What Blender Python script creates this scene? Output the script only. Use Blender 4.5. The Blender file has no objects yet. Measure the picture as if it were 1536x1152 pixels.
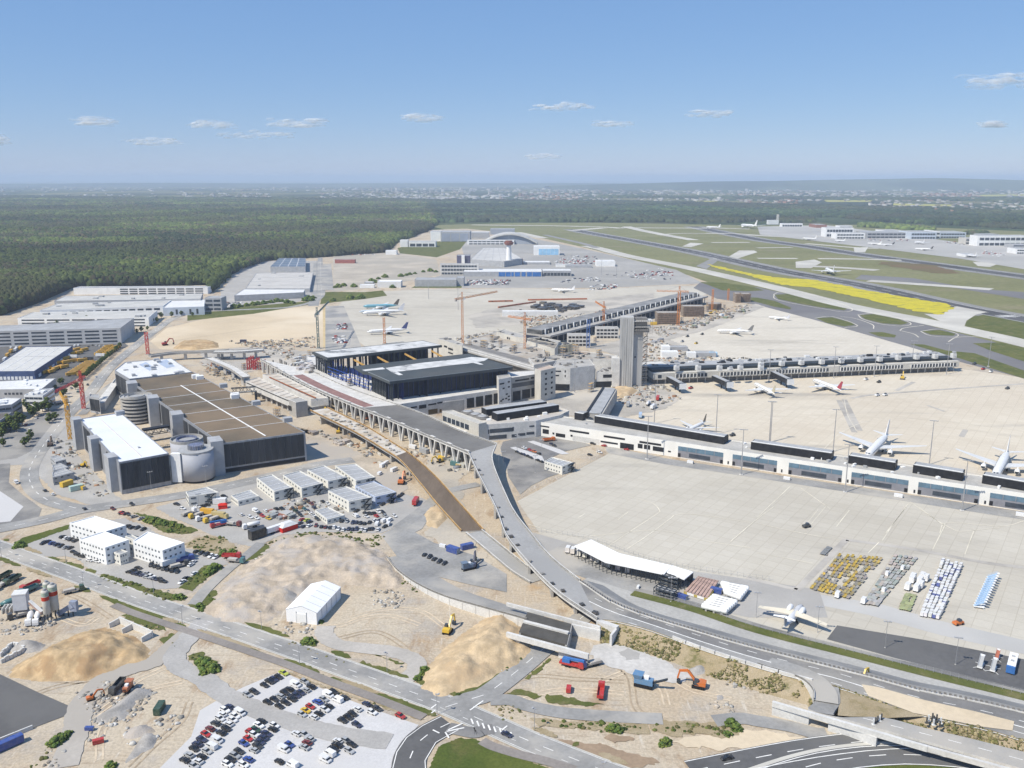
import bpy,math,random
import numpy as np
from mathutils import Vector,Matrix
random.seed(7)
RNG=np.random.default_rng(11)
SC=bpy.context.scene
COL=SC.collection
# ---------------------------------------------------------------- camera and survey helpers
FOC,HOR,CAMH=1330.0,268.0,190.0
PITCH=math.atan((576-HOR)/FOC)
CP,SP=math.cos(PITCH),math.sin(PITCH)
def g(u,v,z=0.0):
 """photo pixel (1536x1152) -> world point at height z"""
 dx,dv=(u-768)/FOC,(v-576)/FOC
 t=(z-CAMH)/(-SP-dv*CP)
 return Vector((dx*t,(CP-dv*SP)*t,z))
def vpx(x,y,z):
 z-=CAMH
 return 576-FOC*(y*SP+z*CP)/(y*CP-z*SP)
def hgt(u,v,v2):
 p=g(u,v);lo,hi=0.0,400.0
 for _ in range(40):
  m=(lo+hi)/2
  if vpx(p.x,p.y,m)>v2:lo=m
  else:hi=m
 return lo
def Z(x0,y0,k=3.84):
 return lambda*pts:[(x0+x/k,y0+y/k)for x,y in pts]
zA,zB,zC,zD=Z(0,230),Z(380,230),Z(760,230),Z(1136,230)
zE,zF,zG,zH=Z(0,500),Z(380,500),Z(760,500),Z(1136,500)
zI,zJ,zK,zL=Z(0,760),Z(380,760),Z(760,760),Z(1136,760)
zM,zN,zO,zP=Z(0,900,4.571),Z(300,900,4.571),Z(600,900,4.571),Z(900,900,4.571)
q1,q2,q3,q4=Z(0,500,7.68),Z(440,480,7.68),Z(620,480,7.68),Z(780,430,7.68)
q5,q6,q7,q8=Z(940,430,7.68),Z(640,560,7.68),Z(240,500,7.68),Z(640,320,6.4)
s1,s2,s3,s4=Z(0,820,9.6),Z(240,740,7.68),Z(420,700,7.68),Z(840,790,5.12)
s5,s6,s7,s8=Z(1136,960),Z(1180,810,7.68),Z(560,760,7.68),Z(1236,320,5.12)
# ---------------------------------------------------------------- materials
def new_mat(name):
 m=bpy.data.materials.new(name);m.use_nodes=True
 nt=m.node_tree;nt.nodes.clear()
 o=nt.nodes.new('ShaderNodeOutputMaterial');b=nt.nodes.new('ShaderNodeBsdfPrincipled')
 nt.links.new(b.outputs[0],o.inputs[0])
 return m,nt,b
def N(nt,t,**kw):
 n=nt.nodes.new(t)
 for k,v in kw.items():setattr(n,k,v)
 return n
def noise_f(nt,scale,detail=4,vec=None,rough=.55):
 n=N(nt,'ShaderNodeTexNoise');n.inputs['Scale'].default_value=scale
 n.inputs['Detail'].default_value=detail;n.inputs['Roughness'].default_value=rough
 if vec:nt.links.new(vec,n.inputs['Vector'])
 return n.outputs['Fac']
def mapping(nt,scale=(1,1,1),rz=0.0,out='Object'):
 tc=N(nt,'ShaderNodeTexCoord');mp=N(nt,'ShaderNodeMapping')
 mp.inputs['Scale'].default_value=scale;mp.inputs['Rotation'].default_value=(0,0,rz)
 nt.links.new(tc.outputs[out],mp.inputs['Vector'])
 return mp.outputs[0]
def ramp(nt,fac,lo,hi):
 m=N(nt,'ShaderNodeMapRange');m.inputs['From Min'].default_value=lo;m.inputs['From Max'].default_value=hi
 m.interpolation_type='SMOOTHSTEP';nt.links.new(fac,m.inputs['Value']);return m.outputs[0]
def mix(nt,fac,a,b,mode='MIX'):
 m=N(nt,'ShaderNodeMix',data_type='RGBA',blend_type=mode)
 if isinstance(fac,(int,float)):m.inputs['Factor'].default_value=fac
 else:nt.links.new(fac,m.inputs['Factor'])
 for s,x in(('A',a),('B',b)):
  k=[i for i in m.inputs if i.name==s and i.type=='RGBA'][0]
  if isinstance(x,tuple):k.default_value=(*x[:3],1)
  else:nt.links.new(x,k)
 return[o for o in m.outputs if o.type=='RGBA'][0]
MATS={}
def mat(name,col,rough=.7,var=.18,scale=.35,metal=0.0,spec=.16,fine=None,bump=0,stretch=(1,1,1),rz=0,col2=None,lo=.4,hi=.65):
 """generic weathered surface: two scales of noise shift the base colour"""
 if name in MATS:return MATS[name]
 m,nt,b=new_mat(name)
 v=mapping(nt,stretch,rz)
 f1=ramp(nt,noise_f(nt,scale,5,v),.3,.7)
 c1=tuple(x*(1-var)for x in col);c2=tuple(min(.92,x*(1+var))for x in col)
 c=mix(nt,f1,c1,c2)
 if fine:
  f2=ramp(nt,noise_f(nt,fine,3,v),.25,.75)
  c=mix(nt,f2,c,mix(nt,.3,c,tuple(x*.45 for x in col)))
 if col2:
  f3=ramp(nt,noise_f(nt,scale*.37,6,v,.6),lo,hi)
  c=mix(nt,f3,c,col2)
 nt.links.new(c,b.inputs['Base Color'])
 b.inputs['Roughness'].default_value=rough;b.inputs['Metallic'].default_value=metal
 b.inputs['Specular IOR Level'].default_value=spec
 if bump:
  bp=N(nt,'ShaderNodeBump');bp.inputs['Strength'].default_value=.6;bp.inputs['Distance'].default_value=bump
  nt.links.new(noise_f(nt,(fine or scale*4),6,v,.65),bp.inputs['Height']);nt.links.new(bp.outputs[0],b.inputs['Normal'])
 MATS[name]=m
 return m
def paint(name='object_paint',rough=.35,metal=0.0):
 """paint whose colour is the object's own colour"""
 if name in MATS:return MATS[name]
 m,nt,b=new_mat(name)
 oi=N(nt,'ShaderNodeObjectInfo')
 f=ramp(nt,noise_f(nt,.9,4,mapping(nt)),.3,.75)
 c=mix(nt,f,oi.outputs['Color'],mix(nt,.22,oi.outputs['Color'],(.30,.27,.22)))
 nt.links.new(c,b.inputs['Base Color']);b.inputs['Roughness'].default_value=rough;b.inputs['Metallic'].default_value=metal
 MATS[name]=m
 return m
def attr_mat(name,rough=.8):
 if name in MATS:return MATS[name]
 m,nt,b=new_mat(name)
 a=N(nt,'ShaderNodeVertexColor',layer_name='tint')
 f=ramp(nt,noise_f(nt,.8,3,mapping(nt)),.3,.7)
 c=mix(nt,f,a.outputs[0],mix(nt,.35,a.outputs[0],(.02,.03,.01)))
 nt.links.new(c,b.inputs['Base Color']);b.inputs['Roughness'].default_value=rough
 b.inputs['Specular IOR Level'].default_value=.1
 MATS[name]=m
 return m
 # ---------------------------------------------------------------- mesh builder
class MB:
 def __init__(s):s.v,s.f,s.m,s.k,s.T=[],[],[],0,None
 def vs(s,pts):
  i=len(s.v)
  for p in pts:
   p=Vector(p)if len(p)==3 else Vector((p[0],p[1],0))
   s.v.append(s.T@p if s.T else p)
  return i
 def face(s,idx):s.f.append(tuple(idx));s.m.append(s.k)
 def poly(s,pts):
  i=s.vs(pts);s.face(range(i,i+len(pts)));return s
 def prism(s,pts,z0,z1,cap=True,top=None):
  """pts ccw 2-D; top: optional different top outline"""
  n=len(pts)
  a=sum(pts[i][0]*pts[(i+1)%n][1]-pts[(i+1)%n][0]*pts[i][1]for i in range(n))
  if a<0:pts=list(reversed(pts));top=list(reversed(top))if top else None
  t=top or pts
  i=s.vs([(p[0],p[1],z0)for p in pts]);j=s.vs([(p[0],p[1],z1)for p in t])
  for k in range(n):
   l=(k+1)%n;s.face((i+k,i+l,j+l,j+k))
  if cap:s.face(range(j,j+n));s.face(reversed(range(i,i+n)))
  return s
 def box(s,c,d,rz=0.0,top=1.0):
  hx,hy=d[0]/2,d[1]/2;co,si=math.cos(rz),math.sin(rz)
  P=lambda q:[(c[0]+x*co*q-y*si*q,c[1]+x*si*q+y*co*q)for x,y in((-hx,-hy),(hx,-hy),(hx,hy),(-hx,hy))]
  return s.prism(P(1),c[2],c[2]+d[2],top=P(top))
 def bar(s,a,b,w,h=None,up=(0,0,1)):
  a,b=Vector(a),Vector(b);h=h or w;d=(b-a)
  if d.length<1e-6:return s
  d.normalize();up=Vector(up)
  x=d.cross(up)
  if x.length<1e-3:x=d.cross(Vector((0,1,0)))
  x.normalize();y=x.cross(d);x*=w/2;y*=h/2
  i=s.vs([a-x-y,a+x-y,a+x+y,a-x+y,b-x-y,b+x-y,b+x+y,b-x+y])
  for q in((3,2,1,0),(4,5,6,7),(0,1,5,4),(1,2,6,5),(2,3,7,6),(3,0,4,7)):s.face([i+k for k in q])
  return s
 def lathe(s,a,b,prof,n=10):
  """prof: list of (t along a-b in 0..1, radius)"""
  a,b=Vector(a),Vector(b);d=b-a;dn=d.normalized()
  x=dn.cross(Vector((0,0,1)));
  if x.length<1e-3:x=Vector((1,0,0))
  x.normalize();y=dn.cross(x)
  rings=[]
  for t,r in prof:
   c=a+d*t
   rings.append(s.vs([c+(x*math.cos(2*math.pi*k/n)+y*math.sin(2*math.pi*k/n))*r for k in range(n)]))
  for p,q in zip(rings,rings[1:]):
   for k in range(n):
    l=(k+1)%n;s.face((p+k,p+l,q+l,q+k))
  s.face(reversed(range(rings[0],rings[0]+n)));s.face(range(rings[-1],rings[-1]+n))
  return s
 def tube(s,a,b,r,n=8,r2=None):return s.lathe(a,b,[(0,r),(1,r if r2 is None else r2)],n)
 def lattice(s,a,b,w,seg,t=.12,tri=False):
  """square lattice mast or boom between a and b"""
  a,b=Vector(a),Vector(b);d=(b-a).normalized()
  x=d.cross(Vector((0,0,1)))
  if x.length<1e-3:x=Vector((1,0,0))
  x.normalize();y=x.cross(d);x*=w/2;y*=w/2
  cs=[-x-y,x-y,x+y,-x+y]if not tri else[-x-y,x-y,y]
  for c in cs:s.bar(a+c,b+c,t*1.5)
  n=len(cs)
  for k in range(seg):
   p,q=a.lerp(b,k/seg),a.lerp(b,(k+1)/seg)
   for m in range(n):
    c,e=cs[m],cs[(m+1)%n]
    s.bar(p+c,q+e,t)if(k+m)%2 else s.bar(p+e,q+c,t)
  return s
 def build(s,name,mats,parent=None,smooth=False):
  me=bpy.data.meshes.new(name)
  off=Vector((0,0,0));p=parent
  while p:off+=p.location;p=p.parent
  me.from_pydata([tuple(v-off)for v in s.v],[],s.f)
  for m in(mats if isinstance(mats,(list,tuple))else[mats]):me.materials.append(m)
  if max(s.m,default=0):me.polygons.foreach_set('material_index',s.m)
  if smooth:me.polygons.foreach_set('use_smooth',[True]*len(me.polygons))
  me.update()
  o=bpy.data.objects.new(name,me);COL.objects.link(o);o.parent=parent
  return o
def tag(o,label=None,cat=None,group=None,kind=None):
 if label:o['label']=label
 if cat:o['category']=cat
 if group:o['group']=group
 if kind:o['kind']=kind
 return o
def thing(name,loc,label,cat,group=None):
 o=bpy.data.objects.new(name,None);COL.objects.link(o);o.location=loc;o.empty_display_size=.5
 return tag(o,label,cat,group)
KIDS={}
def kids(o):
 if o.name not in KIDS:KIDS[o.name]=[c for c in COL.objects if c.parent==o]
 return KIDS[o.name]
def copy_tree(o,loc=None,rz=None,parent=None,label=None,group=None,color=None,scale=None):
 c=o.copy();COL.objects.link(c)
 c.parent=parent
 if loc is not None:c.location=loc
 if rz is not None:c.rotation_euler=(0,0,rz)
 if label:c['label']=label
 if group:c['group']=group
 if scale:c.scale=(scale,)*3 if isinstance(scale,(int,float))else scale
 if color:c.color=(*color,1)
 for ch in kids(o):
  k=copy_tree(ch,parent=c,color=color if ch.get('tinted')else None)
 return c
class Proto:
 """first use moves the prototype itself, later uses copy it"""
 def __init__(s,root):s.root,s.used=root,False;s.snap=None
 def put(s,loc,rz,label,group=None,color=None,scale=None):
  if s.used:return copy_tree(s.root,loc,rz,None,label,group,color,scale)
  s.used=True;r=s.root;kids(r)
  for ch in kids(r):kids(ch)
  r.location=loc;r.rotation_euler=(0,0,rz);r['label']=label
  if group:r['group']=group
  if scale:r.scale=(scale,)*3 if isinstance(scale,(int,float))else scale
  if color:
   r.color=(*color,1)
   for ch in kids(r):
    if ch.get('tinted'):ch.color=(*color,1)
  return r
def struct(name,mb,m):return tag(mb.build(name,m),kind='structure')
def ang(p,q):return math.atan2(q[1]-p[1],q[0]-p[0])
def smooth(pts,n=8):
 """Catmull-Rom through points of any dimension"""
 P=[Vector(p)for p in pts];P=[P[0]*2-P[1]]+P+[P[-1]*2-P[-2]];out=[]
 for i in range(1,len(P)-2):
  a,b,c,d=P[i-1:i+3]
  for k in range(n):
   t=k/n
   out.append(.5*((2*b)+(c-a)*t+(2*a-5*b+4*c-d)*t*t+(3*b-a-3*c+d)*t**3))
 return out+[P[-2]]
def offset(line,d):
 """shift a 3-D polyline sideways (right is positive)"""
 out=[]
 for i,p in enumerate(line):
  a,b=line[max(0,i-1)],line[min(len(line)-1,i+1)]
  t=Vector((b.x-a.x,b.y-a.y,0)).normalized()
  out.append(p+Vector((t.y,-t.x,0))*d)
 return out
def strip(mb,L,R):
 i=mb.vs(L);j=mb.vs(R)
 for k in range(len(L)-1):mb.face((i+k,j+k,j+k+1,i+k+1))
 return mb
LAY=.03
_seq=[0]
def lz(layer):
 _seq[0]+=1
 return layer*LAY+_seq[0]*.0011
def patch(name,px,layer,m,jag=0.0,kind='structure',dens=None):
 """flat area on the ground from an outline in the photo; jag roughens its edge by metres"""
 P=[g(u,v,0)for u,v in px];h=lz(layer)
 for p in P:p.z=h
 if jag:
  Q=[]
  for i,p in enumerate(P):
   q=P[(i+1)%len(P)];n=max(1,min(24,int((q-p).length/(jag*1.6))))
   for k in range(n):
    r=p.lerp(q,k/n);Q.append(r+Vector((random.uniform(-jag,jag),random.uniform(-jag,jag),0)))
  P=Q
 o=MB().poly(P).build(name,m)
 return tag(o,kind=kind)
def road(name,px,w,layer,m,z=None,n=8):
 pts=[g(u,v,0)for u,v in px]if z is None else[g(u,v,zz)for(u,v),zz in zip(px,z)]
 c=smooth(pts,n)
 h=lz(layer)
 for p in c:p.z+=h
 A,B=offset(c,-w/2),offset(c,w/2)
 if m.name in ROUGH:
  A,B=[[p.lerp(q,random.uniform(-.09,.09))for p,q in zip(offset(c,s*w/2),c)]for s in(-1,1)]
 struct(name,strip(MB(),A,B),m)
 return c
ROUGH=('road_gravel','grey_dirt','track_gravel')
def dashes(mb,line,off,w=.25,on=6,gap=6,dz=.03):
 """paint dashes along a polyline"""
 l=offset(line,off);s,on_,acc=0.0,True,0.0
 pts=[l[0]]
 d=[0.0]
 for a,b in zip(l,l[1:]):d.append(d[-1]+(b-a).length)
 def at(t):
  for k in range(len(l)-1):
   if d[k+1]>=t:return l[k].lerp(l[k+1],(t-d[k])/max(1e-6,d[k+1]-d[k]))
  return l[-1]
 t=0.0
 while t<d[-1]:
  e=min(t+on,d[-1]);n=max(1,int((e-t)/8));seg=[at(t+(e-t)*k/n)+Vector((0,0,dz))for k in range(n+1)]
  strip(mb,offset(seg,-w/2),offset(seg,w/2))
  t+=on+gap
 return mb
def np_mesh(name,V,F,mats,tint=None):
 """big triangle mesh from numpy arrays, with optional per-vertex colour"""
 me=bpy.data.meshes.new(name)
 me.vertices.add(len(V));me.vertices.foreach_set('co',V.astype(np.float32).ravel())
 me.loops.add(F.size);me.loops.foreach_set('vertex_index',F.astype(np.int32).ravel())
 k=F.shape[1]
 me.polygons.add(len(F));me.polygons.foreach_set('loop_start',np.arange(0,F.size,k,dtype=np.int32))
 me.polygons.foreach_set('loop_total',np.full(len(F),k,dtype=np.int32))
 for m in(mats if isinstance(mats,(list,tuple))else[mats]):me.materials.append(m)
 if tint is not None:
  a=me.color_attributes.new('tint','FLOAT_COLOR','POINT')
  c=np.ones((len(V),4),np.float32);c[:,:3]=tint;a.data.foreach_set('color',c.ravel())
 me.update(calc_edges=True);me.validate()
 o=bpy.data.objects.new(name,me);COL.objects.link(o)
 return o
def inpoly(x,y,poly):
 r=np.zeros(x.shape,bool);n=len(poly)
 for i in range(n):
  x1,y1=poly[i][:2];x2,y2=poly[(i+1)%n][:2]
  c=((y1>y)!=(y2>y))&(x<(x2-x1)*(y-y1)/((y2-y1)or 1e-9)+x1)
  r^=c
 return r
def edge_dist(x,y,poly):
 d=np.full(x.shape,1e9);n=len(poly)
 for i in range(n):
  x1,y1=poly[i][:2];x2,y2=poly[(i+1)%n][:2]
  dx,dy=x2-x1,y2-y1
  t=np.clip(((x-x1)*dx+(y-y1)*dy)/(dx*dx+dy*dy+1e-9),0,1)
  d=np.minimum(d,np.hypot(x-x1-t*dx,y-y1-t*dy))
 return d
def vnoise(x,y,s,seed=0):
 """smooth value noise, numpy"""
 x=x/s+seed*17.3;y=y/s+seed*9.1
 xi,yi=np.floor(x),np.floor(y);fx,fy=x-xi,y-yi
 fx=fx*fx*(3-2*fx);fy=fy*fy*(3-2*fy)
 h=lambda a,b:np.modf(np.abs(np.sin(a*127.1+b*311.7)*43758.5453))[0]
 return(h(xi,yi)*(1-fx)+h(xi+1,yi)*fx)*(1-fy)+(h(xi,yi+1)*(1-fx)+h(xi+1,yi+1)*fx)*fy
 # ---------------------------------------------------------------- camera, sun, sky, air
cam=bpy.data.objects.new('camera',bpy.data.cameras.new('camera'));COL.objects.link(cam);SC.camera=cam
cam.location=(0,0,CAMH);cam.rotation_euler=(math.pi/2-PITCH,0,0)
cam.data.sensor_width=36;cam.data.lens=36*FOC/1536;cam.data.clip_start=1;cam.data.clip_end=200000
SHAD,ELEV=math.radians(36),math.radians(51)
sun=bpy.data.objects.new('sun',bpy.data.lights.new('sun','SUN'));COL.objects.link(sun)
sun.data.energy=4.75;sun.data.angle=math.radians(.5);sun.data.color=(1,.935,.815)
sun.rotation_euler=Vector((math.cos(SHAD)*math.cos(ELEV),math.sin(SHAD)*math.cos(ELEV),-math.sin(ELEV))).to_track_quat('-Z','Y').to_euler()
W=bpy.data.worlds.new('World');SC.world=W;W.use_nodes=True
wn=W.node_tree;wn.nodes.clear()
wo=wn.nodes.new('ShaderNodeOutputWorld');wb=wn.nodes.new('ShaderNodeBackground');sk=wn.nodes.new('ShaderNodeTexSky')
sk.sky_type='NISHITA';sk.sun_disc=False;sk.sun_elevation=ELEV
sk.sun_rotation=math.atan2(-math.cos(SHAD),-math.sin(SHAD));sk.air_density=1.0;sk.dust_density=0.0;sk.ozone_density=5.0;sk.altitude=500
wb.inputs['Strength'].default_value=.09
tn=wn.nodes.new('ShaderNodeMix');tn.data_type='RGBA';tn.blend_type='MULTIPLY';tn.inputs['Factor'].default_value=1
wn.links.new(sk.outputs[0],tn.inputs[6]);tn.inputs[7].default_value=(.53,.47,.38,1)
ta=wn.nodes.new('ShaderNodeMix');ta.data_type='RGBA';ta.blend_type='ADD';ta.inputs['Factor'].default_value=1;wn.links.new(tn.outputs[2],ta.inputs[6]);ta.inputs[7].default_value=(.93,2.04,4.5,1);wn.links.new(ta.outputs[2],wb.inputs[0]);wn.links.new(wb.outputs[0],wo.inputs[0])
SC.view_settings.view_transform='Standard';SC.view_settings.look='None';SC.view_settings.gamma=1;SC.view_settings.exposure=.24
SC.render.engine='CYCLES';SC.cycles.use_denoising=True;SC.cycles.max_bounces=5;SC.cycles.diffuse_bounces=3
SC.cycles.transparent_max_bounces=24;SC.cycles.volume_bounces=1;SC.cycles.use_adaptive_sampling=True;SC.cycles.adaptive_threshold=.02
hz=MB().prism([(-110000,-3000),(110000,-3000),(110000,130000),(-110000,130000)],-1.5,330)
hm=bpy.data.materials.new('haze_air');hm.use_nodes=True;hn=hm.node_tree;hn.nodes.clear()
ho=hn.nodes.new('ShaderNodeOutputMaterial');hv=hn.nodes.new('ShaderNodeVolumePrincipled')
hv.inputs['Color'].default_value=(.66,.78,.96,1);hv.inputs['Density'].default_value=6.0e-5;hv.inputs['Anisotropy'].default_value=0
hn.links.new(hv.outputs[0],ho.inputs['Volume'])
hob=tag(hz.build('haze',hm),kind='stuff')
# ---------------------------------------------------------------- ground sheets
def far_ground():
 m,nt,b=new_mat('far_country')
 v=mapping(nt,(1,.55,1))
 vo=N(nt,'ShaderNodeTexVoronoi');vo.inputs['Scale'].default_value=.0016;nt.links.new(v,vo.inputs['Vector'])
 sp=N(nt,'ShaderNodeSeparateColor');nt.links.new(vo.outputs['Color'],sp.inputs[0])
 fields=mix(nt,ramp(nt,sp.outputs[0],.35,.75),(.045,.075,.03),(.20,.19,.09))
 woods=mix(nt,ramp(nt,noise_f(nt,.0009,5,v),.35,.6),(.020,.035,.018),fields)
 c=mix(nt,ramp(nt,noise_f(nt,.02,3,v),.4,.8),woods,(.10,.105,.08))
 nt.links.new(c,b.inputs['Base Color']);b.inputs['Roughness'].default_value=.9;b.inputs['Specular IOR Level'].default_value=0
 return m
tag(MB().poly([(-100000,-1500,0),(100000,-1500,0),(100000,120000,0),(-100000,120000,0)]).build('ground',far_ground()),kind='structure')
def grass_mat(name,a,b_,dry,yellow=None,sc=.012,rz=0,st=(1,1,1),ylo=.55,yhi=.7):
 m,nt,b=new_mat(name)
 v=mapping(nt,st,rz)
 c=mix(nt,ramp(nt,noise_f(nt,sc,6,v,.6),.3,.68),a,b_)
 c=mix(nt,ramp(nt,noise_f(nt,sc*2.3,5,v,.65),.5,.75),c,dry)
 if yellow:c=mix(nt,ramp(nt,noise_f(nt,sc*1.4,8,v,.7),ylo,yhi),c,yellow)
 f=ramp(nt,noise_f(nt,sc*40,3,v),.2,.8)
 c=mix(nt,f,c,mix(nt,.4,c,(.02,.03,.01)))
 nt.links.new(c,b.inputs['Base Color']);b.inputs['Roughness'].default_value=.9;b.inputs['Specular IOR Level'].default_value=.05
 return m
RUN=ang(g(1020,374),g(1435,459))
M_field=grass_mat('airfield_turf',(.19,.19,.085),(.24,.235,.115),(.27,.235,.15),(.34,.31,.05),.006,-RUN,(.35,1,1),.6,.78)
M_turf=grass_mat('verge_turf',(.095,.115,.035),(.15,.155,.05),(.22,.19,.10),None,.05)
M_green=grass_mat('lush_turf',(.075,.105,.025),(.12,.14,.035),(.15,.14,.05),None,.03)
M_dry=grass_mat('dry_slope',(.35,.275,.165),(.44,.36,.25),(.28,.225,.12),(.16,.15,.06),.07)
M_rape=grass_mat('flowering_field',(.56,.48,.04),(.66,.56,.04),(.44,.40,.06),(.20,.20,.075),.06,-RUN,(.4,1,1),.50,.70)
patch('airfield_grass',[(640,338),(760,334.5),(900,334),(1130,338),(1300,337),(1536,347),(1950,357),(2100,700),(1536,580),(1420,540),(1130,460),(1000,430),(880,400),(760,365)],1,M_field)
def site_ground():
 m,nt,b=new_mat('site_earth')
 v=mapping(nt)
 c=mix(nt,ramp(nt,noise_f(nt,.011,7,v,.6),.35,.65),(.50,.405,.29),(.55,.48,.375))
 c=mix(nt,ramp(nt,noise_f(nt,.035,6,v,.65),.48,.66),c,(.42,.375,.32))
 c=mix(nt,ramp(nt,noise_f(nt,.07,7,mapping(nt,(1,.45,1),.7),.7),.52,.68),c,(.37,.275,.185))
 c=mix(nt,ramp(nt,noise_f(nt,.02,8,v,.7),.58,.72),c,(.48,.33,.185))
 v2=mapping(nt,(.12,1,1),math.radians(35))
 c=mix(nt,ramp(nt,noise_f(nt,.5,5,v2,.65),.52,.72),c,(.40,.325,.24))
 c=mix(nt,ramp(nt,noise_f(nt,.6,5,mapping(nt,(1,.1,1),math.radians(60)),.65),.56,.74),c,(.60,.54,.45))
 f=ramp(nt,noise_f(nt,.9,5,v,.7),.3,.75)
 c=mix(nt,f,c,mix(nt,.42,c,(.12,.10,.08)))
 nt.links.new(c,b.inputs['Base Color']);b.inputs['Roughness'].default_value=.95;b.inputs['Specular IOR Level'].default_value=.05
 bp=N(nt,'ShaderNodeBump');bp.inputs['Strength'].default_value=.5;bp.inputs['Distance'].default_value=.5
 nt.links.new(noise_f(nt,.35,6,v,.65),bp.inputs['Height']);nt.links.new(bp.outputs[0],b.inputs['Normal'])
 return m
M_site=site_ground()
patch('construction_ground',[(-500,1330),(-760,470),(0,469),(105,432),(320,425),(345,412),(395,390),(480,385),(585,376),(600,362),(645,345),(700,343),(790,352),(880,372),(1010,405),(1080,430),(1140,445),(1420,530),(1536,562),(1900,660),(2300,1330)],2,M_site)
def apron_mat(name,a,b_,rz,slab=7.5,stain=(.30,.28,.25)):
 m,nt,b=new_mat(name)
 v=mapping(nt,(1,1,1),-rz)
 c=mix(nt,ramp(nt,noise_f(nt,.009,6,v,.6),.32,.68),a,b_)
 c=mix(nt,mix(nt,ramp(nt,noise_f(nt,.03,5,mapping(nt,(.15,1,1),-rz),.6),.52,.8),(0,0,0),(.8,.8,.8)),c,stain)
 br=N(nt,'ShaderNodeTexBrick');br.offset=0;br.inputs['Scale'].default_value=1;br.inputs['Brick Width'].default_value=slab
 br.inputs['Row Height'].default_value=slab;br.inputs['Mortar Size'].default_value=.2;br.inputs['Mortar Smooth'].default_value=.4
 br.inputs['Color1'].default_value=(1,1,1,1);br.inputs['Color2'].default_value=(.945,.94,.93,1);br.inputs['Mortar'].default_value=(.83,.815,.79,1)
 nt.links.new(v,br.inputs['Vector'])
 c=mix(nt,1.0,c,br.outputs['Color'],'MULTIPLY')
 f=ramp(nt,noise_f(nt,.5,4,v,.65),.3,.8)
 c=mix(nt,f,c,mix(nt,.08,c,(.1,.09,.08)))
 nt.links.new(c,b.inputs['Base Color']);b.inputs['Roughness'].default_value=.9;b.inputs['Specular IOR Level'].default_value=.08
 return m
PIER=ang(g(805,650),g(1536,790))
M_apr1=apron_mat('apron_concrete',(.55,.505,.425),(.60,.555,.475),PIER)
M_apr2=apron_mat('apron_warm_concrete',(.55,.485,.39),(.60,.54,.44),PIER)
M_apr3=apron_mat('apron_grey_concrete',(.46,.425,.36),(.525,.49,.42),PIER)
M_conc=mat('taxiway_concrete',(.50,.48,.43),.85,.1,.02,spec=.05,col2=(.42,.40,.36))
M_asph=mat('road_asphalt',(.205,.20,.195),.85,.14,.05,spec=.05,fine=.8,col2=(.30,.285,.26),lo=.45,hi=.6)
M_asphl=mat('worn_asphalt',(.29,.285,.275),.85,.16,.05,spec=.05,fine=.6,col2=(.40,.375,.335),lo=.46,hi=.62)
M_asphd=mat('dark_asphalt',(.118,.117,.118),.8,.18,.03,spec=.05,fine=.5,col2=(.14,.138,.135))
M_runw=mat('runway_asphalt',(.082,.080,.080),.8,.15,.02,spec=.05,stretch=(.06,1,1),rz=-RUN,col2=(.11,.11,.115))
M_shld=mat('runway_shoulder',(.24,.235,.225),.85,.1,.02,spec=.05)
M_taxi=mat('taxiway_asphalt',(.165,.16,.165),.85,.12,.01,spec=.05,col2=(.20,.195,.19))
M_grav=mat('gravel_lot',(.40,.385,.36),.95,.12,.05,spec=.05,fine=1.1,col2=(.345,.33,.31))
M_lot=mat('pale_gravel_lot',(.56,.55,.545),.95,.07,.06,spec=.05,fine=1.2,col2=(.50,.49,.48))
M_dirt=mat('grey_dirt',(.43,.40,.36),.95,.12,.03,spec=.05,fine=.7,col2=(.36,.33,.29))
M_sand=mat('sand_field',(.58,.475,.335),.95,.10,.012,spec=.05,fine=.5,col2=(.63,.54,.41))
M_soil=mat('brown_soil',(.33,.245,.17),.95,.15,.04,spec=.05,fine=.7)
M_white=mat('road_marking_paint',(.72,.71,.68),.7,.12,.4)
M_faint=mat('faded_marking_paint',(.62,.575,.47),.8,.15,.06)
# aprons
patch('north_apron',[(505,462),(520,445),(575,437),(640,434),(760,432.5),(900,434),(1000,428),(1062,430),(1062,441),(960,470),(880,500),(760,520),(690,530),(560,528),(520,500)],3,M_apr3)
patch('middle_apron',[(988,516),(1060,487),(1138,457),(1222,479),(1362,519),(1425,536),(1300,560),(1000,570),(950,548)],3,M_apr1)
patch('east_apron',[(905,600),(960,575),(1440,553),(1536,567),(1640,600),(1960,700),(1960,900),(1536,748),(1130,672),(960,642)],3,M_apr2)
patch('front_apron',[(776,752),(916,679),(1160,716),(1536,775),(2500,970),(2500,1290),(1536,1048),(1320,992),(1130,940),(1010,905),(900,868),(830,830)],3,M_apr3)
patch('dark_apron_strip',zL((460,685),(1000,775),(1536,880),(3200,1240),(3200,1560),(1536,1085),(1000,930),(400,765)),4,M_asphd)
patch('grey_apron_band',zL((-900,310),(-380,395),(0,440),(250,490),(700,560),(1100,670),(1536,770),(2100,905),(2100,985),(1536,850),(1050,740),(640,625),(240,545),(0,500),(-500,420),(-900,360)),4,mat('grey_concrete_band',(.43,.42,.40),.85,.08,.02))
patch('pier_service_road',[(905,668),(1000,688),(1160,712),(1536,768),(1800,812),(1800,824),(1536,780),(1160,721),(1000,697),(912,680)],5,M_asphl)
patch('apron_service_area',zK((150,150),(330,200),(760,300),(1070,372),(1536,440),(1800,480),(1850,640),(1400,640),(1000,560),(640,480),(360,380),(230,270)),4,M_grav)
patch('shed_forecourt',zK((240,262),(345,205),(480,260),(620,345),(870,420),(870,470),(1000,520),(880,560),(600,470),(380,385)),5,M_asphl)
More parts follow.
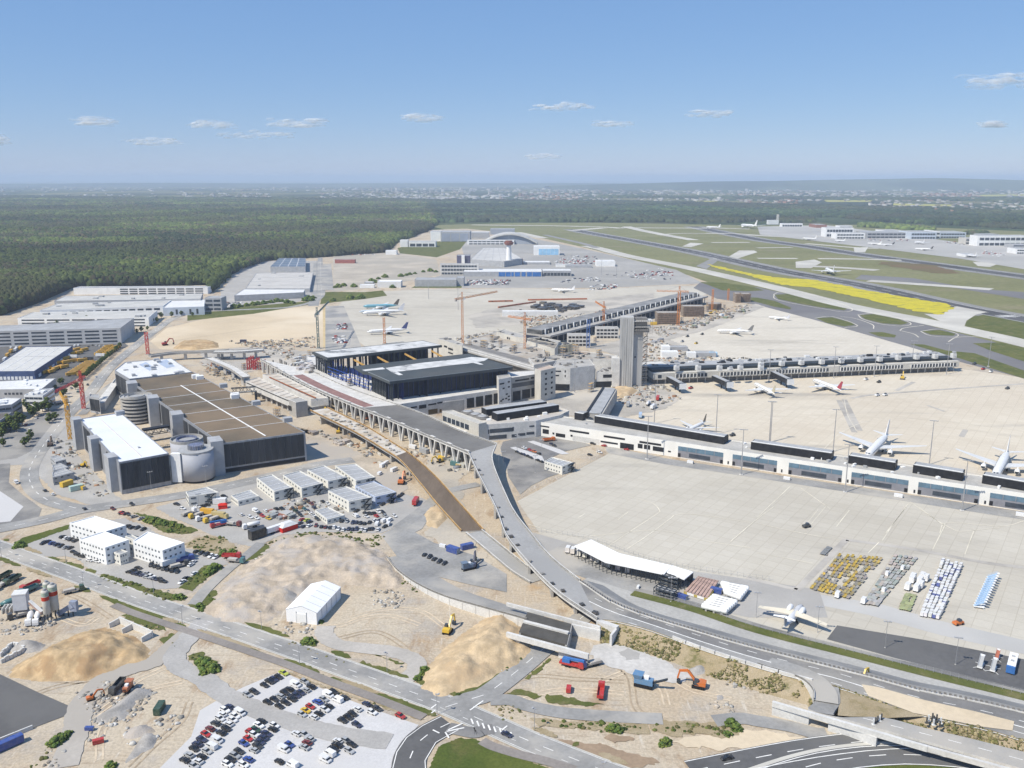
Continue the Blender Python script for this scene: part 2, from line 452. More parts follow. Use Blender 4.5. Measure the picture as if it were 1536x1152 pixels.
patch('north_storage_yard',[(500,437),(500,385),(585,377),(655,390),(660,412),(560,432)],3,mat('pale_yard_earth',(.44,.39,.32),.95,.15,.02,fine=.3,col2=(.34,.31,.26)))
patch('cargo_apron',[(690,360),(800,358),(870,372),(1015,405),(1055,425),(900,432),(640,432),(640,420),(700,400)],3,mat('old_apron_concrete',(.36,.345,.32),.9,.12,.01,fine=.1,col2=(.29,.28,.26)))
patch('maintenance_grass',[(596,372),(640,362),(700,362),(690,374),(655,386),(600,380)],4,M_turf)
patch('sand_field',[(225,512),(250,492),(300,480),(365,470),(440,461),(486,458),(488,521),(430,517),(370,520),(300,526),(240,524)],4,M_sand)
patch('sand_field_strip',[(484,458),(489,458),(491,522),(485,522)],5,mat('ochre_sand',(.50,.39,.22),.95,.1,.03))
patch('staging_asphalt',zB((415,880),(522,880),(620,1110),(640,1160),(415,1160)),5,M_asphl)
patch('embankment_grass',zB((-380,900),(0,880),(350,850),(350,868),(0,925),(-380,965)),5,M_turf)
patch('road_island_grass',zB((385,870),(400,800),(460,798),(640,800),(745,790),(770,820),(640,840),(450,860)),5,M_turf)
patch('hall_verge_grass',zB((910,775),(950,755),(1200,745),(1200,775)),5,M_green)
# taxi area west of the runway
patch('taxiway_apron',[(1050,424),(1136,431),(1266,460),(1375,484),(1467,507),(1560,530),(1900,640),(1900,680),(1536,568),(1440,543),(1362,520),(1222,480),(1138,458),(1075,448),(1040,432)],4,M_taxi)
for p in(((100,815),(250,805),(420,850),(530,890),(500,905),(380,890),(250,868),(120,840)),((-60,830),(0,832),(100,850),(195,890),(190,900),(100,885),(0,858),(-60,845)),((340,950),(430,945),(540,975),(562,990),(500,998),(400,978)),((590,932),(680,925),(800,950),(870,978),(830,988),(720,980),(620,955)),((640,1032),(720,1030),(800,1048),(790,1062),(700,1055)),((948,1025),(1050,1018),(1142,1040),(1130,1052),(1000,1045)),((1240,1095),(1400,1090),(1536,1120),(1800,1190),(1800,1280),(1536,1200),(1350,1140)),((1190,990),(1230,945),(1330,925),(1536,940),(2000,1010),(2000,1190),(1536,1075),(1260,1012)),((-200,790),(-60,795),(40,790),(-20,770),(-200,745),(-330,742))):
 patch('taxiway_island_grass',zD(*p),6,M_turf)
patch('taxiway_edge_grass',zH((880,62),(960,65),(1090,100),(1250,115),(1536,215),(1800,300),(1800,350),(1536,262),(1180,150)),6,M_turf)
def band(name,px,w,layer,m):return road(name,px,w,layer,m)
rA=[(860,344),(882,349),(1020,374),(1160,404),(1292,428),(1435,460),(1536,479),(1800,531)]
band('runway_shoulder',rA,78,5,M_shld);lA=band('runway',rA,46,6,M_runw)
rB=[(1040,340),(1136,359),(1214,370),(1292,382),(1396,396),(1461,405),(1536,415),(1800,452)]
band('runway_shoulder',rB,85,5,M_shld);lB=band('runway',rB,48,6,M_runw)
ck=[(880,369),(900,373),(942,384),(1033,402),(1160,431),(1266,457.5),(1383,481),(1461,498),(1536,515),(1800,580)]
lC=band('taxiway',ck,40,7,M_conc)
for px,w in((zC((-200,412),(0,415),(250,417),(560,425),(660,432)),40),(zC((690,422),(760,440),(900,468),(1080,500)),40),(zC((660,428),(900,430),(1250,432),(1400,436)),40),(zC((1180,514),(1400,513)),26),(zD((350,607),(600,610),(830,616)),24),(zD((300,650),(500,660),(690,674)),34),(zD((640,734),(900,752),(1130,768),(1350,784)),34),(zD((0,605),(230,606)),24),(zD((0,545),(200,542)),24),(zC((60,455),(150,475),(215,488)),36),(zC((370,445),(480,436),(560,430)),40),(zD((-60,470),(300,490),(700,520)),40),(zD((280,520),(560,543),(700,548)),24),(zC((880,470),(1000,462),(1300,462)),20),(zC((1560,480),(1300,462),(1150,460)),20)):
 band('taxiway_link',px,w,7,M_conc)
band('taxiway_link',zC((220,470),(330,495),(440,520),(520,545)),22,7,M_shld)
for px in(zD((220,625),(330,612),(372,628),(310,662),(222,660)),zC((1010,537),(1060,515),(1135,520),(1060,541)),zC((1280,595),(1340,560),(1425,560),(1445,570),(1380,590),(1330,607)),zD((1240,625),(1330,628),(1380,640),(1340,655),(1270,650)),zD((555,545),(640,540),(620,570),(560,570)),zD((960,925),(1060,930),(1118,890),(1150,882),(1325,915),(1260,930),(1205,965),(1190,1005),(1090,985))):
 patch('concrete_pad',px,8,M_conc)
patch('taxiway_connector',zC((1090,650),(1190,600),(1225,612),(1150,668)),6,M_shld)
patch('wide_taxiway',zD((600,700),(900,720),(1250,780),(1536,800),(1536,840),(1100,770),(560,725)),6,M_taxi)
tag(patch('flowering_rape_field',zD((-280,638),(-60,688),(100,715),(320,728),(620,786),(920,840),(1110,872),(1128,890),(1055,932),(900,908),(600,832),(300,772),(130,757),(-60,700),(-260,655)),9,M_rape,jag=5),kind='stuff')
patch('reddish_turf',zD((700,622),(1000,640),(1200,690),(1000,690),(720,645)),7,grass_mat('reddish_turf',(.20,.13,.075),(.16,.135,.065),(.17,.15,.08),None,.01),jag=12)
patch('terminal_apron',[(1140,352),(1136,340),(1240,338),(1340,350),(1440,364),(1540,372),(1900,385),(1900,450),(1536,404),(1440,388),(1320,373),(1210,360)],7,mat('far_apron_concrete',(.40,.385,.36),.9,.1,.006,col2=(.33,.32,.30)))
mk=MB()
for o_,w_ in((-21,1.2),(21,1.2)):dashes(mk,lA,o_,w_,4000,0)
dashes(mk,lA,0,.9,30,20)
for o_ in(-22,22):dashes(mk,lB,o_,1.2,4000,0)
for k in range(8):dashes(mk,[lA[46],lA[47]],-14+4*k,1.8,30,400)
struct('runway_marking',mk,M_white)
# ---------------------------------------------------------------- wood, far towns, hills
def crowns(name,areas,rk,rmin,rmax,seed,cap=None,hk=1.0,palette=None):
 """a closed canopy of lumpy crowns; bigger, sparser lumps farther away"""
 rng=np.random.default_rng(seed)
 V,F,T=[],[],[];base=0
 pal=np.array(palette or[(.030,.045,.022),(.038,.056,.024),(.085,.072,.042),(.060,.085,.026),(.095,.125,.032),(.12,.15,.038),(.07,.10,.028),(.10,.085,.05),(.042,.062,.026),(.035,.05,.024)])
 for poly in areas:
  W_=[g(u,v)for u,v in poly];xs=[p.x for p in W_];ys=[p.y for p in W_]
  y=min(ys);pts=[]
  while y<max(ys):
   r=min(max(rmin,rk*y),rmax)
   lx=max(min(xs),-y*.66-30);hx_=min(max(xs),y*.66+30)
   n=int((hx_-lx)/(r*1.35))+1
   if hx_>lx:
    x=np.linspace(lx,hx_,n)+rng.uniform(-.6,.6,n)*r
    pts.append(np.stack([x,y+rng.uniform(-.6,.6,n)*r,np.full(n,r)],1))
   y+=r*1.35
  P=np.concatenate(pts);P=P[inpoly(P[:,0],P[:,1],[(p.x,p.y)for p in W_])]
  for P,(bm_v,bm_f)in((P[P[:,1]<1900],ico_half()),(P[P[:,1]>=1900],ico_half(True))):
   n=len(P)
   if not n:continue
   sc=P[:,2]*rng.uniform(.6,1.5,n);sc=sc*(.68+.75*vnoise(P[:,0],P[:,1],85,41));h=np.clip(sc*1.35,6,14)*rng.uniform(.8,1.15,n)*hk
   top=rng.uniform(11,20,n)*(.72+.5*vnoise(P[:,0],P[:,1],190,43))*hk
   J=1+rng.uniform(-.28,.28,(n,len(bm_v),1))
   v=bm_v[None]*J*np.stack([sc,sc,h],1)[:,None,:]*np.array([1.15,1.15,1])
   v[:,:,0]+=P[:,0:1];v[:,:,1]+=P[:,1:2];v[:,:,2]+=np.maximum(top-h*.8,2)[:,None]
   f=bm_f[None]+(np.arange(n)*len(bm_v))[:,None,None]+base
   k=np.clip(((vnoise(P[:,0],P[:,1],520,3)+vnoise(P[:,0],P[:,1],900,8))*.5*.7+vnoise(P[:,0],P[:,1],130,5)*.3-.2)/.6,0,.999)
   i1=((k*len(pal)).astype(int)+rng.integers(-1,2,n))%len(pal)
   L_=vnoise(P[:,0]*.6,P[:,1],330,21)*.6+vnoise(P[:,0]*.6,P[:,1],900,23)*.4;L_=np.clip((L_-.25)/.5,0,1);c=pal[i1]*rng.uniform(.6,1.2,(n,1))*(.56+1.08*L_)[:,None];b_=np.clip((vnoise(P[:,0]*.6,P[:,1],240,31)-.55)*5,0,1)[:,None];c=c*(1-.6*b_)+.6*b_*np.array([.062,.058,.034])
   V.append(v.reshape(-1,3));F.append(f.reshape(-1,3));T.append(np.repeat(c,len(bm_v),0));base+=n*len(bm_v)
 o=np_mesh(name,np.concatenate(V),np.concatenate(F),attr_mat('foliage'),np.concatenate(T))
 return o
def ico_half(coarse=False):
 t=(1+5**.5)/2
 v=[(-1,t,0),(1,t,0),(-1,-t,0),(1,-t,0),(0,-1,t),(0,1,t),(0,-1,-t),(0,1,-t),(t,0,-1),(t,0,1),(-t,0,-1),(-t,0,1)]
 f=[(0,11,5),(0,5,1),(0,1,7),(0,7,10),(0,10,11),(1,5,9),(5,11,4),(11,10,2),(10,7,6),(7,1,8),(3,9,4),(3,4,2),(3,2,6),(3,6,8),(3,8,9),(4,9,5),(2,4,11),(6,2,10),(8,6,7),(9,8,1)]
 v=[Vector(p).normalized()for p in v];F=[];mid={}
 def m(a,b):
  k=(min(a,b),max(a,b))
  if k not in mid:v.append(((v[a]+v[b])/2).normalized());mid[k]=len(v)-1
  return mid[k]
 for a,b,c in(f if not coarse else()):
  x,y,z=m(a,b),m(b,c),m(c,a);F+=[(a,x,z),(b,y,x),(c,z,y),(x,y,z)]
 F=[q for q in(f if coarse else F)if sum(v[i].z for i in q)/3>-.45]
 use=sorted({i for q in F for i in q});mp={i:k for k,i in enumerate(use)}
 return np.array([tuple(v[i])for i in use]),np.array([[mp[i]for i in q]for q in F])
forest_px=[(-120,480),(0,474),(55,456),(98,437),(112,431),(310,428),(316,441),(322,436),(345,413),(395,392),(480,386),(578,379),(590,366),(640,347),(655,336),(650,318),(640,303),(300,300),(-120,298)]
floor=mat('forest_floor',(.03,.035,.018),.95,.2,.02)
patch('forest_floor',forest_px,3,floor)
tag(crowns('forest',[forest_px],.0026,3.7,60,5),kind='stuff')
belt=[(650,334),(760,332.5),(900,333.5),(1100,334),(1136,332),(1180,327),(1250,326),(1330,333),(1536,344),(1700,349),(1700,331),(1536,327),(1300,318),(1100,313),(900,309),(640,307)]
patch('wood_belt_floor',belt,3,floor)
tag(crowns('wood_belt',[belt],.0036,5,60,9,palette=[(.030,.052,.022),(.045,.07,.028),(.028,.042,.022),(.055,.08,.03)]),kind='stuff')
tag(crowns('far_wood',[[(-150,298),(640,303),(640,300),(-150,294)],[(640,306),(900,308),(1100,312),(1300,317),(1536,326),(1536,320),(1250,310),(1000,304),(640,301)],[(900,297),(1250,300),(1536,303),(1536,299),(1250,297),(900,294)]],.0040,20,90,14,palette=[(.032,.05,.024),(.05,.072,.03),(.07,.085,.035)]),kind='stuff')
tag(crowns('terminal_hedgerow',[[(1290,341),(1330,343),(1400,347),(1402,344),(1330,339),(1290,337)],[(1448,352),(1480,353),(1480,350),(1448,349)],[(1170,335),(1220,334),(1220,328),(1165,328)]],.0024,5,60,19,hk=.8),kind='stuff')
def towns():
 rng=np.random.default_rng(4);V,F,T=[],[],[];nb=0
 spec=[(268,412,290,301,150,0),(0,330,291,297,90,0),(480,700,284,303,420,0),(690,1000,284,304,420,0),(560,760,293,303,160,2),(780,870,290,303,160,1),(980,1300,286,302,520,0),(1300,1560,287,320,420,0),(1370,1470,290,302,260,1),(1110,1200,292,318,240,1),(865,930,306.5,309,26,2),(962,1045,309.5,313.5,40,2),(1052,1120,311,317,46,2),(1140,1190,313,319,60,0),(1280,1380,316,322,70,2),(1400,1520,318,328,180,1),(0,1536,281,288,500,0)]
 pal={0:[(.62,.60,.56),(.5,.47,.43),(.70,.68,.64),(.36,.30,.26)],1:[(.42,.22,.15),(.55,.50,.45),(.38,.24,.18)],2:[(.80,.80,.78),(.72,.72,.72)]}
 for u0,u1,v0,v1,n,k in spec:
  for _ in range(int(n*.7)):
   u,v=rng.uniform(u0,u1),rng.uniform(v0,v1)
   p=g(u,v);s=p.y/15000
   a,b,h=(rng.uniform(14,34)*s,rng.uniform(14,40)*s,rng.uniform(8,20)*min(1.6,max(.55,s)))
   if k==2:a*=2.2;h*=.8
   if rng.random()<.04:h*=2.6;a*=.6
   r=rng.uniform(0,.5);co,si=math.cos(r),math.sin(r)
   q=[(x*co-y*si,x*si+y*co)for x,y in((-a,-b),(a,-b),(a,b),(-a,b))]
   V+=[(p.x+x,p.y+y,z)for z in(0,h)for x,y in q]
   F+=[[nb+i for i in f]for f in((4,5,6,7),(0,1,5,4),(1,2,6,5),(2,3,7,6),(3,0,4,7))]
   T+=[np.array(pal[k][rng.integers(len(pal[k]))])*rng.uniform(.45,.8)]*8;nb+=8
 return np_mesh('distant_town',np.array(V),np.array(F),attr_mat('town_wall'),np.array(T))
tag(towns(),kind='stuff')
M_f1=mat('distant_crop',(.36,.34,.08),.9,.15,.002);M_f2=mat('distant_meadow',(.10,.14,.05),.9,.15,.002)
for px,m in(([(1236,300),(1310,299),(1305,303),(1240,303)],M_f1),([(1340,305),(1430,307),(1425,309.5),(1340,308)],M_f1),([(1040,301.5),(1080,301),(1090,303),(1045,303.5)],M_f1),([(0,326),(170,324),(190,327),(0,330)],M_f2),([(330,327),(480,325),(540,327),(400,330)],M_f2),([(1450,293),(1536,291),(1536,294),(1460,295)],M_f1),([(870,319),(925,318.5),(922,321),(872,321)],M_f1),([(1280,320),(1375,322),(1370,325),(1290,323)],M_f1)):
 patch('far_field',px,12,m)
def ridge(name,pts,d,col,seed):
 V=[];cols=160;rows=6
 us=np.linspace(pts[0][0],pts[-1][0],cols);vs=np.interp(us,[p[0]for p in pts],[p[1]for p in pts])
 for r in range(rows):
  for u,v in zip(us,vs):
   q=abs(r-2.5)/2.5;x=(u-768)/FOC*d
   dep=d*CP
   h=CAMH+(HOR-v)*d/FOC*.95
   h*=(1-q*q)*(1+.10*(vnoise(np.array([x]),np.array([r*900.0]),1500,seed)[0]-.5))
   V.append((x,d+(r-2.5)*d*.05,max(h,0)-(1 if q==1 else 0)))
 F=[(r*cols+c,r*cols+c+1,(r+1)*cols+c+1,(r+1)*cols+c)for r in range(rows-1)for c in range(cols-1)]
 mb=MB();mb.vs(V);[mb.face(f)for f in F]
 return tag(mb.build(name,mat(name+'_woods',col,.95,.25,.0012,col2=(.10,.12,.06)),smooth=True),kind='structure')
ridge('hills',[(820,279),(900,276.5),(1000,273.5),(1080,272),(1150,271),(1230,269),(1310,267.4),(1400,267),(1470,268.5),(1560,270.5),(1700,273),(1900,279)],17500,(.035,.05,.028),1)
ridge('low_hills',[(-300,276),(0,275.5),(120,275),(230,274.4),(360,274.8),(480,275.5),(620,274.6),(760,275),(900,274.8),(1010,277)],24000,(.04,.055,.03),2)
# ---------------------------------------------------------------- clouds
def cloud_mat():
 m,nt,b0=new_mat('cloud_vapour');b=b0
 df,tl,ad,tr,mx=[N(nt,'ShaderNode'+k)for k in('BsdfDiffuse','BsdfTranslucent','MixShader','BsdfTransparent','MixShader')]
 for k in(df,tl):k.inputs['Color'].default_value=(.97,.97,.97,1)
 nt.links.new(df.outputs[0],ad.inputs[1]);nt.links.new(tl.outputs[0],ad.inputs[2]);ad.inputs[0].default_value=.45
 nt.links.new(tr.outputs[0],mx.inputs[1]);nt.links.new(ad.outputs[0],mx.inputs[2]);nt.links.new(mx.outputs[0],nt.nodes['Material Output'].inputs[0])
 f=ramp(nt,noise_f(nt,.003,6,mapping(nt,(.4,1,1)),.6),.32,.7)
 mu=N(nt,'ShaderNodeMath',operation='MULTIPLY');nt.links.new(f,mu.inputs[0]);mu.inputs[1].default_value=.22
 nt.links.new(mu.outputs[0],mx.inputs[0]);nt.nodes.remove(b0)
 return m
CLM=cloud_mat()
def cloud(u,v,w,h,label,n=42,dist=30000):
 el=math.atan((576-v)/FOC)-PITCH;c=Vector(((u-768)/FOC*dist,dist,CAMH+dist*math.tan(el)))
 k=dist/FOC;rng=random.Random(int(u*7+v));vs,fs=ico_half();V,F=[],[]
 for i in range(n):
  x=((i+rng.random())/n-.5)*.86;t=1-abs(x)*1.9;q=.62+.38*max(0,t)
  r=h*k*rng.uniform(.12,.34)*q
  o=np.array([c.x+x*w*k,c.y+rng.uniform(-.2,.2)*w*k,c.z+rng.uniform(-.35,.55)*h*k*q])
  rr=np.array([r*rng.uniform(2.2,5),r*2.5,r])
  F.append(fs+len(V)*len(vs));V.append(vs*rr*(1+RNG.uniform(-.2,.2,(len(vs),1)))+o)
 ob=np_mesh('cloud',np.concatenate(V),np.concatenate(F),CLM);ob.data.polygons.foreach_set('use_smooth',[True]*len(ob.data.polygons))
 return tag(ob,label,'cloud','small clouds over the horizon')
for a in((460,186,92,13,'bright white cloud, brightest of the pair left of the picture centre'),(336,189,76,12,'thin white cloud at the left end of the long bank'),(398,204,130,11,'long flat cloud hanging under the two brighter ones'),(641,178,62,12,'small bright cloud alone above the dark terminal roofs'),(842,162,95,11,'wispy cloud high above the airfield, right of centre'),(912,187,66,9,'small puff below the wispy cloud right of centre'),(1052,172,70,11,'faint cloud above the pier under construction'),(165,184,60,13,'thin cloud above the forest at left'),(8,212,50,16,'pale cloud cut by the left edge of the sky'),(812,236,52,9,'faint low streak of cloud nearest the horizon'),(1486,124,165,22,'large flat cloud at the right edge, highest of all'),(250,214,80,11,'faint low cloud over the forest'),(1462,188,44,9,'small dim cloud below the large flat one')):
 cloud(*a)
 # ---------------------------------------------------------------- lots and yards
patch('container_lot',[(232,762),(300,742),(390,718),(470,702),(530,712),(600,740),(648,752),(606,786),(572,800),(470,798),(420,803),(385,822),(340,812),(262,778)],3,M_grav,jag=.7)
patch('office_lot',zI((70,215),(240,150),(420,100),(720,70),(830,110),(1060,240),(1250,270),(1330,320),(1180,400),(1040,470),(900,480),(560,390),(420,290),(260,290),(130,260)),3,M_grav,jag=.7)
patch('garage_forecourt',zE((-40,620),(330,600),(420,470),(440,700),(700,960),(560,1000),(330,930),(200,800),(150,760),(-40,760)),3,M_grav,jag=.7)
patch('west_lot',zE((-200,560),(130,520),(330,430),(400,430),(330,560),(220,660),(100,720),(-200,760)),3,M_asph,jag=.7)
patch('depot_yard',zA((-200,1050),(700,1080),(740,1110),(600,1180),(480,1270),(330,1400),(-200,1420)),3,M_asphd)
patch('cargo_yard',zA((1270,800),(1400,640),(1560,620),(1840,620),(1860,690),(1830,740),(1840,820),(1700,860),(1290,890)),3,M_grav,jag=.7)
patch('west_dark_lot',zE((-120,760),(60,750),(50,860),(130,930),(240,1010),(220,1070),(60,1120),(-120,1150)),3,M_asph)
patch('pale_forecourt',zE((-200,900),(0,910),(135,1000),(60,1085),(-200,1110)),4,M_lot)
patch('office_garden',zI((1060,215),(1180,165),(1300,180),(1360,240),(1300,280),(1150,265)),4,M_dry,jag=1.5)
patch('verge_grass',zI((70,230),(120,185),(400,105),(400,128),(160,215),(130,245),(95,250)),5,M_green,jag=.5)
for p in(((255,300),(300,288),(480,345),(480,365),(400,365),(290,320)),((480,375),(520,360),(560,372),(530,388)),((560,410),(600,388),(780,450),(1000,505),(1065,520),(1060,545),(900,535),(700,465)),((770,35),(850,50),(960,75),(1040,100),(1150,140),(1060,160),(950,150),(870,105)),((1030,470),(1180,340),(1270,330),(1240,380),(1100,490)),((1120,600),(1180,520),(1230,480),(1260,500),(1210,590),(1300,660),(1180,630)),((1380,330),(1480,250),(1536,215),(1560,240),(1480,300)),((920,770),(1000,730),(1060,740),(1010,810),(970,815)),((1090,860),(1150,840),(1260,900),(1270,940),(1180,960),(1120,920)),((700,625),(760,620),(940,690),(960,715),(900,715),(720,650))):
 patch('weedy_verge',zI(*p),5,M_turf,jag=.9)
for p in(((715,567),(760,570),(970,645),(950,655),(770,600)),((1000,672),(1040,670),(1075,690),(1050,697)),((1195,735),(1230,735),(1536,850),(1536,868),(1250,760))):patch('median_grass',zI(*p),6,M_turf,jag=.3)
for p in(((585,430),(620,428),(850,515),(830,528),(640,465)),((880,535),(920,530),(1536,745),(1536,775),(1000,585)),((640,385),(680,380),(790,412),(770,425))):patch('median_grass',zN(*p),6,M_turf,jag=.3)
for p in(((310,195),(360,200),(640,290),(800,350),(1000,405),(1010,440),(880,400),(700,340)),((1045,450),(1120,420),(1330,500),(1320,520),(1230,528)),((1195,375),(1240,385),(1390,440),(1370,445))):patch('weedy_verge',zN(*p),5,M_turf,jag=.9)
patch('garden_strip',zN((560,490),(620,505),(800,570),(1100,680),(1500,800),(1540,830),(1400,790),(1000,660),(640,520)),5,M_dry,jag=.6)
for p in(((640,510),(820,380),(890,365),(700,520),(500,640),(380,690),(350,670)),((860,540),(1020,400),(1040,405),(960,490),(880,545)),((740,640),(820,610),(980,660),(930,680),(780,650)),((990,690),(1010,655),(1100,660),(1300,700),(1400,720),(1300,730),(1020,710))):patch('weedy_verge',zO(*p),5,M_turf,jag=.8)
patch('weed_bank',zO((890,820),(960,810),(1100,830),(1536,845),(1700,850),(1700,920),(1500,910),(1150,880),(960,870)),5,M_dry,jag=.9)
for p in(((340,850),(430,830),(880,850),(950,870),(955,940),(830,950),(700,920),(520,935),(360,900)),((0,840),(170,850),(220,870),(180,915),(0,905))):patch('weed_bank',zP(*p),5,M_dry,jag=.9)
patch('brown_field',zP((-300,960),(0,990),(250,1060),(420,1110),(240,1160),(-60,1160),(-420,1010)),4,M_soil,jag=1)
patch('brown_patch',zP((20,945),(100,925),(240,950),(160,985),(60,975)),5,M_soil,jag=1)
patch('sandy_bank',zP((960,900),(1100,890),(1400,950),(1536,960),(1400,1000),(1000,1020),(850,1030),(600,1000),(480,970)),4,M_sand,jag=1.2)
patch('roundabout_lawn',zO((260,1010),(400,950),(520,960),(760,1060),(1000,1152),(1100,1200),(180,1230),(230,1090)),5,M_green,jag=.4)
patch('motorway_lawn',s5((560,737),(760,712),(1000,715),(1190,740),(1260,790),(560,790)),5,M_green,jag=.3)
patch('motorway_verge',s5((-20,640),(200,615),(540,575),(540,586),(200,632),(-20,660)),6,M_turf,jag=.3)
patch('car_park',zN((-60,940),(0,760),(120,690),(300,600),(560,490),(620,520),(1000,680),(1300,790),(1500,860),(1420,950),(1340,1100),(1250,1260),(-420,1300)),3,M_lot)
patch('dark_storage_floor',zM((-260,450),(0,512),(270,640),(545,760),(230,880),(0,985),(-260,1080)),4,M_asphd)
patch('pale_silt',zK((480,820),(560,790),(700,810),(900,880),(1100,1000),(900,1010),(700,960),(520,900)),3,mat('pale_silt',(.52,.50,.47),.95,.12,.05,fine=.6),jag=2)
patch('grey_heap_stain',zK((650,840),(700,820),(770,850),(760,880),(690,885)),4,M_grav,jag=.6)
patch('works_track',[(560,640),(600,655),(640,690),(660,760),(640,800),(690,850),(740,850),(700,800),(690,720),(720,700),(800,720),(780,690),(740,660),(640,620)],3,mat('works_earth',(.41,.37,.31),.95,.15,.03,fine=.6,col2=(.49,.42,.32)),jag=2)
M_works=mat('grey_works_ground',(.40,.37,.325),.95,.14,.04,fine=.5,col2=(.47,.43,.37),lo=.45,hi=.6)
patch('works_ground',zG((-120,480),(170,500),(420,470),(600,500),(700,480),(900,440),(1010,380),(900,290),(620,290),(430,330),(200,350),(-100,360)),3,M_works,jag=2)
patch('works_ground',q4((800,700),(1150,620),(1536,560),(1800,640),(2250,900),(1500,960),(1140,800)),3,M_works,jag=2)
patch('works_ground',q5((230,450),(560,450),(1000,350),(1500,200),(1590,230),(1000,470),(420,640),(220,640)),4,M_works,jag=2)
patch('works_ground',q4((-500,480),(0,440),(300,380),(1100,250),(1536,150),(1536,60),(600,180),(0,180),(-600,330)),4,M_works,jag=3)
patch('works_ground',zF((-300,100),(0,80),(380,110),(340,230),(60,200),(-100,250),(-300,180)),3,M_works,jag=2)
patch('works_ground',zF((-60,480),(320,560),(620,690),(800,760),(880,900),(760,1000),(640,870),(300,760),(320,560)),3,mat('trodden_earth',(.45,.385,.30),.95,.16,.05,fine=.5,col2=(.38,.34,.29),lo=.45,hi=.6),jag=2)
patch('yard_asphalt',s7((80,330),(280,230),(560,100),(650,120),(560,260),(480,300),(700,420),(900,480),(1150,560),(1400,700),(1536,780),(1536,990),(1100,900),(700,800),(450,720),(280,590),(170,440)),4,M_asphl)
patch('pier_car_park',q6((880,790),(1250,700),(1700,760),(1900,830),(1600,900),(1200,1080),(1050,1150),(880,1010),(850,860)),4,M_asph)
for p in(((1160,790),(1230,780),(1536,880),(1640,930),(1560,940)),((960,860),(1020,850),(1330,960),(1360,1020),(1300,1020))):patch('pale_parking_strip',q6(*p),5,M_lot)
patch('ramp_yard',zF((1440,680),(1536,620),(1700,700),(1830,790),(1700,830),(1600,880),(1536,930),(1470,830)),3,M_asph)
# ---------------------------------------------------------------- roads on the ground
mk2=MB()
c=road('highway',[(-70,812),(-20,815),(35,836),(109,862),(208,899),(300,929),(431,973),(519,1004),(606,1035),(666,1057),(731,1085),(797,1114),(862,1140),(960,1178),(1150,1250)],10.6,6,M_asphl)
dashes(mk2,c,0,.25,4,6);dashes(mk2,c,2.6,.18,2.5,8);dashes(mk2,c,-4.9,.18,4000,0);dashes(mk2,c,4.9,.18,4000,0)
struct('kerb_strip',strip(strip(MB(),offset(c,5.3),[p-Vector((0,0,.04))for p in offset(c,5.9)]),offset(c,-5.9),offset(c,-5.3)),M_conc)
HW=c
c=road('ring_road',[(-90,806),(-20,797),(66,780),(125,765),(208,753),(286,741),(365,724),(420,711),(480,697),(530,690)],13,5,M_asphl);dashes(mk2,c,0,.35,5,7)
c=road('garage_road',[(480,380),(481,420),(480,446),(440,460),(380,464),(300,468),(262,477),(235,495),(205,518),(165,552),(135,590),(104,620),(70,662),(46,700),(48,730),(75,752),(128,766)],11,5,M_asphl);dashes(mk2,c,0,.4,6,8)
GR=c
c=road('cargo_road',zB((425,640),(430,720),(432,790)),18,5,M_asphl)
c=road('cargo_road',zB((368,630),(365,720),(362,800),(345,880)),16,5,M_asphl)
c=road('garage_service_road',zE((830,210),(720,250),(600,330),(520,420),(470,470)),7,5,M_asphl)
c=road('underpass_road',[(668,1062),(705,1050),(731,1041),(775,1008),(808,980),(845,950),(900,905)],9.5,7,M_asphl);dashes(mk2,c,0,.3,5,6)
c=road('slip_road',zO((340,850),(230,905),(140,970),(80,1060),(60,1150),(70,1260)),11.5,8,M_asphd);dashes(mk2,c,0,.35,4,6);dashes(mk2,c,5.2,.3,4000,0);dashes(mk2,c,-5.2,.3,4000,0)
c=road('slip_road',zO((330,880),(500,915),(560,900),(640,890)),6,8,M_asph)
c=road('motorway',s5((-380,760),(0,682),(300,628),(600,590),(760,580),(1000,570)),11,7,M_asphd);dashes(mk2,c,0,.35,6,6);dashes(mk2,c,-5,.35,4000,0);dashes(mk2,c,5,.35,4000,0)
struct('verge_kerb',strip(MB(),offset(c,5.6),offset(c,7.2)),M_conc)
c=road('motorway',s5((-60,850),(250,745),(500,690),(800,665),(1100,680),(1400,722),(1700,790),(2300,960)),11,7,M_asphd);dashes(mk2,c,0,.35,6,6);dashes(mk2,c,-5,.35,4000,0);dashes(mk2,c,5,.35,4000,0)
struct('verge_kerb',strip(MB(),offset(c,-7.2),offset(c,-5.6)),M_conc)
c=road('cycle_path',[(170,908),(205,922),(281,947),(311,957),(370,977),(431,998),(497,1024),(560,1047),(636,1077)],4.2,7,mat('path_asphalt',(.26,.235,.215),.9,.12,.05,fine=.9))
c=road('cycle_path',zO((560,970),(640,1010),(800,1060),(1000,1110),(1200,1170)),4.2,7,MATS['path_asphalt'])
c=road('gravel_road',[(306,931),(285,955),(262,985),(272,1003),(300,1016),(340,1045),(380,1063),(453,1089),(520,1104),(585,1113)],9,6,mat('road_gravel',(.39,.375,.355),.95,.1,.05,fine=1.2))
c=road('gravel_road',zM((1300,210),(1170,330),(1050,430),(880,480),(700,560),(560,720),(520,900),(430,1152)),9,5,M_dirt)
c=road('side_road',zO((620,690),(760,690),(860,725),(1100,775),(1400,800),(1800,820)),7,6,M_asphl)
c=road('dirt_road',s5((-250,470),(-100,455),(0,470),(180,500),(330,540),(400,545)),7,6,M_asphl)
c=road('access_lane',[(290,908),(312,882),(345,852),(372,832),(392,815)],6,6,M_asphl)
c=road('works_lane',zF((840,1120),(960,1030),(1080,930),(1160,900),(1300,870)),8,5,M_asphl)
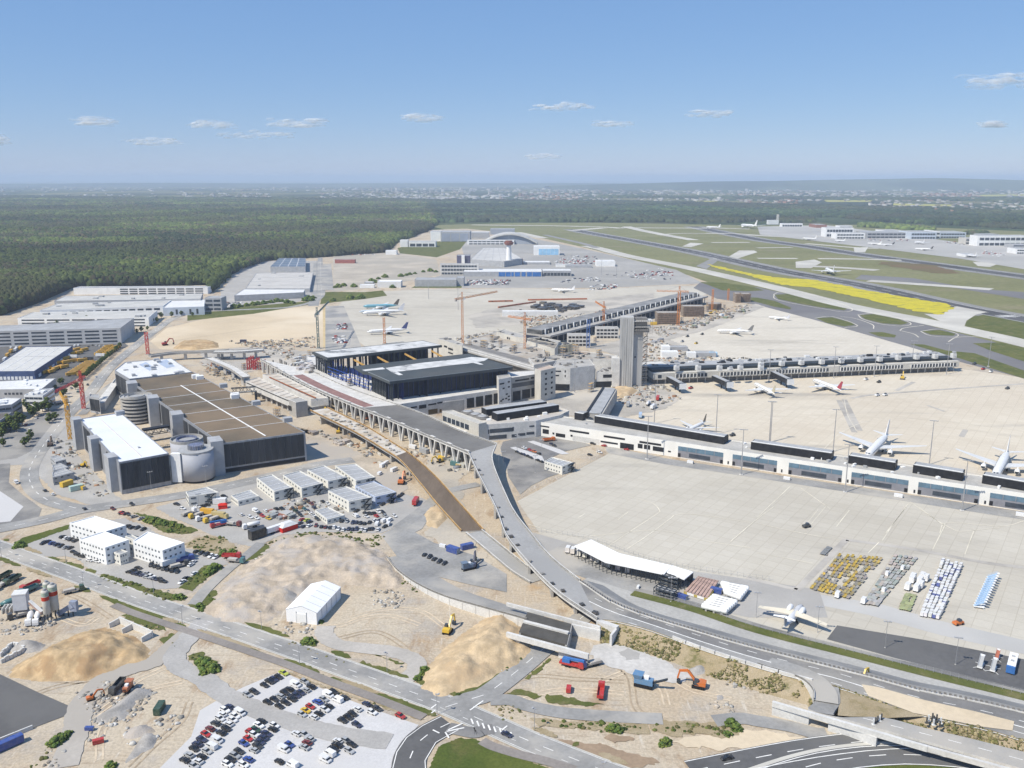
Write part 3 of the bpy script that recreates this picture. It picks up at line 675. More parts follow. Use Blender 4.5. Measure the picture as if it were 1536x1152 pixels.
c=road('dirt_track',zJ((420,690),(410,740),(500,800),(760,830),(920,880),(940,940),(880,990),(820,1010)),8,4,mat('track_gravel',(.44,.41,.37),.95,.1,.05,fine=.8))
c=road('apron_edge_road',zL((-700,480),(-380,560),(0,690),(560,835),(1060,960),(1536,1080),(1900,1180)),4,6,M_asph)
c=road('apron_edge_grass',zL((-720,500),(-380,590),(0,715),(560,858),(1060,985),(1536,1100),(1900,1200)),5.5,6,M_turf)
for s_ in(-1,1):
 ln=offset(HW,s_*7.3);i=2
 while i<len(ln)-6:
  n_=random.randint(2,6);sg=ln[i:i+n_]
  if not(74<i<84)and len(sg)>1:
   sg=[a.lerp(b,k/3)for a,b in zip(sg,sg[1:])for k in range(3)]+[sg[-1]];o_=[offset(sg,1),sg];W_=[[max(.02,math.sin(math.pi*k/(len(sg)-1))**.5*random.uniform(.9,2.1))for k in range(len(sg))]for _ in(0,1)]
   struct('roadside_grass',strip(MB(),[p+(p-q)*w+Vector((0,0,.02))for p,q,w in zip(sg,o_[0],W_[0])],[p-(p-q)*w+Vector((0,0,.02))for p,q,w in zip(sg,o_[0],W_[1])]),M_turf if random.random()<.7 else M_dry)
  i+=n_+random.randint(0,2)
wt,wt2=MB(),MB()
for i,px in enumerate((zJ((395,720),(430,690),(520,680),(640,640),(800,630),(960,680)),zJ((480,760),(700,720),(860,800),(930,900),(850,990)),zJ((560,640),(760,590),(960,600),(1100,690)),zM((1100,430),(900,500),(720,600),(580,760),(540,950),(450,1152)),zM((1120,470),(930,560),(800,680),(600,840),(560,1000)),zM((900,480),(640,540),(400,590),(250,640)),zM((1250,560),(1000,620),(820,720),(700,900),(680,1100)),zM((1300,700),(1240,830),(1050,1000),(900,1150)),zP((0,560),(150,500),(280,470),(460,520),(640,620),(900,680)),zP((60,420),(200,520),(240,720),(320,800)),zP((280,470),(420,600),(460,720)),zO((760,560),(950,520),(1200,540),(1536,560)),zO((800,700),(1050,620),(1300,620),(1536,640)),zI((330,480),(480,540),(640,640)),zI((0,560),(240,600),(460,680),(560,640)),zI((300,1000),(520,1000),(800,900),(980,850)),zA((900,1060),(1100,1010),(1350,960),(1536,930)),zA((940,1090),(1200,1050),(1536,1000)))):
 c=smooth([g(u,v,.14)for u,v in px],8)
 for o_ in(-1.1,1.1):q_=offset(c,o_);strip((wt,wt2)[i%2],offset(q_,-.35),offset(q_,.35))
struct('wheel_tracks',wt,mat('pressed_sand',(.55,.455,.335),.95,.15,.3));struct('wheel_tracks',wt2,mat('damp_ruts',(.35,.28,.20),.95,.2,.3))
# junction: arrows, stop lines, hatching
for p in zO((495,830),(535,845),(572,860),(612,872),(650,884),(690,896),(728,908),(765,922)):
 a,b=g(p[0]-1.6,p[1]-3.6,.42),g(p[0]+1.6,p[1]+4.4,.42);mk2.bar(a,b,.6,.02)
for a,b in(((215,740),(250,715)),((215,775),(245,752)),((225,890),(270,912)),((310,905),(335,945)),((700,890),(735,862)),((330,890),(430,845)),((320,900),(440,875)),((480,755),(570,690))):
 a,b=zO(a,b);a,b=g(*a,.42),g(*b,.42);mk2.bar(a,b,.55,.02)
struct('road_marking',mk2,M_white)
# painted lines on the aprons
mk3=MB()
def line(px,w=.5):
 c=smooth([g(u,v,.27 if px[0][1]<520 else.19)for u,v in px],6);strip(mk3,offset(c,-w/2),offset(c,w/2))
for px in(zK((590,225),(700,150),(860,45),(880,20),(830,-25),(690,-60)),zK((690,245),(820,160),(940,70),(980,45),(1100,45),(1400,90)),zK((120,100),(400,170),(850,135),(1100,190),(1400,235)),zK((640,75),(700,30)),zK((410,65),(450,40)),zK((1290,200),(1420,90),(1536,0)),zL((720,195),(790,90),(860,0)),zL((930,0),(1030,75),(1140,135),(1200,140),(1400,120)),zL((1010,245),(1080,110)),zL((1195,275),(1250,130)),zL((280,105),(350,15)),zL((455,115),(530,20)),zL((0,95),(250,150),(480,190)),zL((0,265),(320,325)),zL((640,265),(700,205)),zH((0,1060),(190,880)),zH((740,1150),(870,980)),zH((250,890),(420,1010)),zH((880,970),(1080,1110)),zH((1050,1150),(1100,1090),(1400,1110),(1536,1080)),zH((300,1110),(400,990)),zH((360,690),(500,560),(700,500),(1100,540),(1536,600)),zH((470,480),(900,490),(1536,560)),zH((500,380),(520,470),(570,560)),zH((540,375),(900,350),(1536,300)),zH((0,480),(470,470)),zH((0,60),(600,40)),zG((1000,380),(1300,400),(1536,470)),zD((0,1000),(500,1000)),zD((0,1090),(700,1060))):line(px)
for px in(zD((95,812),(130,800),(250,800),(430,848),(545,895),(500,912),(380,895),(120,845),(95,812)),zD((580,930),(680,920),(800,945),(885,980),(830,994),(720,984),(610,955),(580,930)),zD((940,1025),(1050,1012),(1152,1040),(1130,1058),(1000,1050),(940,1025)),zD((330,950),(430,940),(575,990),(500,1004)),zD((480,940),(560,950),(660,985),(670,1010)),zD((820,1020),(850,1005),(960,990)),zD((1100,1085),(1150,1060),(1270,1055)),zD((820,1020),(900,1040),(930,1060))):line(px,1.3)
struct('apron_marking',mk3,M_faint)
mk4=MB()
for a,b in(((470,385),(560,570)),((500,380),(590,560))):
 a,b=zH(a,b);a,b=g(*a,.175),g(*b,.175);strip(mk4,offset([a,b],-2.2),offset([a,b],2.2))
for px,w in((zH((540,375),(650,355),(900,335),(1536,290)),4),(zH((980,415),(1080,450)),3),(zH((1175,595),(1200,555)),4),(zH((800,330),(900,280)),4),(zL((380,280),(400,240)),4),(zL((230,480),(510,190)),3.5),(zL((510,190),(900,245),(1300,320),(1536,350)),3.5),(zL((-60,410),(230,478)),3)):
 c=smooth([g(u,v,.172)for u,v in px],6);strip(mk4,offset(c,-w/2),offset(c,w/2))
struct('concrete_road',strip(MB(),*[[p+Vector((0,0,.2))for p in offset(smooth([g(u,v,0)for u,v in zK((420,440),(620,505),(900,590),(1110,655),(1536,780))+zL((560,910),(1060,1035),(1536,1155),(1900,1250))],6),o)]for o in(-7,7)]),mat('pale_road_concrete',(.40,.39,.365),.9,.1,.05,fine=.7))
struct('tyre_marks',mk4,mat('rubber_stain',(.36,.335,.30),.9,.15,.1,col2=(.46,.43,.385)))
# ---------------------------------------------------------------- heaps of earth
def mound(name,px,hmax,slope,m,label,cat,step=1.2,seed=1,rough=1.0,base=0.0,terr=0.0):
 P=[(p.x,p.y)for p in(g(u,v)for u,v in px)]
 xs,ys=[p[0]for p in P],[p[1]for p in P]
 X,Y=np.meshgrid(np.arange(min(xs)-step,max(xs)+2*step,step),np.arange(min(ys)-step,max(ys)+2*step,step))
 ins=inpoly(X,Y,P);d=edge_dist(X,Y,P)*ins
 n=vnoise(X,Y,22,seed)*.55+vnoise(X,Y,9,seed+1)*.3+vnoise(X,Y,4,seed+2)*.15
 top=hmax*(.35+.95*n)
 h=np.minimum(d*slope*(.75+.5*vnoise(X,Y,8,seed+4)),top)
 if terr:q_=h/terr;f_=q_-np.floor(q_);h=.45*h+.55*terr*(np.floor(q_)+np.clip((f_-.55)/.45,0,1)**1.5)
 h+=ins*np.minimum(d/4,1)*rough*(.4*(vnoise(X,Y,2.4,seed+6)-.5)+1.1*(np.abs(vnoise(X,Y,5.5,seed+7)-.5)*-2+.4)+.9*(vnoise(X,Y,11,seed+9)-.5))
 h=np.where(ins,np.maximum(h,.1),-.25)+base
 idx=np.arange(X.size).reshape(X.shape)
 F=np.stack([idx[:-1,:-1],idx[:-1,1:],idx[1:,1:],idx[1:,:-1]],-1).reshape(-1,4)
 keep=(ins.ravel()[F]).any(1);F=F[keep]
 use=np.unique(F);mp=np.full(X.size,-1);mp[use]=np.arange(len(use))
 V=np.stack([X.ravel(),Y.ravel(),h.ravel()],1)[use]
 o=np_mesh(name,V,mp[F],m);o.data.polygons.foreach_set('use_smooth',[True]*len(o.data.polygons))
 return tag(o,label,cat,'heaps of earth and rubble')
M_heap=mat('heap_sand',(.53,.405,.255),.95,.2,.16,fine=.7,col2=(.44,.325,.20),bump=.5,lo=.5,hi=.62)
M_heap2=mat('heap_brown_sand',(.46,.335,.195),.95,.22,.2,fine=.6,col2=(.35,.235,.13),bump=.5,lo=.5,hi=.62)
M_rub=mat('heap_rubble',(.46,.385,.30),.95,.22,.16,fine=1.0,col2=(.40,.36,.32),bump=.6,lo=.45,hi=.6)
M_rubg=mat('heap_grey_rubble',(.36,.34,.315),.95,.2,.2,fine=1.5,bump=.4)
mound('sand_heap',[(10,1016),(60,1024),(130,1022),(180,1006),(224,990),(226,974),(205,955),(160,940),(120,948),(60,978),(18,1000)],8.5,.5,M_heap2,'large brown sand heap beside the concrete plant silos','sand heap',seed=3,terr=2.6,rough=1.4)
mound('sand_heap',[(622,1032),(648,1050),(690,1050),(742,1020),(800,988),(800,950),(768,918),(735,922),(700,945),(668,970),(636,1004)],6.5,.42,M_heap,'pale yellow sand heap sloping down to the road beside the underpass bridge','sand heap',seed=5,terr=2.0,rough=1.3)
mound('rubble_heap',[(298,918),(330,935),(400,936),(432,912),(470,890),(520,878),(580,884),(622,880),(604,856),(575,826),(530,806),(470,800),(420,808),(368,846),(330,880)],3.8,.3,M_rub,'broad heap of pale rubble behind the white tent','rubble heap',step=1.2,seed=8,rough=1.5,terr=2.2)
mound('rubble_heap',zJ((110,520),(150,560),(240,545),(265,480),(220,450),(160,470)),3.5,.6,M_rubg,'small grey heap of broken stone left of the white tent','rubble heap',seed=12,rough=1.2)
mound('gravel_heap',zK((1030,950),(1080,980),(1170,955),(1150,920),(1080,915)),2.6,.6,M_rubg,'small dark gravel heap above the orange excavator','gravel heap',seed=13)
mound('gravel_heap',zP((790,655),(820,650),(850,660),(845,685),(800,685)),2.0,.6,M_rubg,'tiny round gravel heap right of the orange excavator','gravel heap',seed=14)
mound('gravel_heap',zM((60,350),(110,365),(190,370),(270,350),(320,310),(240,280),(120,285)),4,.6,M_rubg,'dark grey gravel heap left of the large brown sand heap','gravel heap',seed=15)
mound('rubble_heap',zM((610,830),(700,850),(850,830),(940,700),(1060,650),(1040,610),(930,600),(860,660),(760,740)),2.6,.5,M_rubg,'long grey heap of broken concrete beside the crusher','rubble heap',seed=16,rough=1.2)
mound('rubble_heap',zM((820,1150),(900,1100),(1060,1010),(1090,930),(990,900),(930,990),(860,1090)),2,.5,M_rubg,'grey strip of rubble along the edge of the pale car park','rubble heap',seed=17,rough=1.0)
mound('rubble_heap',zM((830,940),(900,960),(1000,930),(1080,900),(1000,850),(880,880)),2,.5,M_rub,'low pale heap of broken slabs beside the green container','rubble heap',seed=18,rough=1.0)
mound('earth_heap',zF((980,1040),(1000,1110),(1060,1130),(1130,1060),(1080,1000),(1020,1000)),2.4,.5,M_heap,'small sand heap under the brown ramp','sand heap',seed=19)
mound('earth_heap',q7((140,180),(400,195),(680,165),(670,110),(520,85),(240,100)),3.4,.5,M_heap2,'long brown earth bank on the sand field','earth heap',step=2,seed=20)
mound('earth_heap',q4((1060,460+560),(1300,1000),(1330,940),(1150,930)),3,.5,M_heap2,'small earth heap at the foot of the concrete tower','earth heap',step=1.5,seed=22)
mound('earth_heap',zG((600,345),(640,385),(720,360),(760,330),(690,305),(620,310)),3,.5,M_heap,'sand heap between the walkway and the east apron','sand heap',step=1.5,seed=23)
# ---------------------------------------------------------------- scrub and stones
def scatter(name,areas,n_per,r0,r1,m,seed,pal,flat=.8,kind='stuff',boxy=False,pts=None):
 rng=np.random.default_rng(seed);vs,fs=ico_half()if not boxy else(np.array([(-1,-.5,-.4),(1,-.5,-.4),(1,.5,-.4),(-1,.5,-.4),(-1,-.5,1),(1,-.5,1),(1,.5,1),(-1,.5,1)],float),np.array([(4,5,6),(4,6,7),(0,1,5),(0,5,4),(1,2,6),(1,6,5),(2,3,7),(2,7,6),(3,0,4),(3,4,7)]));V,F,T=[],[],[];base=0
 groups=[pts]if pts is not None else[]
 for px in areas:
  P=[g(u,v)for u,v in px];xs=[p.x for p in P];ys=[p.y for p in P]
  A=(max(xs)-min(xs))*(max(ys)-min(ys));n=int(min(9000,A*n_per))
  x,y=rng.uniform(min(xs),max(xs),n),rng.uniform(min(ys),max(ys),n)
  k=inpoly(x,y,[(p.x,p.y)for p in P])&(vnoise(x,y,7,seed)>.32);groups.append((x[k],y[k],0*x[k]))
 for x,y,z in groups:
  n=len(x)
  if not n:continue
  r=rng.uniform(r0,r1,n)**1.0*(rng.random(n)**.7+.3)
  J=1+(rng.uniform(-.35,.35,(n,len(vs),3))if not boxy else rng.uniform(-.5,.8,(n,1,3)))
  v=vs[None]*J*(r[:,None,None]*np.array([1,1,flat]))
  if boxy:a_=rng.choice((.6,-.95,.62),n)[:,None];v=np.stack([v[:,:,0]*np.cos(a_)-v[:,:,1]*np.sin(a_),v[:,:,0]*np.sin(a_)+v[:,:,1]*np.cos(a_),v[:,:,2]],2)
  v[:,:,0]+=x[:,None];v[:,:,1]+=y[:,None];v[:,:,2]+=(r*flat*.3+z)[:,None]
  c=np.array(pal)[rng.integers(0,len(pal),n)]*rng.uniform(.7,1.25,(n,1))
  V.append(v.reshape(-1,3));F.append((fs[None]+(np.arange(n)*len(vs))[:,None,None]+base).reshape(-1,3));T.append(np.repeat(c,len(vs),0));base+=n*len(vs)
 return tag(np_mesh(name,np.concatenate(V),np.concatenate(F),m,np.concatenate(T)),kind=kind)
GP=[(.075,.10,.025),(.11,.13,.035),(.055,.08,.02),(.13,.12,.05)]
DP=[(.24,.20,.10),(.30,.25,.15),(.16,.15,.06),(.10,.11,.04)]
scatter('scrub',[zI((770,35),(850,50),(1040,100),(1150,140),(1060,160),(950,150),(870,105)),zI((1060,215),(1180,165),(1300,180),(1360,240),(1300,280),(1150,265)),zI((560,410),(600,388),(1065,520),(1060,545),(900,535)),zI((1030,470),(1180,340),(1270,330),(1240,380),(1100,490)),zI((1120,600),(1230,480),(1260,500),(1210,590),(1300,660)),zI((1380,330),(1480,250),(1536,215),(1560,240),(1480,300)),zI((920,770),(1060,740),(1010,810)),zI((1090,860),(1150,840),(1270,940),(1120,920)),zJ((0,300),(60,220),(240,150),(620,150),(770,170),(700,240),(560,210),(200,190)),zJ((740,220),(770,230),(800,330),(900,430),(1000,490),(960,510),(850,440),(770,340)),zO((640,510),(890,365),(700,520),(500,640),(350,670)),zO((890,820),(1536,845),(1700,900),(1150,880)),zP((340,850),(430,830),(950,870),(955,940),(700,920),(360,900)),zP((0,840),(220,870),(180,915),(0,905)),zM((200,1152),(330,1000),(440,900),(500,910),(420,1000),(250,1152))],.30,.25,.9,attr_mat('foliage'),31,GP)
scatter('dry_grass',[zP((130,190),(250,200),(600,310),(1000,440),(1200,520),(1100,560),(840,480),(560,420),(250,330),(140,250)),zK((620,690),(700,690),(1000,800),(1300,900),(1200,950),(900,850)),zO((640,720),(800,720),(860,800),(700,830)),s5((460,290),(800,390),(700,450),(470,440)),zI((700,625),(940,690),(900,715),(720,650)),zN((310,195),(640,290),(1010,440),(700,340)),zN((560,490),(1100,680),(1500,800),(1000,660))],.40,.2,.7,attr_mat('foliage'),33,DP)
scatter('rubble',[zJ((150,260),(300,230),(600,260),(560,420),(400,480),(200,480)),zJ((80,660),(340,680),(330,740),(120,730)),zP((760,480),(1000,500),(1300,600),(1250,640),(900,620)),zP((730,700),(900,700),(920,780),(760,780)),zM((610,830),(940,650),(1060,640),(900,830),(700,880)),zM((840,880),(1180,880),(1050,1010),(850,1000)),zM((340,1030),(460,1020),(420,1150),(300,1150)),zM((1000,830),(1280,780),(1250,850),(1050,880)),zO((680,480),(780,400),(800,420),(700,500)),zK((560,600),(720,640),(700,680),(600,650)),zJ((680,480),(860,490),(880,590),(680,580)),zM((600,900),(720,900),(720,980),(600,980)),zM((500,640),(700,560),(900,560),(1080,640),(900,700),(620,800)),zJ((0,300),(130,270),(100,460),(0,480)),zO((720,380),(800,330),(790,380),(700,480)),zI((0,650),(300,600),(320,680),(180,740),(0,740))],.45,.2,.95,attr_mat('stone_debris'),35,[(.40,.38,.35),(.52,.50,.47),(.30,.27,.24),(.46,.40,.33)],.7)
scatter('site_litter',[q3((300,250),(980,110),(1536,330),(1400,500),(700,290)),q4((0,270),(500,350),(1100,250),(230,480),(0,480)),q5((400,600),(900,420),(1500,230),(1400,200),(1000,290),(600,430),(280,480)),q5((200,640),(420,640),(1000,820),(1500,830),(500,870),(200,880)),q7((400,330),(900,430),(940,620),(560,480)),q7((780,90),(1200,80),(1536,180),(1536,330),(1180,250)),zF((310,560),(700,640),(780,800),(500,620)),zF((430,520),(800,640),(1240,800),(1200,820),(700,640)),zF((100,1060),(560,1060),(560,1000),(200,950)),zG((600,300),(900,300),(1000,380),(800,440),(640,400)),zB((0,1080),(350,1060),(360,1120),(0,1120)),zE((300,600),(420,640),(640,920),(560,950),(300,760))],.11,.3,1.3,attr_mat('litter_surface'),37,[(.46,.43,.38),(.28,.25,.21),(.55,.53,.49),(.38,.29,.19),(.16,.15,.14),(.20,.21,.24),(.42,.39,.33),(.36,.20,.12)],.7,boxy=True)
# ---------------------------------------------------------------- embanked and elevated roads
def deck_mesh(mb,Lp,Rp,thick,k_top=0,k_side=1):
 mb.k=k_top;strip(mb,Lp,Rp)
 d=Vector((0,0,thick));mb.k=k_side
 strip(mb,[p-d for p in Lp],Lp);strip(mb,Rp,[p-d for p in Rp]);strip(mb,[p-d for p in Rp],[p-d for p in Lp])
 for i in(0,-1):
  q=[Lp[i],Rp[i],Rp[i]-d,Lp[i]-d];mb.poly(q if i==0 else q[::-1])
 return mb
def edge(px,z,n=6):return smooth([g(u,v,zz)for(u,v),zz in zip(px,z)],n)
def parapet(mb,line,w,h,side):
 a=offset(line,0);b=offset(line,side*w);u=Vector((0,0,h))
 strip(mb,[p+u for p in(a if side>0 else b)],[p+u for p in(b if side>0 else a)])
 strip(mb,a,[p+u for p in a]);strip(mb,[p+u for p in b],b);strip(mb,[p+u for p in a],a);strip(mb,b,[p+u for p in b])
 return mb
M_cw=mat('pale_concrete',(.60,.585,.555),.85,.12,.15,fine=.9)
M_cg=mat('grey_concrete',(.40,.385,.36),.85,.14,.12,fine=.8)
M_cd=mat('dark_concrete',(.20,.19,.18),.85,.15,.1)
M_deck=mat('deck_bitumen',(.15,.143,.135),.85,.15,.05,fine=.5,col2=(.185,.18,.17))
M_ramp=mat('ramp_concrete',(.36,.355,.345),.85,.08,.05,fine=.7,col2=(.31,.305,.295))
Lz=zF((45,150),(300,292),(540,398),(770,490),(1000,588),(1240,688));Rz=zF((300,205),(560,320),(760,390),(960,460),(1180,560),(1400,640))
L1,R1=edge(Lz,[13]*6),edge(Rz,[13]*6)
p0=L1[0].lerp(R1[-1],.5);p0.z=0
er=thing('elevated_road',p0,'long dark elevated departure road on white V-shaped supports in front of the terminal hall','elevated road')
deck_mesh(MB(),L1,R1,1.5).build('deck',[M_deck,M_cw],er)
n1=len(L1)//3
strip(MB(),[p+Vector((0,0,.05))for p in offset(L1[4:15],-3)],[p+Vector((0,0,.05))for p in offset(L1[4:15],-12)]).build('red_waterproofing',mat('red_membrane',(.27,.16,.145),.9,.15,.1,fine=.5),er)
strip(MB(),[p+Vector((0,0,.045))for p in R1[:15]],[p+Vector((0,0,.045))for p in L1[:15]]).build('unfinished_slab',M_cw,er)
parapet(MB(),L1,.5,1.0,1).build('parapet',M_cw,er);parapet(MB(),R1,.5,1.0,-1).build('parapet',M_cw,er)
def walk(line,step,start=0.0):
 out=[];acc=start
 for a,b in zip(line,line[1:]):
  l=(b-a).length;t=acc
  while t<l:out.append((a.lerp(b,t/l),(b-a).normalized()));t+=step
  acc=t-l
 return out
for p,t in walk(L1,14.6,3):
 n=Vector((t.y,-t.x,0));q=p-n*.6
 mb=MB()
 for s in(-1,1):mb.bar((q.x+t.x*s*.9,q.y+t.y*s*.9,0),(q.x+t.x*s*4.2,q.y+t.y*s*4.2,11.6),1.3,1.5,up=n)
 mb.build('support',M_cw,er)
for p,t in walk(offset(L1,-11),14.6,3):
 MB().box((p.x,p.y,0),(1.4,1.4,11.5),ang((0,0),t)).build('column',M_cg,er)
for p,t in walk(offset(L1,-19),14.6,3):MB().box((p.x,p.y,0),(8,.8,11.5),ang((0,0),t)).build('wall_panel',M_cd,er)
for p,t in walk(L1,20.8,8):
 n=Vector((t.y,-t.x,0));MB().bar(p-t*2.6+n*.2+Vector((0,0,1.3)),p+t*2.6+n*.2+Vector((0,0,1.3)),1.4,.5).build('coping',M_cw,er)
 # ramp
Lr=[(703,679),(716,707),(745,764),(760,803),(794,846),(838,889),(897,929)];Rr=[(744.5,666.7),(738,692),(760,748),(775,775),(794,799),(825,836),(869,872)]
zr=[13,12.3,10,8.8,7.6,6.6,5.8]
L2,R2=edge(Lr,zr),edge(Rr,zr)
rp=thing('ramp',(L2[20].x,L2[20].y,0),'curved pale ramp coming down from the end of the elevated road','ramp')
deck_mesh(MB(),L2,R2,1.6).build('deck',[M_ramp,M_cw],rp);parapet(MB(),L2,.5,1.1,1).build('parapet',M_cw,rp);parapet(MB(),R2,.5,1.1,-1).build('parapet',M_cw,rp)
for i in(3,7,11,15,19,24,29,33):
 c_=L2[i].lerp(R2[i],.5);w_=(R2[i]-L2[i]);MB().box((c_.x,c_.y,0),(w_.length*.8,1.2,c_.z-1.5),ang((0,0),w_)).build('pier',M_cg,rp)
Lq=[(897,929),(921,931),(976,945),(1046,971),(1136,1000),(1214,1021),(1261,1031),(1318,1052),(1386,1073),(1474,1092),(1560,1118),(2250,1331)];Rq=[(869,872),(916,903),(968,924),(1046,948),(1100,964),(1160,980),(1240,1000),(1300,1015),(1370,1034),(1450,1050),(1570,1078),(2250,1246)]
L3,R3=edge(Lq,[5.8,5.4,5.2]+[4.6]*9),edge(Rq,[5.8,5.4,5.2]+[4.6]*9)
mid=[a.lerp(b,.45)+Vector((0,0,.02))for a,b in zip(L3,R3)]
mb=MB();strip(mb,L3,R3);struct('embanked_road',mb,M_asph)
struct('embankment',strip(MB(),[Vector((p.x,p.y,-.2))for p in offset(L3,10)],[p-Vector((0,0,.02))for p in offset(L3,-.3)]),M_dry)
struct('embankment',strip(MB(),[p-Vector((0,0,.02))for p in offset(R3,-3)],[Vector((p.x,p.y,.3))for p in offset(R3,-14)]),M_asphl)
rg=np.random.default_rng(8);ii=rg.integers(0,len(L3)-1,5200);oo=rg.uniform(0,10,5200);O10=offset(L3,10);jit=rg.uniform(0,1,5200)
px_=np.array([[*(L3[i].lerp(L3[i+1],j_)).lerp(O10[i].lerp(O10[i+1],j_),o_/10)]for i,o_,j_ in zip(ii,oo,jit)]);kp=vnoise(px_[:,0],px_[:,1],6,4)>.42;px_=px_[kp];zz_=4.6*(1-oo[kp]/10)
scatter('dry_grass',[],0,.2,.65,attr_mat('foliage'),41,[(.30,.245,.13),(.36,.30,.18),(.20,.18,.075),(.13,.13,.05)],.7,pts=(px_[:,0],px_[:,1],zz_))
struct('road_shoulder',strip(MB(),[p+Vector((0,0,.01))for p in offset(R3,.2)],[p+Vector((0,0,.01))for p in offset(R3,-3.2)]),M_asphl)
mb=MB();dashes(mb,[p+Vector((0,0,.03))for p in mid],0,.5,4000,0);dashes(mb,mid,4,.3,4,8);dashes(mb,mid,-4,.3,4,8);dashes(mb,L3,.8,.3,4000,0);dashes(mb,R3,-.8,.3,4000,0);struct('road_marking',mb,M_white)
struct('asphalt_patch',strip(MB(),[p+Vector((0,0,.012))for p in L3[:30]],[p+Vector((0,0,.012))for p in mid[:30]]),M_asphl)
nb=thing('barrier',(R3[0].x,R3[0].y,5),'long toothed concrete barrier along the embanked road beside the apron','barrier')
mb,mb2=MB(),MB()
for p,t in walk(offset(R3,-.2),1.7):mb.bar(p+t*.1+Vector((0,0,.6)),p+t*.95+Vector((0,0,.6)),.5,1.2)
for p,t in walk(offset(R3,.1),8):mb2.bar(p+Vector((0,0,.25)),p+t*8+Vector((0,0,.25)),.3,.5)
tag(mb.build('panel',M_cd,nb),kind='stuff');mb2.build('base_rail',M_cw,nb)
kw=thing('barrier',(L3[40].x,L3[40].y,4.6),'white stepped concrete edge wall along the dry slope below the embanked road','barrier')
mb=MB()
for p,t in walk(L3[15:30],6.4):mb.bar(p+Vector((0,0,.1)),p+t*6+Vector((0,0,.1)),.7,2.0)
mb.build('wall',M_cw,kw)
# brown ramp (lower bridge)
Lb=zF((330,445),(460,508),(590,572),(740,662),(850,735),(960,862),(1060,985),(1200,1140));Rb=zF((425,430),(540,485),(660,545),(800,632),(920,712),(1050,830),(1180,975),(1322,1135))
zb=[9,8.6,8.2,7.8,7,5,3,.8]
L4,R4=edge(Lb,zb),edge(Rb,zb)
bb=thing('bridge',(L4[24].x,L4[24].y,0),'curved brown concrete bridge under construction ending beside the yard','bridge')
k=int(len(L4)*.52)
deck_mesh(MB(),L4[:k+1],R4[:k+1],1.3).build('unfinished_deck',[mat('deck_formwork',(.46,.39,.30),.9,.2,.25,fine=1.2,col2=(.55,.52,.47)),M_cg],bb)
deck_mesh(MB(),L4[k:],R4[k:],1.3).build('deck',[mat('brown_deck',(.155,.12,.09),.9,.15,.1,fine=.6,stretch=(1,.2,1)),M_cg],bb)
M_wood=mat('timber_formwork',(.50,.33,.15),.85,.15,.3)
parapet(MB(),L4,.5,1.0,1).build('edge_formwork',M_wood,bb);parapet(MB(),R4,.5,1.0,-1).build('edge_formwork',M_wood,bb)
for i in(2,8,14,20,26,31,36):
 c_=L4[i].lerp(R4[i],.5);w_=R4[i]-L4[i];MB().box((c_.x,c_.y,0),(w_.length*.7,1.3,max(.3,c_.z-1.2)),ang((0,0),w_)).build('pier',M_cg,bb)
DECK=[L4[i].lerp(R4[i],random.uniform(.1,.9))for i in range(3,k)for _ in(0,1)]
c=road('ramp_foot',s7((1160,300),(1330,440),(1536,610),(1700,740),(1900,860)),8.5,6,M_ramp)
for s_,nm in((-1,'white low wall on the yard side of the ramp foot'),(1,'white low wall on the far side of the ramp foot')):
 w=tag(parapet(MB(),offset(c,s_*4.4),.6,1.0,s_).build('low_wall',M_cw),nm,'wall')
 # yard road wall and underpass bridge
wl=[(580,836),(592,852),(612,868),(640,884),(672,897),(710,908),(750,919),(790,930)]
W1=smooth([g(u,v,z_)for(u,v),z_ in zip(wl,(.8,1.2,1.8,2.6,3.3,4.0,4.6,5.0))],6)
rw=thing('retaining_wall',(W1[20].x,W1[20].y,0),'long curved white retaining wall below the yard road','retaining wall')
mb=MB();lo_=[Vector((p.x,p.y,-.3))for p in W1];strip(mb,lo_,W1);b_=offset(W1,-.8);strip(mb,W1,b_);strip(mb,b_,[Vector((p.x,p.y,-.3))for p in b_]);mb.build('wall',mat('white_concrete',(.62,.61,.585),.8,.08,.2,fine=1.2),rw)
M_wc=MATS['white_concrete']
mb=MB()
for p,t in walk(W1,7.5,3):mb.bar(Vector((p.x,p.y,0))+Vector((t.y,-t.x,0))*.06,p+Vector((t.y,-t.x,0))*.06,.12,.12)
mb.build('joint',M_cg,rw);parapet(MB(),offset(W1,-.1),.25,.9,-1).build('railing',M_cg,rw)
struct('yard_ramp',strip(MB(),[p-Vector((0,0,.05))for p in offset(W1,-.7)],[Vector((q.x,q.y,.2))for q in offset(W1,-15)]),M_asphl)
def quadz(px,z):return[g(u,v,z)for u,v in px]
ub=thing('underpass_bridge',g(*zK((200,800))[0]),'short unfinished bridge with dark waterproofed deck over the underpass road','bridge')
dk=quadz(zK((120,607),(372,675),(345,795),(70,722)),5.2)
mb=MB();mb.prism([(p.x,p.y)for p in dk],4.0,5.2);mb.build('deck',mat('bitumen_sheet',(.085,.08,.072),.8,.15,.2),ub)
def beam(a,b,z0,z1,w,nm,m,par):a,b=g(*a,z1),g(*b,z1);h=z1-z0;o=Vector((0,0,-h/2));MB().bar(a+o,b+o,w,h).build(nm,m,par)
fa,fb=zK((0,722),(472,848));beam(fa,fb,4.0,6.2,1.3,'front_beam',M_wc,ub)
fa,fb=zK((0,552),(540,690));beam(fa,fb,4.6,6.2,.9,'rear_parapet',M_cw,ub)
fa,fb=zK((98,655),(356,722));beam(fa,fb,5.2,6.0,1.6,'median_kerb',M_cw,ub)
def wallpx(a,b,z1,w,nm,m,par,z0=-.2):a,b=g(*a,z1),g(*b,z1);a.z=b.z=(z0+z1)/2;MB().bar(a,b,w,z1-z0).build(nm,m,par)
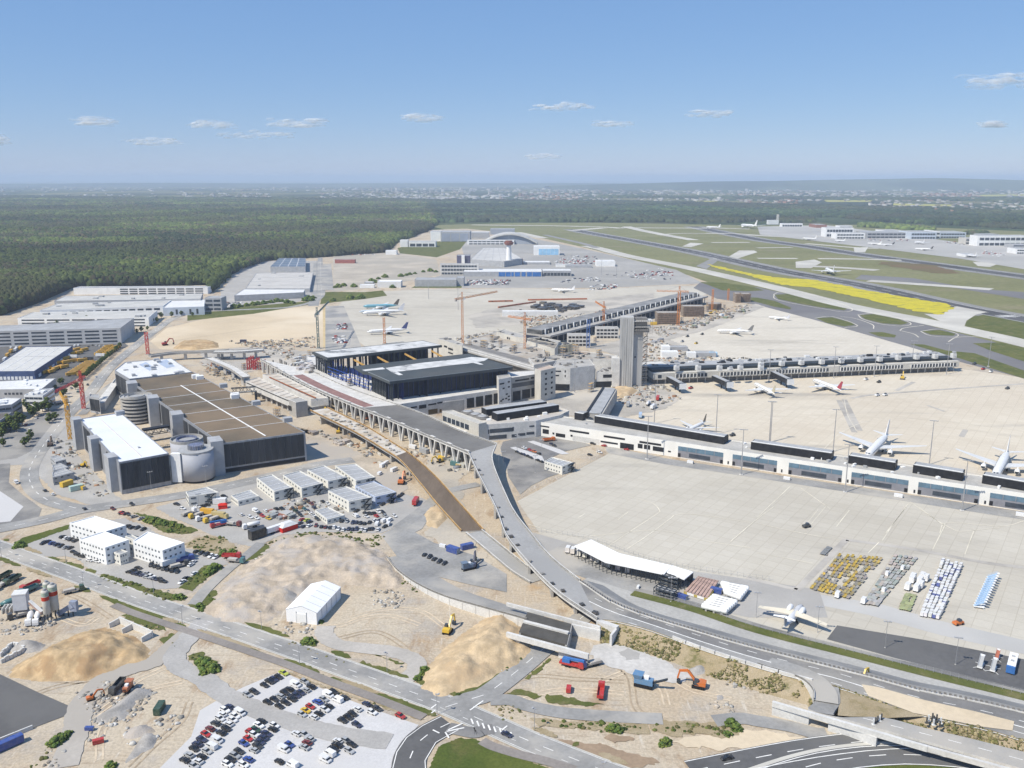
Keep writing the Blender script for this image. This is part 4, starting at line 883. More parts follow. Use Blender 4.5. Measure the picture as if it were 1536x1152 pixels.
fa,fb=zK((8,742),(76,760));wallpx(fa,fb,4.0,1.0,'abutment',M_wc,ub)
fa,fb=zK((302,815),(468,866));wallpx(fa,fb,4.0,1.0,'abutment',M_wc,ub)
fa,fb=zK((375,675),(540,712));wallpx(fa,fb,5.0,1.0,'wing_wall',M_wc,ub)
fa,fb=zK((76,728),(122,615));wallpx(fa,fb,5.0,.9,'side_wall',M_cg,ub)
fa,fb=zK((342,800),(372,680));wallpx(fa,fb,5.0,.9,'side_wall',M_cg,ub)
ra=thing('ramp_abutment',g(*zK((590,740))[0]),'white abutment block carrying the lower end of the curved ramp','abutment')
fa,fb=zK((525,652),(640,690));wallpx(fa,fb,5.6,2.4,'wall',M_wc,ra);fa,fb=zK((640,690),(600,740));wallpx(fa,fb,5.0,1,'wing_wall',M_wc,ra)
# right-hand road bridge
sp_=[p+Vector((0,0,.03))for p in quadz(s5((600,255),(700,272),(960,345),(1250,410),(1480,468),(1470,522),(1300,500),(900,420),(640,322)),4.74)]
tag(MB().poly(sp_).build('sand_spill',M_sand),kind='structure')
rb=thing('road_bridge',g(*s5((350,480))[0]),'white road bridge at the lower right crossing the dark motorway','bridge')
fa,fb=s5((88,352),(980,610));beam(fa,fb,3.6,5.6,1.2,'edge_beam',M_wc,rb)
fa,fb=s5((980,610),(2300,974));beam(fa,fb,3.6,5.4,1.2,'edge_beam',M_cw,rb)
for a,b in(((88,375),(300,432)),((412,465),(535,500)),((535,500),(690,560))):
 fa,fb=s5(a,b);wallpx(fa,fb,3.8,1.2,'abutment',M_wc,rb)
la,lb_=[g(u,v,4.9)for u,v in s5((330,240),(330,350),(300,400),(500,455),(740,520),(1050,605),(1560,750),(2300,960))],[g(u,v,4.9)for u,v in s5((470,275),(478,360),(450,440),(720,445),(960,505),(1200,560),(1560,650),(2300,835))]
mb=MB();deck_mesh(mb,smooth(la,4),smooth(lb_,4),1.0);mb.build('deck',[M_asphl,M_cw],rb)
mb=MB();dashes(mb,[a.lerp(b,.5)for a,b in zip(smooth(la[3:],4),smooth(lb_[3:],4))],0,.3,4,5,.05);mb.build('lane_marking',M_white);tag(COL.objects[-1],kind='structure')
cw=edge(s5((0,140),(60,160),(180,195),(270,235),(320,290),(325,345)),[4.6,4.8,5,5.2,5.4,5.4])
w=thing('retaining_wall',(cw[10].x,cw[10].y,0),'curved white retaining wall where the slip road leaves the embanked road','retaining wall')
mb=MB();strip(mb,[Vector((p.x,p.y,1.2))for p in cw],cw);strip(mb,cw,offset(cw,-.7));mb.build('wall',M_wc,w);parapet(MB(),cw,.3,.8,-1).build('railing',M_cg,w)
struct('slip_lane',strip(MB(),[p-Vector((0,0,.1))for p in offset(cw,-.6)],[p-Vector((0,0,.1))for p in offset(cw,-8.5)]),M_asphl)
patch('bridge_lawn',s5((480,285),(700,360),(900,425),(700,455),(560,465),(460,440)),8,M_dry,jag=.5)
hill=quadz(s5((480,285),(700,355),(960,440),(720,450),(560,465),(462,440)),4.75)
tag(MB().poly(hill).build('bridge_verge',M_dry),kind='structure')
# ---------------------------------------------------------------- building kit
M_glass=mat('window_glass',(.045,.055,.07),.15,.2,.3,spec=.6)
M_glassb=mat('blue_glass',(.10,.17,.23),.12,.15,.3,spec=.6)
M_roofw=mat('white_roof_sheet',(.68,.68,.67),.7,.06,.08,fine=.5)
M_roofg=mat('grey_roof_sheet',(.37,.375,.38),.7,.12,.08,fine=.6)
M_roofb=mat('gravel_roof',(.145,.12,.088),.95,.2,.045,fine=.7,col2=(.20,.15,.10))
M_wallw=mat('white_cladding',(.74,.74,.73),.6,.06,.12)
M_wallg=mat('grey_cladding',(.36,.365,.375),.6,.1,.2)
M_wallc=mat('cream_render',(.56,.535,.48),.8,.08,.1,fine=.8)
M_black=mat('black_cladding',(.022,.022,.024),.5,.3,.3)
M_mesh=mat('dark_mesh',(.042,.044,.048),.6,.35,.25,stretch=(1,1,.1))
M_blue=mat('blue_door_panel',(.05,.16,.42),.6,.15,.1)
M_lblue=mat('pale_blue_panel',(.30,.52,.72),.6,.1,.1)
M_louv=mat('silver_louvre',(.33,.34,.36),.45,.14,.6,metal=.3,stretch=(1,1,.15))
M_steel=mat('dark_steel',(.035,.042,.05),.45,.2,.3)
M_bsteel=mat('blue_steel',(.012,.022,.10),.5,.25,.2)
def ccw(P):
 a=sum(P[i][0]*P[(i+1)%len(P)][1]-P[(i+1)%len(P)][0]*P[i][1]for i in range(len(P)))
 return P if a>0 else P[::-1]
def rimwall(P,z0,z1,w=.45):
 """walls with a parapet rim: outer sides, top ring, inner lip"""
 P=ccw([Vector((p[0],p[1],0))for p in P]);n=len(P);mb=MB();c=sum(P,Vector())/n
 I=[]
 for i in range(n):
  a,b,d=P[i-1],P[i],P[(i+1)%n]
  t1,t2=(b-a).normalized(),(d-b).normalized();nn=Vector((-(t1+t2).y,(t1+t2).x,0))
  nn=nn.normalized()if nn.length>1e-3 else Vector((-t1.y,t1.x,0))
  I.append(b+nn*w/max(.4,abs(nn.dot(Vector((-t1.y,t1.x,0))))))
 at=lambda Q,z:[(p.x,p.y,z)for p in Q]
 o0,o1,i1,i0=mb.vs(at(P,z0)),mb.vs(at(P,z1)),mb.vs(at(I,z1)),mb.vs(at(I,z1-.8))
 for k in range(n):
  l=(k+1)%n
  mb.face((o0+k,o0+l,o1+l,o1+k));mb.face((o1+k,o1+l,i1+l,i1+k));mb.face((i1+k,i1+l,i0+l,i0+k))
 return mb,I
class Bld:
 def __init__(s,name,label,cat,roof,z1,z0=0.0,wall=None,top=None,root=None,group=None,rim=True):
  s.P=[g(u,v,z1)for u,v in roof];s.z0,s.z1=z0,z1
  c=sum(s.P,Vector())/len(s.P);c.z=z0
  s.r=root or thing(name,c,label,cat,group)
  mb,I=rimwall(s.P,z0,z1);s.wall=mb.build('wall',wall or M_wallw,s.r)
  s.roof=MB().poly([(p.x,p.y,z1-.5)for p in I]).build('roof',top or M_roofw,s.r)
 def pt(s,px):return g(px[0],px[1],s.z1)
 def face(s,i):return s.P[i],s.P[(i+1)%len(s.P)]
 def win(s,A,B,f0,f1,z0,z1,m=None,name='window',out=.12):
  return panel(s.r,A,B,f0,f1,z0,z1,m or M_glass,name,out)
 def bands(s,i,n,z0,fh,h,m=None,f0=.03,f1=.97,split=1,name='window_band',gap=.02):
  A,B=s.face(i)
  for k in range(n):
   for j in range(split):
    a=f0+(f1-f0)*j/split+(gap/2 if split>1 else 0);b=f0+(f1-f0)*(j+1)/split-(gap/2 if split>1 else 0)
    s.win(A,B,a,b,z0+k*fh,z0+k*fh+h,m,name)
 def plant(s,n,hmin=1.2,hmax=2.6,m=None,size=(2,6),name='roof_plant',seed=1):
  """plant boxes standing on the roof, each a part"""
  rng=random.Random(seed);xs=[p.x for p in s.P];ys=[p.y for p in s.P];k=0;t=0
  while k<n and t<400:
   t+=1;x,y=rng.uniform(min(xs),max(xs)),rng.uniform(min(ys),max(ys))
   if inpoly(np.array([x]),np.array([y]),[(p.x,p.y)for p in s.P])[0]and edge_dist(np.array([x]),np.array([y]),[(p.x,p.y)for p in s.P])[0]>3:
    mb=MB();mb.box((x,y,s.z1-.5),(rng.uniform(*size),rng.uniform(*size),rng.uniform(hmin,hmax)),ang(s.P[0],s.P[1]));mb.build(name,m or M_roofg,s.r);k+=1
 def line(s,a,b,w=.6,m=None,h=.3,name='roof_strip'):
  a,b=g(*a,s.z1-.45),g(*b,s.z1-.45);MB().bar(a,b,w,h).build(name,m or M_roofw,s.r)
def panel(root,A,B,f0,f1,z0,z1,m,name='window',out=.12):
 A,B=Vector((A[0],A[1],0)),Vector((B[0],B[1],0));d=(B-A);t=d.normalized();n=Vector((t.y,-t.x,0))
 if n.dot(-((A+B)/2))<0:n=-n
 a,b=A+d*f0+n*(out/2-.15),A+d*f1+n*(out/2-.15)
 mb=MB();o=n*(out/2+.15);P=[a-o,b-o,b+o,a+o]
 mb.prism([(p.x,p.y)for p in P],z0,z1);return mb.build(name,m,root)
def front(name,label,cat,x0,y0,x1,y1,depth,wall=None,top=None,fn=None,group=None,skew=0.0,y1b=None,y0b=None):
 """far building given by its near face in the photo: left x, top y, right x, base y"""
 a,b=g(x0,y1),g(x1,y1b if y1b is not None else y1);h=hgt(x0,y1,y0);d=(b-a).normalized();n=Vector((-d.y,d.x,0))*depth+d*skew
 P=[a,b,b+n,a+n];r=thing(name,(a+b)/2,label,cat,group)
 mb,I=rimwall(P,0,h);mb.build('wall',wall or M_wallw,r)
 MB().poly([(p.x,p.y,h-.5)for p in I]).build('roof',top or M_roofg,r)
 if fn:fn(r,a,b,h)
 return r
def bandf(n,m=None,f0=.03,f1=.97,split=1,lo=.12,name='window_band',frac=.5):
 def f(r,a,b,h):
  fh=h/n
  for k in range(n):
   for j in range(split):
    w=(f1-f0)/split;panel(r,a,b,f0+w*j+(.08*w if split>1 else 0),f0+w*(j+1)-(.08*w if split>1 else 0),fh*(k+lo),fh*(k+lo+frac),m or M_glass,name,.3)
 return f
 # ---------------------------------------------------------------- depots and warehouses at left
hh=hgt(186,516,492.5)
b=Bld('car_park_block','long grey four-storey block with dark window bands above the yellow lorry depot','building',zA((-260,1030),(692,1006),(770,948),(600,958),(180,985),(-260,1000)),hh,wall=mat('grey_precast',(.44,.44,.44),.8,.08,.1),top=M_roofg)
b.bands(0,4,hh*.12,hh*.22,hh*.10,split=9,f0=.01,f1=.985)
M_cream_wall=mat('container_wall',(.66,.64,.58),.6,.06,.2)
M_whroof=mat('warehouse_roof',(.50,.49,.46),.75,.1,.05,fine=.4)
def wh(label,roof,z,floors,wall=M_wallw,top=M_whroof,split=8,plant=5,lo=.1,frac=.45,face=0):
 b=Bld('warehouse',label,'warehouse',roof,z,wall=wall,top=top,group='warehouses beside the forest')
 for k in range(floors):
  b.bands(face,1,z*(k+lo)/floors,0,z*frac/floors,split=split,f0=.02,f1=.98)
 b.plant(plant,1,2.5,M_roofg,(3,8),seed=int(z*10+split));return b
wh('low white warehouse with striped window bands right behind the grey car park block',zA((100,950),(855,946),(905,904),(190,915)),12,3,split=5)
wh('white warehouse with a row of small windows, third of the stepped rows',zA((228,905),(940,878),(985,846),(330,866)),13,2,split=14)
wh('white flat-roofed warehouse in front of the hindmost office row',zA((312,850),(1155,838),(1168,806),(372,822)),14,1,wall=M_wallg,split=1)
b=Bld('warehouse','blue-grey hall with tall white front at the right end of the warehouse rows','warehouse',zA((938,890),(1176,882),(1180,842),(985,848)),12,wall=mat('pale_blue_cladding',(.50,.55,.62),.6,.08,.1),top=M_roofw,group='warehouses beside the forest')
for s_ in(.3,.63,.8):b.win(*b.face(0),s_,s_+.05,2,9)
front('office_row','long white office row with black window strips closest to the forest','office building',111,432,312,442,22,M_wallw,M_roofg,bandf(3,f0=.34,f1=.97,split=9),y1b=441)
front('office_block','dark block at the right end of the warehouse rows','building',308,447,333,466,24,M_wallg,M_roofg,bandf(3,split=2))
b=Bld('cargo_hall','long white cargo hall with grey wall left of the cargo road','cargo hall',zB((-110,818),(290,800),(298,783),(-55,782)),10,wall=M_wallg,top=M_roofw,group='cargo buildings');b.bands(0,1,1,1,3,split=6,name='loading_door',m=M_roofg)
b=Bld('parking_deck','broad pale flat roof with ramps behind the cargo hall','cargo hall',zB((-45,778),(325,778),(345,684),(15,690)),7,wall=M_wallg,top=mat('pale_deck',(.50,.48,.45),.9,.08,.05,fine=.3),group='cargo buildings');b.plant(4,1,2,size=(3,9),seed=4)
for t in(.2,.45,.7):b.line(zB((-45+60*t,778-88*t))[0],zB((325+20*t,778-94*t))[0],.7,M_roofg)
b=Bld('solar_hall','dark hall covered with solar panels at the edge of the forest','cargo hall',zB((98,652),(300,652),(302,603),(148,603)),12,wall=M_wallg,top=mat('solar_panel',(.10,.12,.15),.3,.2,.05),group='cargo buildings')
for t in(.25,.5,.75):b.line(zB((98+50*t,652-49*t))[0],zB((300,652-49*t))[0],1.2,M_roofw);b.line(zB((98+202*t,652))[0],zB((148+154*t,603))[0],1.0,M_roofw)
b=Bld('parcel_depot','large parcel depot hall with pale ribbed roof and dark blue walls among yellow lorries','depot',q1((-260,440),(395,434),(835,146),(290,152),(0,345),(-260,380)),9,wall=mat('navy_cladding',(.07,.10,.20),.6,.15,.2),top=mat('ribbed_roof',(.58,.57,.54),.7,.06,.1,fine=.4))
for t in(.2,.4,.6,.8):b.line(q1((-260+655*t,438))[0],q1((290+545*t-30,152))[0],.5,M_wallw)
b.line(q1((100,275))[0],q1((640,262))[0],.8,M_roofg);b.bands(0,1,.5,1,3.2,M_wallw,split=10,name='dock_door',f0=.3)
for s_ in range(8):b.win(*b.face(1),.08+s_*.11,.14+s_*.11,.5,3.5,M_wallw,'dock_door')
b=Bld('depot_hall','long grey-roofed hall in front of the parcel depot','depot',q1((-260,650),(480,640),(640,516),(-260,560)),9,wall=M_wallg,top=M_roofw);b.bands(0,1,4,1,2,split=5,f0=.4,f1=.7);b.plant(6,.8,1.6,M_wallw,(2,4),seed=6)
b=Bld('office_block','white three-storey office with plant on the roof beside the street trees','office building',q1((275,712),(492,716),(622,626),(400,650)),13,wall=M_wallw,top=M_roofg);b.bands(0,3,1.5,4,1.8,split=4);b.bands(1,3,1.5,4,1.8,split=3);b.plant(6,1,2.4,M_wallw,(2,5),seed=7)
b=Bld('office_block','grey stepped office cut off by the left edge with blue shaded side wall','office building',q1((-160,850),(135,818),(245,745),(60,738),(-160,780)),14,wall=M_wallg,top=M_roofw);b.bands(1,3,2,4,1.6,split=2);b.bands(0,3,2,4,1.6,split=4);b.plant(3,1,2,M_wallw,(3,6),seed=8)
b=Bld('low_office','low dark-roofed office at the left edge beside a tree-lined car park','office building',q1((-160,1020),(0,1002),(132,908),(-160,920)),10,wall=M_wallg,top=mat('dark_roof',(.12,.11,.10),.9,.2,.1));b.bands(0,2,2,4,1.8,split=3);b.bands(1,2,2,4,1.8,split=3)
# ---------------------------------------------------------------- multi-storey car parks
GZ=21.0
b=Bld('car_park','huge car park with brown gravel roof divided by white strips','multi-storey car park',[(332,665),(458,648),(290,558),(193,570)],GZ,wall=M_louv,top=M_roofb);big=b
A,B=b.face(0)
for k in range(12):b.win(A,B,.02+k*.08,.095+k*.08,4.5,GZ-1.2,M_mesh,'mesh_panel',.5)
b.win(A,B,.02,.98,.5,3.2,M_black,'ground_opening',.2)
A,B=b.P[3],b.P[0]
for k in range(10):b.win(A,B,.02+k*.098,.105+k*.098,3,GZ-2,M_mesh,'mesh_panel',.4)
r_=lambda s,t:tuple((1-s)*((1-t)*p0_+t*p3_)+s*((1-t)*p1_+t*p2_)for p0_,p1_,p2_,p3_ in zip((332,665),(458,648),(290,558),(193,570)))
b.line(r_(.55,.02),r_(.55,.84),.9,M_wallw,.35)
for t in(.17,.31,.45,.585,.70,.83):b.line(r_(.015,t),r_(.985,t),.45,M_wallw)
for s_,t in((-.05,.02),(-.05,.44),(-.05,.70),(-.05,.93)):
 p=g(*r_(s_,t),GZ);MB().box((p.x,p.y,0),(8,13,GZ+2.6),ang(b.P[0],b.P[1])).build('stair_tower',M_wallg,b.r)
for s_,t in((.93,.90),(.96,.60),(.93,.585),(1.03,.75),(1.03,.46),(1.03,.18),(.9,.92)):
 p=g(*r_(s_,t),GZ);MB().box((p.x,p.y,GZ-.5),(6,5,3.2),ang(b.P[0],b.P[1])).build('stair_head',M_wallw if s_<1 else M_wallg,b.r)
b=Bld('car_park_annex','white and grey roofed end block behind the brown car park roof','multi-storey car park',zE((745,262),(1108,222),(1050,185),(985,142),(720,165),(660,212)),21,wall=M_louv,top=M_roofw)
mb=MB()
for px in(((800,180),(840,165),(900,205),(860,215)),((900,165),(960,150),(1010,190),(960,200))):mb.poly(quadz(zE(*px),20.56))
mb.build('roof_membrane',mat('blue_membrane',(.36,.42,.52),.7,.1,.1),b.r);b.plant(14,.8,2.2,M_wallg,(2,5),seed=3)
b.bands(5,1,3,1,15,M_mesh,split=3,name='mesh_panel');b.bands(0,1,3,1,14,M_mesh,split=3,name='mesh_panel')
b=Bld('car_park','smaller car park with white roof and dark mesh front','multi-storey car park',zE((685,742),(972,690),(695,456),(455,492)),GZ,wall=M_louv,top=mat('white_membrane',(.66,.68,.72),.6,.04,.05));sm=b
A,B=b.face(0)
for k in range(8):b.win(A,B,.02+k*.122,.135+k*.122,3.0,GZ-1.2,M_mesh,'mesh_panel',.5)
A,B=b.P[3],b.P[0]
for s0_ in(.12,.40,.72):
 for k in range(3):b.win(A,B,s0_+k*.06,s0_+.05+k*.06,2,GZ-2,M_mesh,'mesh_panel',.4)
for px,w_ in(((640,715),8),((540,610),7),((440,500),7)):
 p=b.pt(zE(px)[0]);MB().box((p.x,p.y,0),(6,w_+3,GZ+1.6),ang(b.P[0],b.P[1])).build('stair_tower',M_wallg,b.r)
b.line(zE((585,500))[0],zE((815,708))[0],.5,mat('pink_strip',(.55,.50,.48),.8,.1,.2));p=b.pt(zE((690,465))[0]);MB().box((p.x,p.y,GZ-.5),(6,5,3),ang(b.P[0],b.P[1])).build('stair_head',M_wallg,b.r)
for px in((520,548),(800,655)):
 p=b.pt(zE(px)[0]);MB().box((p.x,p.y,GZ-.5),(1.2,2.4,.7),.6).build('skylight',M_wallg,b.r)
def cyl_root(name,label,px,z):c=g(*px,z);return thing(name,(c.x,c.y,0),label,'car park ramp'),c
r,c=cyl_root('helix_ramp','closed white cylindrical car ramp tower between the two car parks',zE((1128,668))[0],GZ-1)
MB().lathe((c.x,c.y,1.6),(c.x,c.y,20),[(0,10.7),(1,10.7)],40).build('shell',mat('cylinder_panels',(.37,.38,.415),.6,.05,.1),r,True)
MB().lathe((c.x,c.y,0),(c.x,c.y,2),[(0,10),(1,10)],24).build('plinth',M_black,r)
mb=MB();mb.lathe((c.x,c.y,19.6),(c.x,c.y,20.5),[(0,10.9),(1,10.9)],40);mb.build('roof',M_roofg,r)
mb=MB();mb.lathe((c.x,c.y,20.5),(c.x,c.y,23.2),[(0,4.6),(1,4.6)],24);mb.build('core',mat('blue_grey_fins',(.14,.16,.24),.6,.3,.8,stretch=(1,1,.05)),r)
mb=MB()
for k in range(24):a=k*math.tau/24;mb.bar((c.x+5*math.cos(a),c.y+5*math.sin(a),20.5),(c.x+5*math.cos(a),c.y+5*math.sin(a),24),.25)
mb.build('railing',M_wallg,r)
for a_,b_ in((zE((985,690))[0],zE((1040,690))[0]),(zE((1215,640))[0],zE((1290,634))[0])):
 pa,pb=g(*a_,20),g(*b_,20);pa.z=pb.z=10.5;MB().bar(pa,pb,3,19).build('link_wall',M_wallw,r)
r3,c3=cyl_root('helix_ramp','ring-topped car ramp half hidden behind the closed white cylinder',zE((1075,612))[0],20)
MB().lathe((c3.x,c3.y,0),(c3.x,c3.y,19.4),[(0,10.5),(1,10.5)],32).build('shell',MATS['cylinder_panels'],r3,True);MB().lathe((c3.x,c3.y,19.4),(c3.x,c3.y,19.7),[(0,9.5),(1,9.5)],32).build('roof',M_roofg,r3)
for R_ in(10.2,6.5):
 mb=MB()
 for k in range(32):a,e=k*math.tau/32,(k+1)*math.tau/32;mb.bar((c3.x+R_*math.cos(a),c3.y+R_*math.sin(a),20.3),(c3.x+R_*math.cos(e),c3.y+R_*math.sin(e),20.3),.5,1.8)
 mb.build('top_ring',M_cg if R_>8 else MATS['blue_grey_fins'],r3)
r2,c2=cyl_root('helix_ramp','open concrete spiral car ramp with stacked dark decks behind the white car park',zE((785,382))[0],18)
for k in range(7):
 MB().lathe((c2.x,c2.y,1.2+k*2.9),(c2.x,c2.y,2.3+k*2.9),[(0,12),(1,12)],36).build('ramp_deck',M_cg,r2)
MB().lathe((c2.x,c2.y,0),(c2.x,c2.y,20.5),[(0,8.5),(1,8.5)],24).build('core',M_cd,r2)
for R_ in(12,9,6):
 mb=MB();n_=36
 for k in range(n_):
  a,e=k*math.tau/n_,(k+1)*math.tau/n_;mb.bar((c2.x+R_*math.cos(a),c2.y+R_*math.sin(a),21.2),(c2.x+R_*math.cos(e),c2.y+R_*math.sin(e),21.2),.45,1)
 mb.build('top_ring',M_cg,r2)
MB().lathe((c2.x,c2.y,20.5),(c2.x,c2.y,20.9),[(0,11.8),(1,11.8)],36).build('roof',M_roofg,r2)
r=thing('footbridge',g(*zE((895,600))[0]),'dark covered footbridge linking the white car park to the brown one','footbridge')
for zz in(9,15):beam(*zE((822,552),(972,528)),zz,zz+1.2,5,'deck',M_black,r)
mb=MB();a_,b_=[g(*p,15)for p in zE((822,552),(972,528))];mb.lattice(a_-Vector((0,0,2.4)),b_-Vector((0,0,2.4)),4.6,7,.25);mb.build('truss',M_steel,r)
b=Bld('service_tower','grey service tower standing alone left of the spiral ramp','tower',zE((512,362),(572,372),(570,352),(520,350)),14,wall=M_wallg,top=M_roofg);b.bands(0,1,2,1,10,split=2,m=M_mesh,name='louvre')
w=thing('garage_ramp_wall',g(*zE((600,390))[0]),'long straight pale ramp wall running up to the back of the car parks','wall');beam(*zE((580,400),(660,285)),0,7,6,'wall',M_cw,w);beam(*zE((530,430),(700,215)),0,1.2,.6,'kerb',M_cw,w)
# ---------------------------------------------------------------- terminal hall
TZ=30.0
hall=thing('terminal_hall',g(*q3((100,900))[0]),'unfinished terminal hall with two black slab roofs on blue steel columns','terminal')
def slab(px,z,th,m,nm,par):P=quadz(px,z);mb=MB();mb.prism([(p.x,p.y)for p in P],z-th,z);return mb.build(nm,m,par),P
Mslab=mat('roof_bitumen',(.065,.075,.08),.75,.12,.05,col2=(.085,.09,.09))
ra_px=[q2((390,440))[0],q3((330,290))[0],q3((110,235))[0],q2((215,365))[0]]
rb_px=[q2((1110,708))[0],q3((1145,540))[0],q3((640,386))[0],q2((700,532))[0],q2((805,596))[0],q2((860,600))[0]]
_,PA=slab(ra_px,TZ,2.2,Mslab,'roof',hall);_,PB=slab(rb_px,TZ,2.4,Mslab,'roof',hall)
mb=MB();mb.poly(quadz([q2((395,432))[0],q3((318,287))[0],q3((105,240))[0],q2((245,368))[0]],TZ+.06));mb.build('roof_membrane',mat('roof_fleece',(.58,.58,.57),.8,.2,.15,fine=.3,col2=(.22,.225,.23),lo=.53,hi=.62),hall)
mb=MB();mb.poly(quadz(q2((1062,552),(1130,600),(1250,590),(1536,555),(1820,520),(2000,503),(2200,470),(2250,440),(2050,425),(1900,450),(1500,490)),TZ+.06));mb.poly(quadz(q2((1120,596),(1190,590),(1265,632),(1215,636)),TZ+.07));mb.poly(quadz(q3((590,465),(680,462),(812,512),(770,516)),TZ+.07));mb.poly(quadz(q2((790,575),(830,588),(1060,565),(1030,545),(900,560)),TZ+.07));mb.build('roof_membrane',MATS['roof_fleece'],hall)
mb=MB();a,b_,c_,d_=PB[0],PB[1],PB[2],PB[3]
mb.bar(a+Vector((0,0,.1)),b_+Vector((0,0,.1)),.5,.4);mb.bar(a+Vector((0,0,.1)),PB[5]+Vector((0,0,.1)),.5,.4);mb.build('roof_edge',mat('edge_flashing',(.20,.22,.23),.5,.1),hall)
FL=13.0
def cols(par,A,B,n,inset,z0,z1,m,w=.9):
 d=(B-A);t=d.normalized();nn=Vector((-t.y,t.x,0))
 for k in range(n):
  p=A+d*((k+.5)/n)+nn*inset;MB().box((p.x,p.y,z0),(w,w,z1-z0),ang(A,B)).build('column',m,par)
cols(hall,PA[0],PA[1],20,3,FL-6,TZ-2,M_steel,1.0);cols(hall,PA[3],PA[0],9,3,FL,TZ-2,M_steel)
cols(hall,PB[5],PB[0],14,3,FL,TZ-2,M_steel,.9);cols(hall,PB[0],PB[1],6,6,FL,TZ-2,M_steel,1.0)
cols(hall,PB[0],PB[1],26,8.4,FL,TZ-2,mat('blue_mullion',(.035,.05,.14),.5,.2),.45);cols(hall,PA[0]+(PB[5]-PA[0])*.05,PB[5],9,2,FL,TZ-2,M_bsteel,.8)
mb=MB();gp=lambda P,q:(P[0]+(P[1]-P[0])*q)
def wallseg(A,B,z0,z1,m,nm,inset=0,w=.4):
 t=(B-A).normalized();nn=Vector((-t.y,t.x,0))*inset;a,b=A+nn,B+nn;a.z=b.z=(z0+z1)/2;return MB().bar(a,b,w,z1-z0).build(nm,m,hall)
M_hglass=mat('hall_glass',(.008,.013,.040),.45,.6,.06,spec=.25,col2=(.03,.03,.035))
wallseg(PB[0],PB[1],FL,TZ-2,M_hglass,'glass_wall',9);wallseg(PB[5],PB[0],FL,TZ-2,M_hglass,'glass_wall',34);cols(hall,PB[5],PB[0],14,12,FL,TZ-2,M_bsteel,.8)
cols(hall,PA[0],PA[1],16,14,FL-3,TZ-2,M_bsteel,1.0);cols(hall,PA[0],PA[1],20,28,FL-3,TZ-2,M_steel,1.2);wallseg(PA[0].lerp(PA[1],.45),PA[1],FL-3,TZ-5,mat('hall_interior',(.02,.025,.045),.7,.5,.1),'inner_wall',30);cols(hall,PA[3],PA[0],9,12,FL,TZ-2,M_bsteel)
wallseg(PA[0],PB[5],FL+1,TZ-12,M_bsteel,'inner_wall',22);MB().poly(quadz(q2((40,430),(200,395),(420,470),(900,650),(1240,940),(1245,972),(1000,905),(820,830),(600,740),(400,655),(200,575)),12.9)).build('forecourt_slab',M_cw,hall)
mb=MB()
for k in range(16):a=PA[0].lerp(PB[5],k/15);t=(PB[5]-PA[0]).normalized();nn=Vector((-t.y,t.x,0));z_=random.choice((16,19,22,25));mb.bar(Vector((a.x,a.y,13))+nn*2,Vector((a.x,a.y,z_))+nn*4,.5)
for z_ in(16,19,22):a,b_=PA[0]+Vector((0,0,z_-TZ)),PB[5]+Vector((0,0,z_-TZ));mb.bar(a,b_,.35)
mb.build('steel_frame',mat('bright_blue_steel',(.03,.08,.35),.5,.2),hall)
for s_ in(.22,.42,.66,.9):
 a=PA[0].lerp(PA[1],s_);e=PB[3].lerp(PB[2],max(0,s_-.08));a.z=e.z=TZ-4.5;MB().bar(a,e,1.0,1.4).build('roof_beam',mat('timber_beam',(.45,.27,.08),.7,.15),hall)
for k in range(5):
 t=k/4;a=PA[3].lerp(PA[0],.15+t*.6);MB().bar((a.x,a.y,TZ-2),(a.x+14,a.y-4,FL),.6).build('raking_column',M_steel,hall)
base=[g(*q2((1230,968))[0],FL),g(*q3((985,800))[0],FL)]
dd=(base[1]-base[0]);nn=Vector((-dd.y,dd.x,0)).normalized()
bp=[base[0],base[1],base[1]+nn*120,base[0]+nn*150-dd*.4]
mb=MB();mb.prism([(p.x,p.y)for p in bp],0,FL);mb.build('base_storey',M_cw,hall)
mb=MB();mb.prism([(p.x,p.y)for p in(PA[0]-(PA[1]-PA[0])*.05,PA[1],PA[2]+(PA[2]-PA[1])*.2,PA[3]+(PA[3]-PA[0])*.3)],0,FL-3.2);mb.build('floor_slab',M_cg,hall)
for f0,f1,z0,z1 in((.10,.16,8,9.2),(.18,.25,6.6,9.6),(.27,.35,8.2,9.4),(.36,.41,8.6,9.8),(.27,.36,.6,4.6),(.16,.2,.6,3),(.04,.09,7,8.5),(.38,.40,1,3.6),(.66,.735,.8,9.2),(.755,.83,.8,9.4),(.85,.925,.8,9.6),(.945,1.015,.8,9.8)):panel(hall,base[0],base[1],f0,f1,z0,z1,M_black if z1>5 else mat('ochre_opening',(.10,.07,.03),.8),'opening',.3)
b=Bld('hall_core','tall concrete stair core at the right end of the terminal hall','concrete block',[q3((985,684))[0],q3((1128,655))[0],q3((1100,618))[0],q3((960,640))[0]],24,wall=M_cw,top=M_cg)
A,B=b.face(0)
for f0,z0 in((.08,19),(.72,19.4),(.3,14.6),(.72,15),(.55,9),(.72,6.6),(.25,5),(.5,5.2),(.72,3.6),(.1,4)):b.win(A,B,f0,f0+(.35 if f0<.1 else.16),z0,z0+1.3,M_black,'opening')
b=Bld('connector_block','concrete block with long dark openings between the terminal hall and the white stair tower','concrete block',[q3((1132,665))[0],q3((1400,625))[0],q3((1400,575))[0],q3((1010,600))[0]],22,wall=M_cg,top=M_cw)
A,B=b.face(0);b.win(A,B,.15,.75,18,19.4,M_black,'opening');b.win(A,B,.82,.97,18.4,19.8,M_black,'opening');b.win(A,B,.03,.97,12.8,16.6,M_glass,'window_band');b.win(A,B,.05,.38,1,9.4,M_black,'opening');b.win(A,B,.45,.8,1.5,9.6,M_black,'opening');b.win(A,B,.85,.99,2,9.8,M_black,'opening')
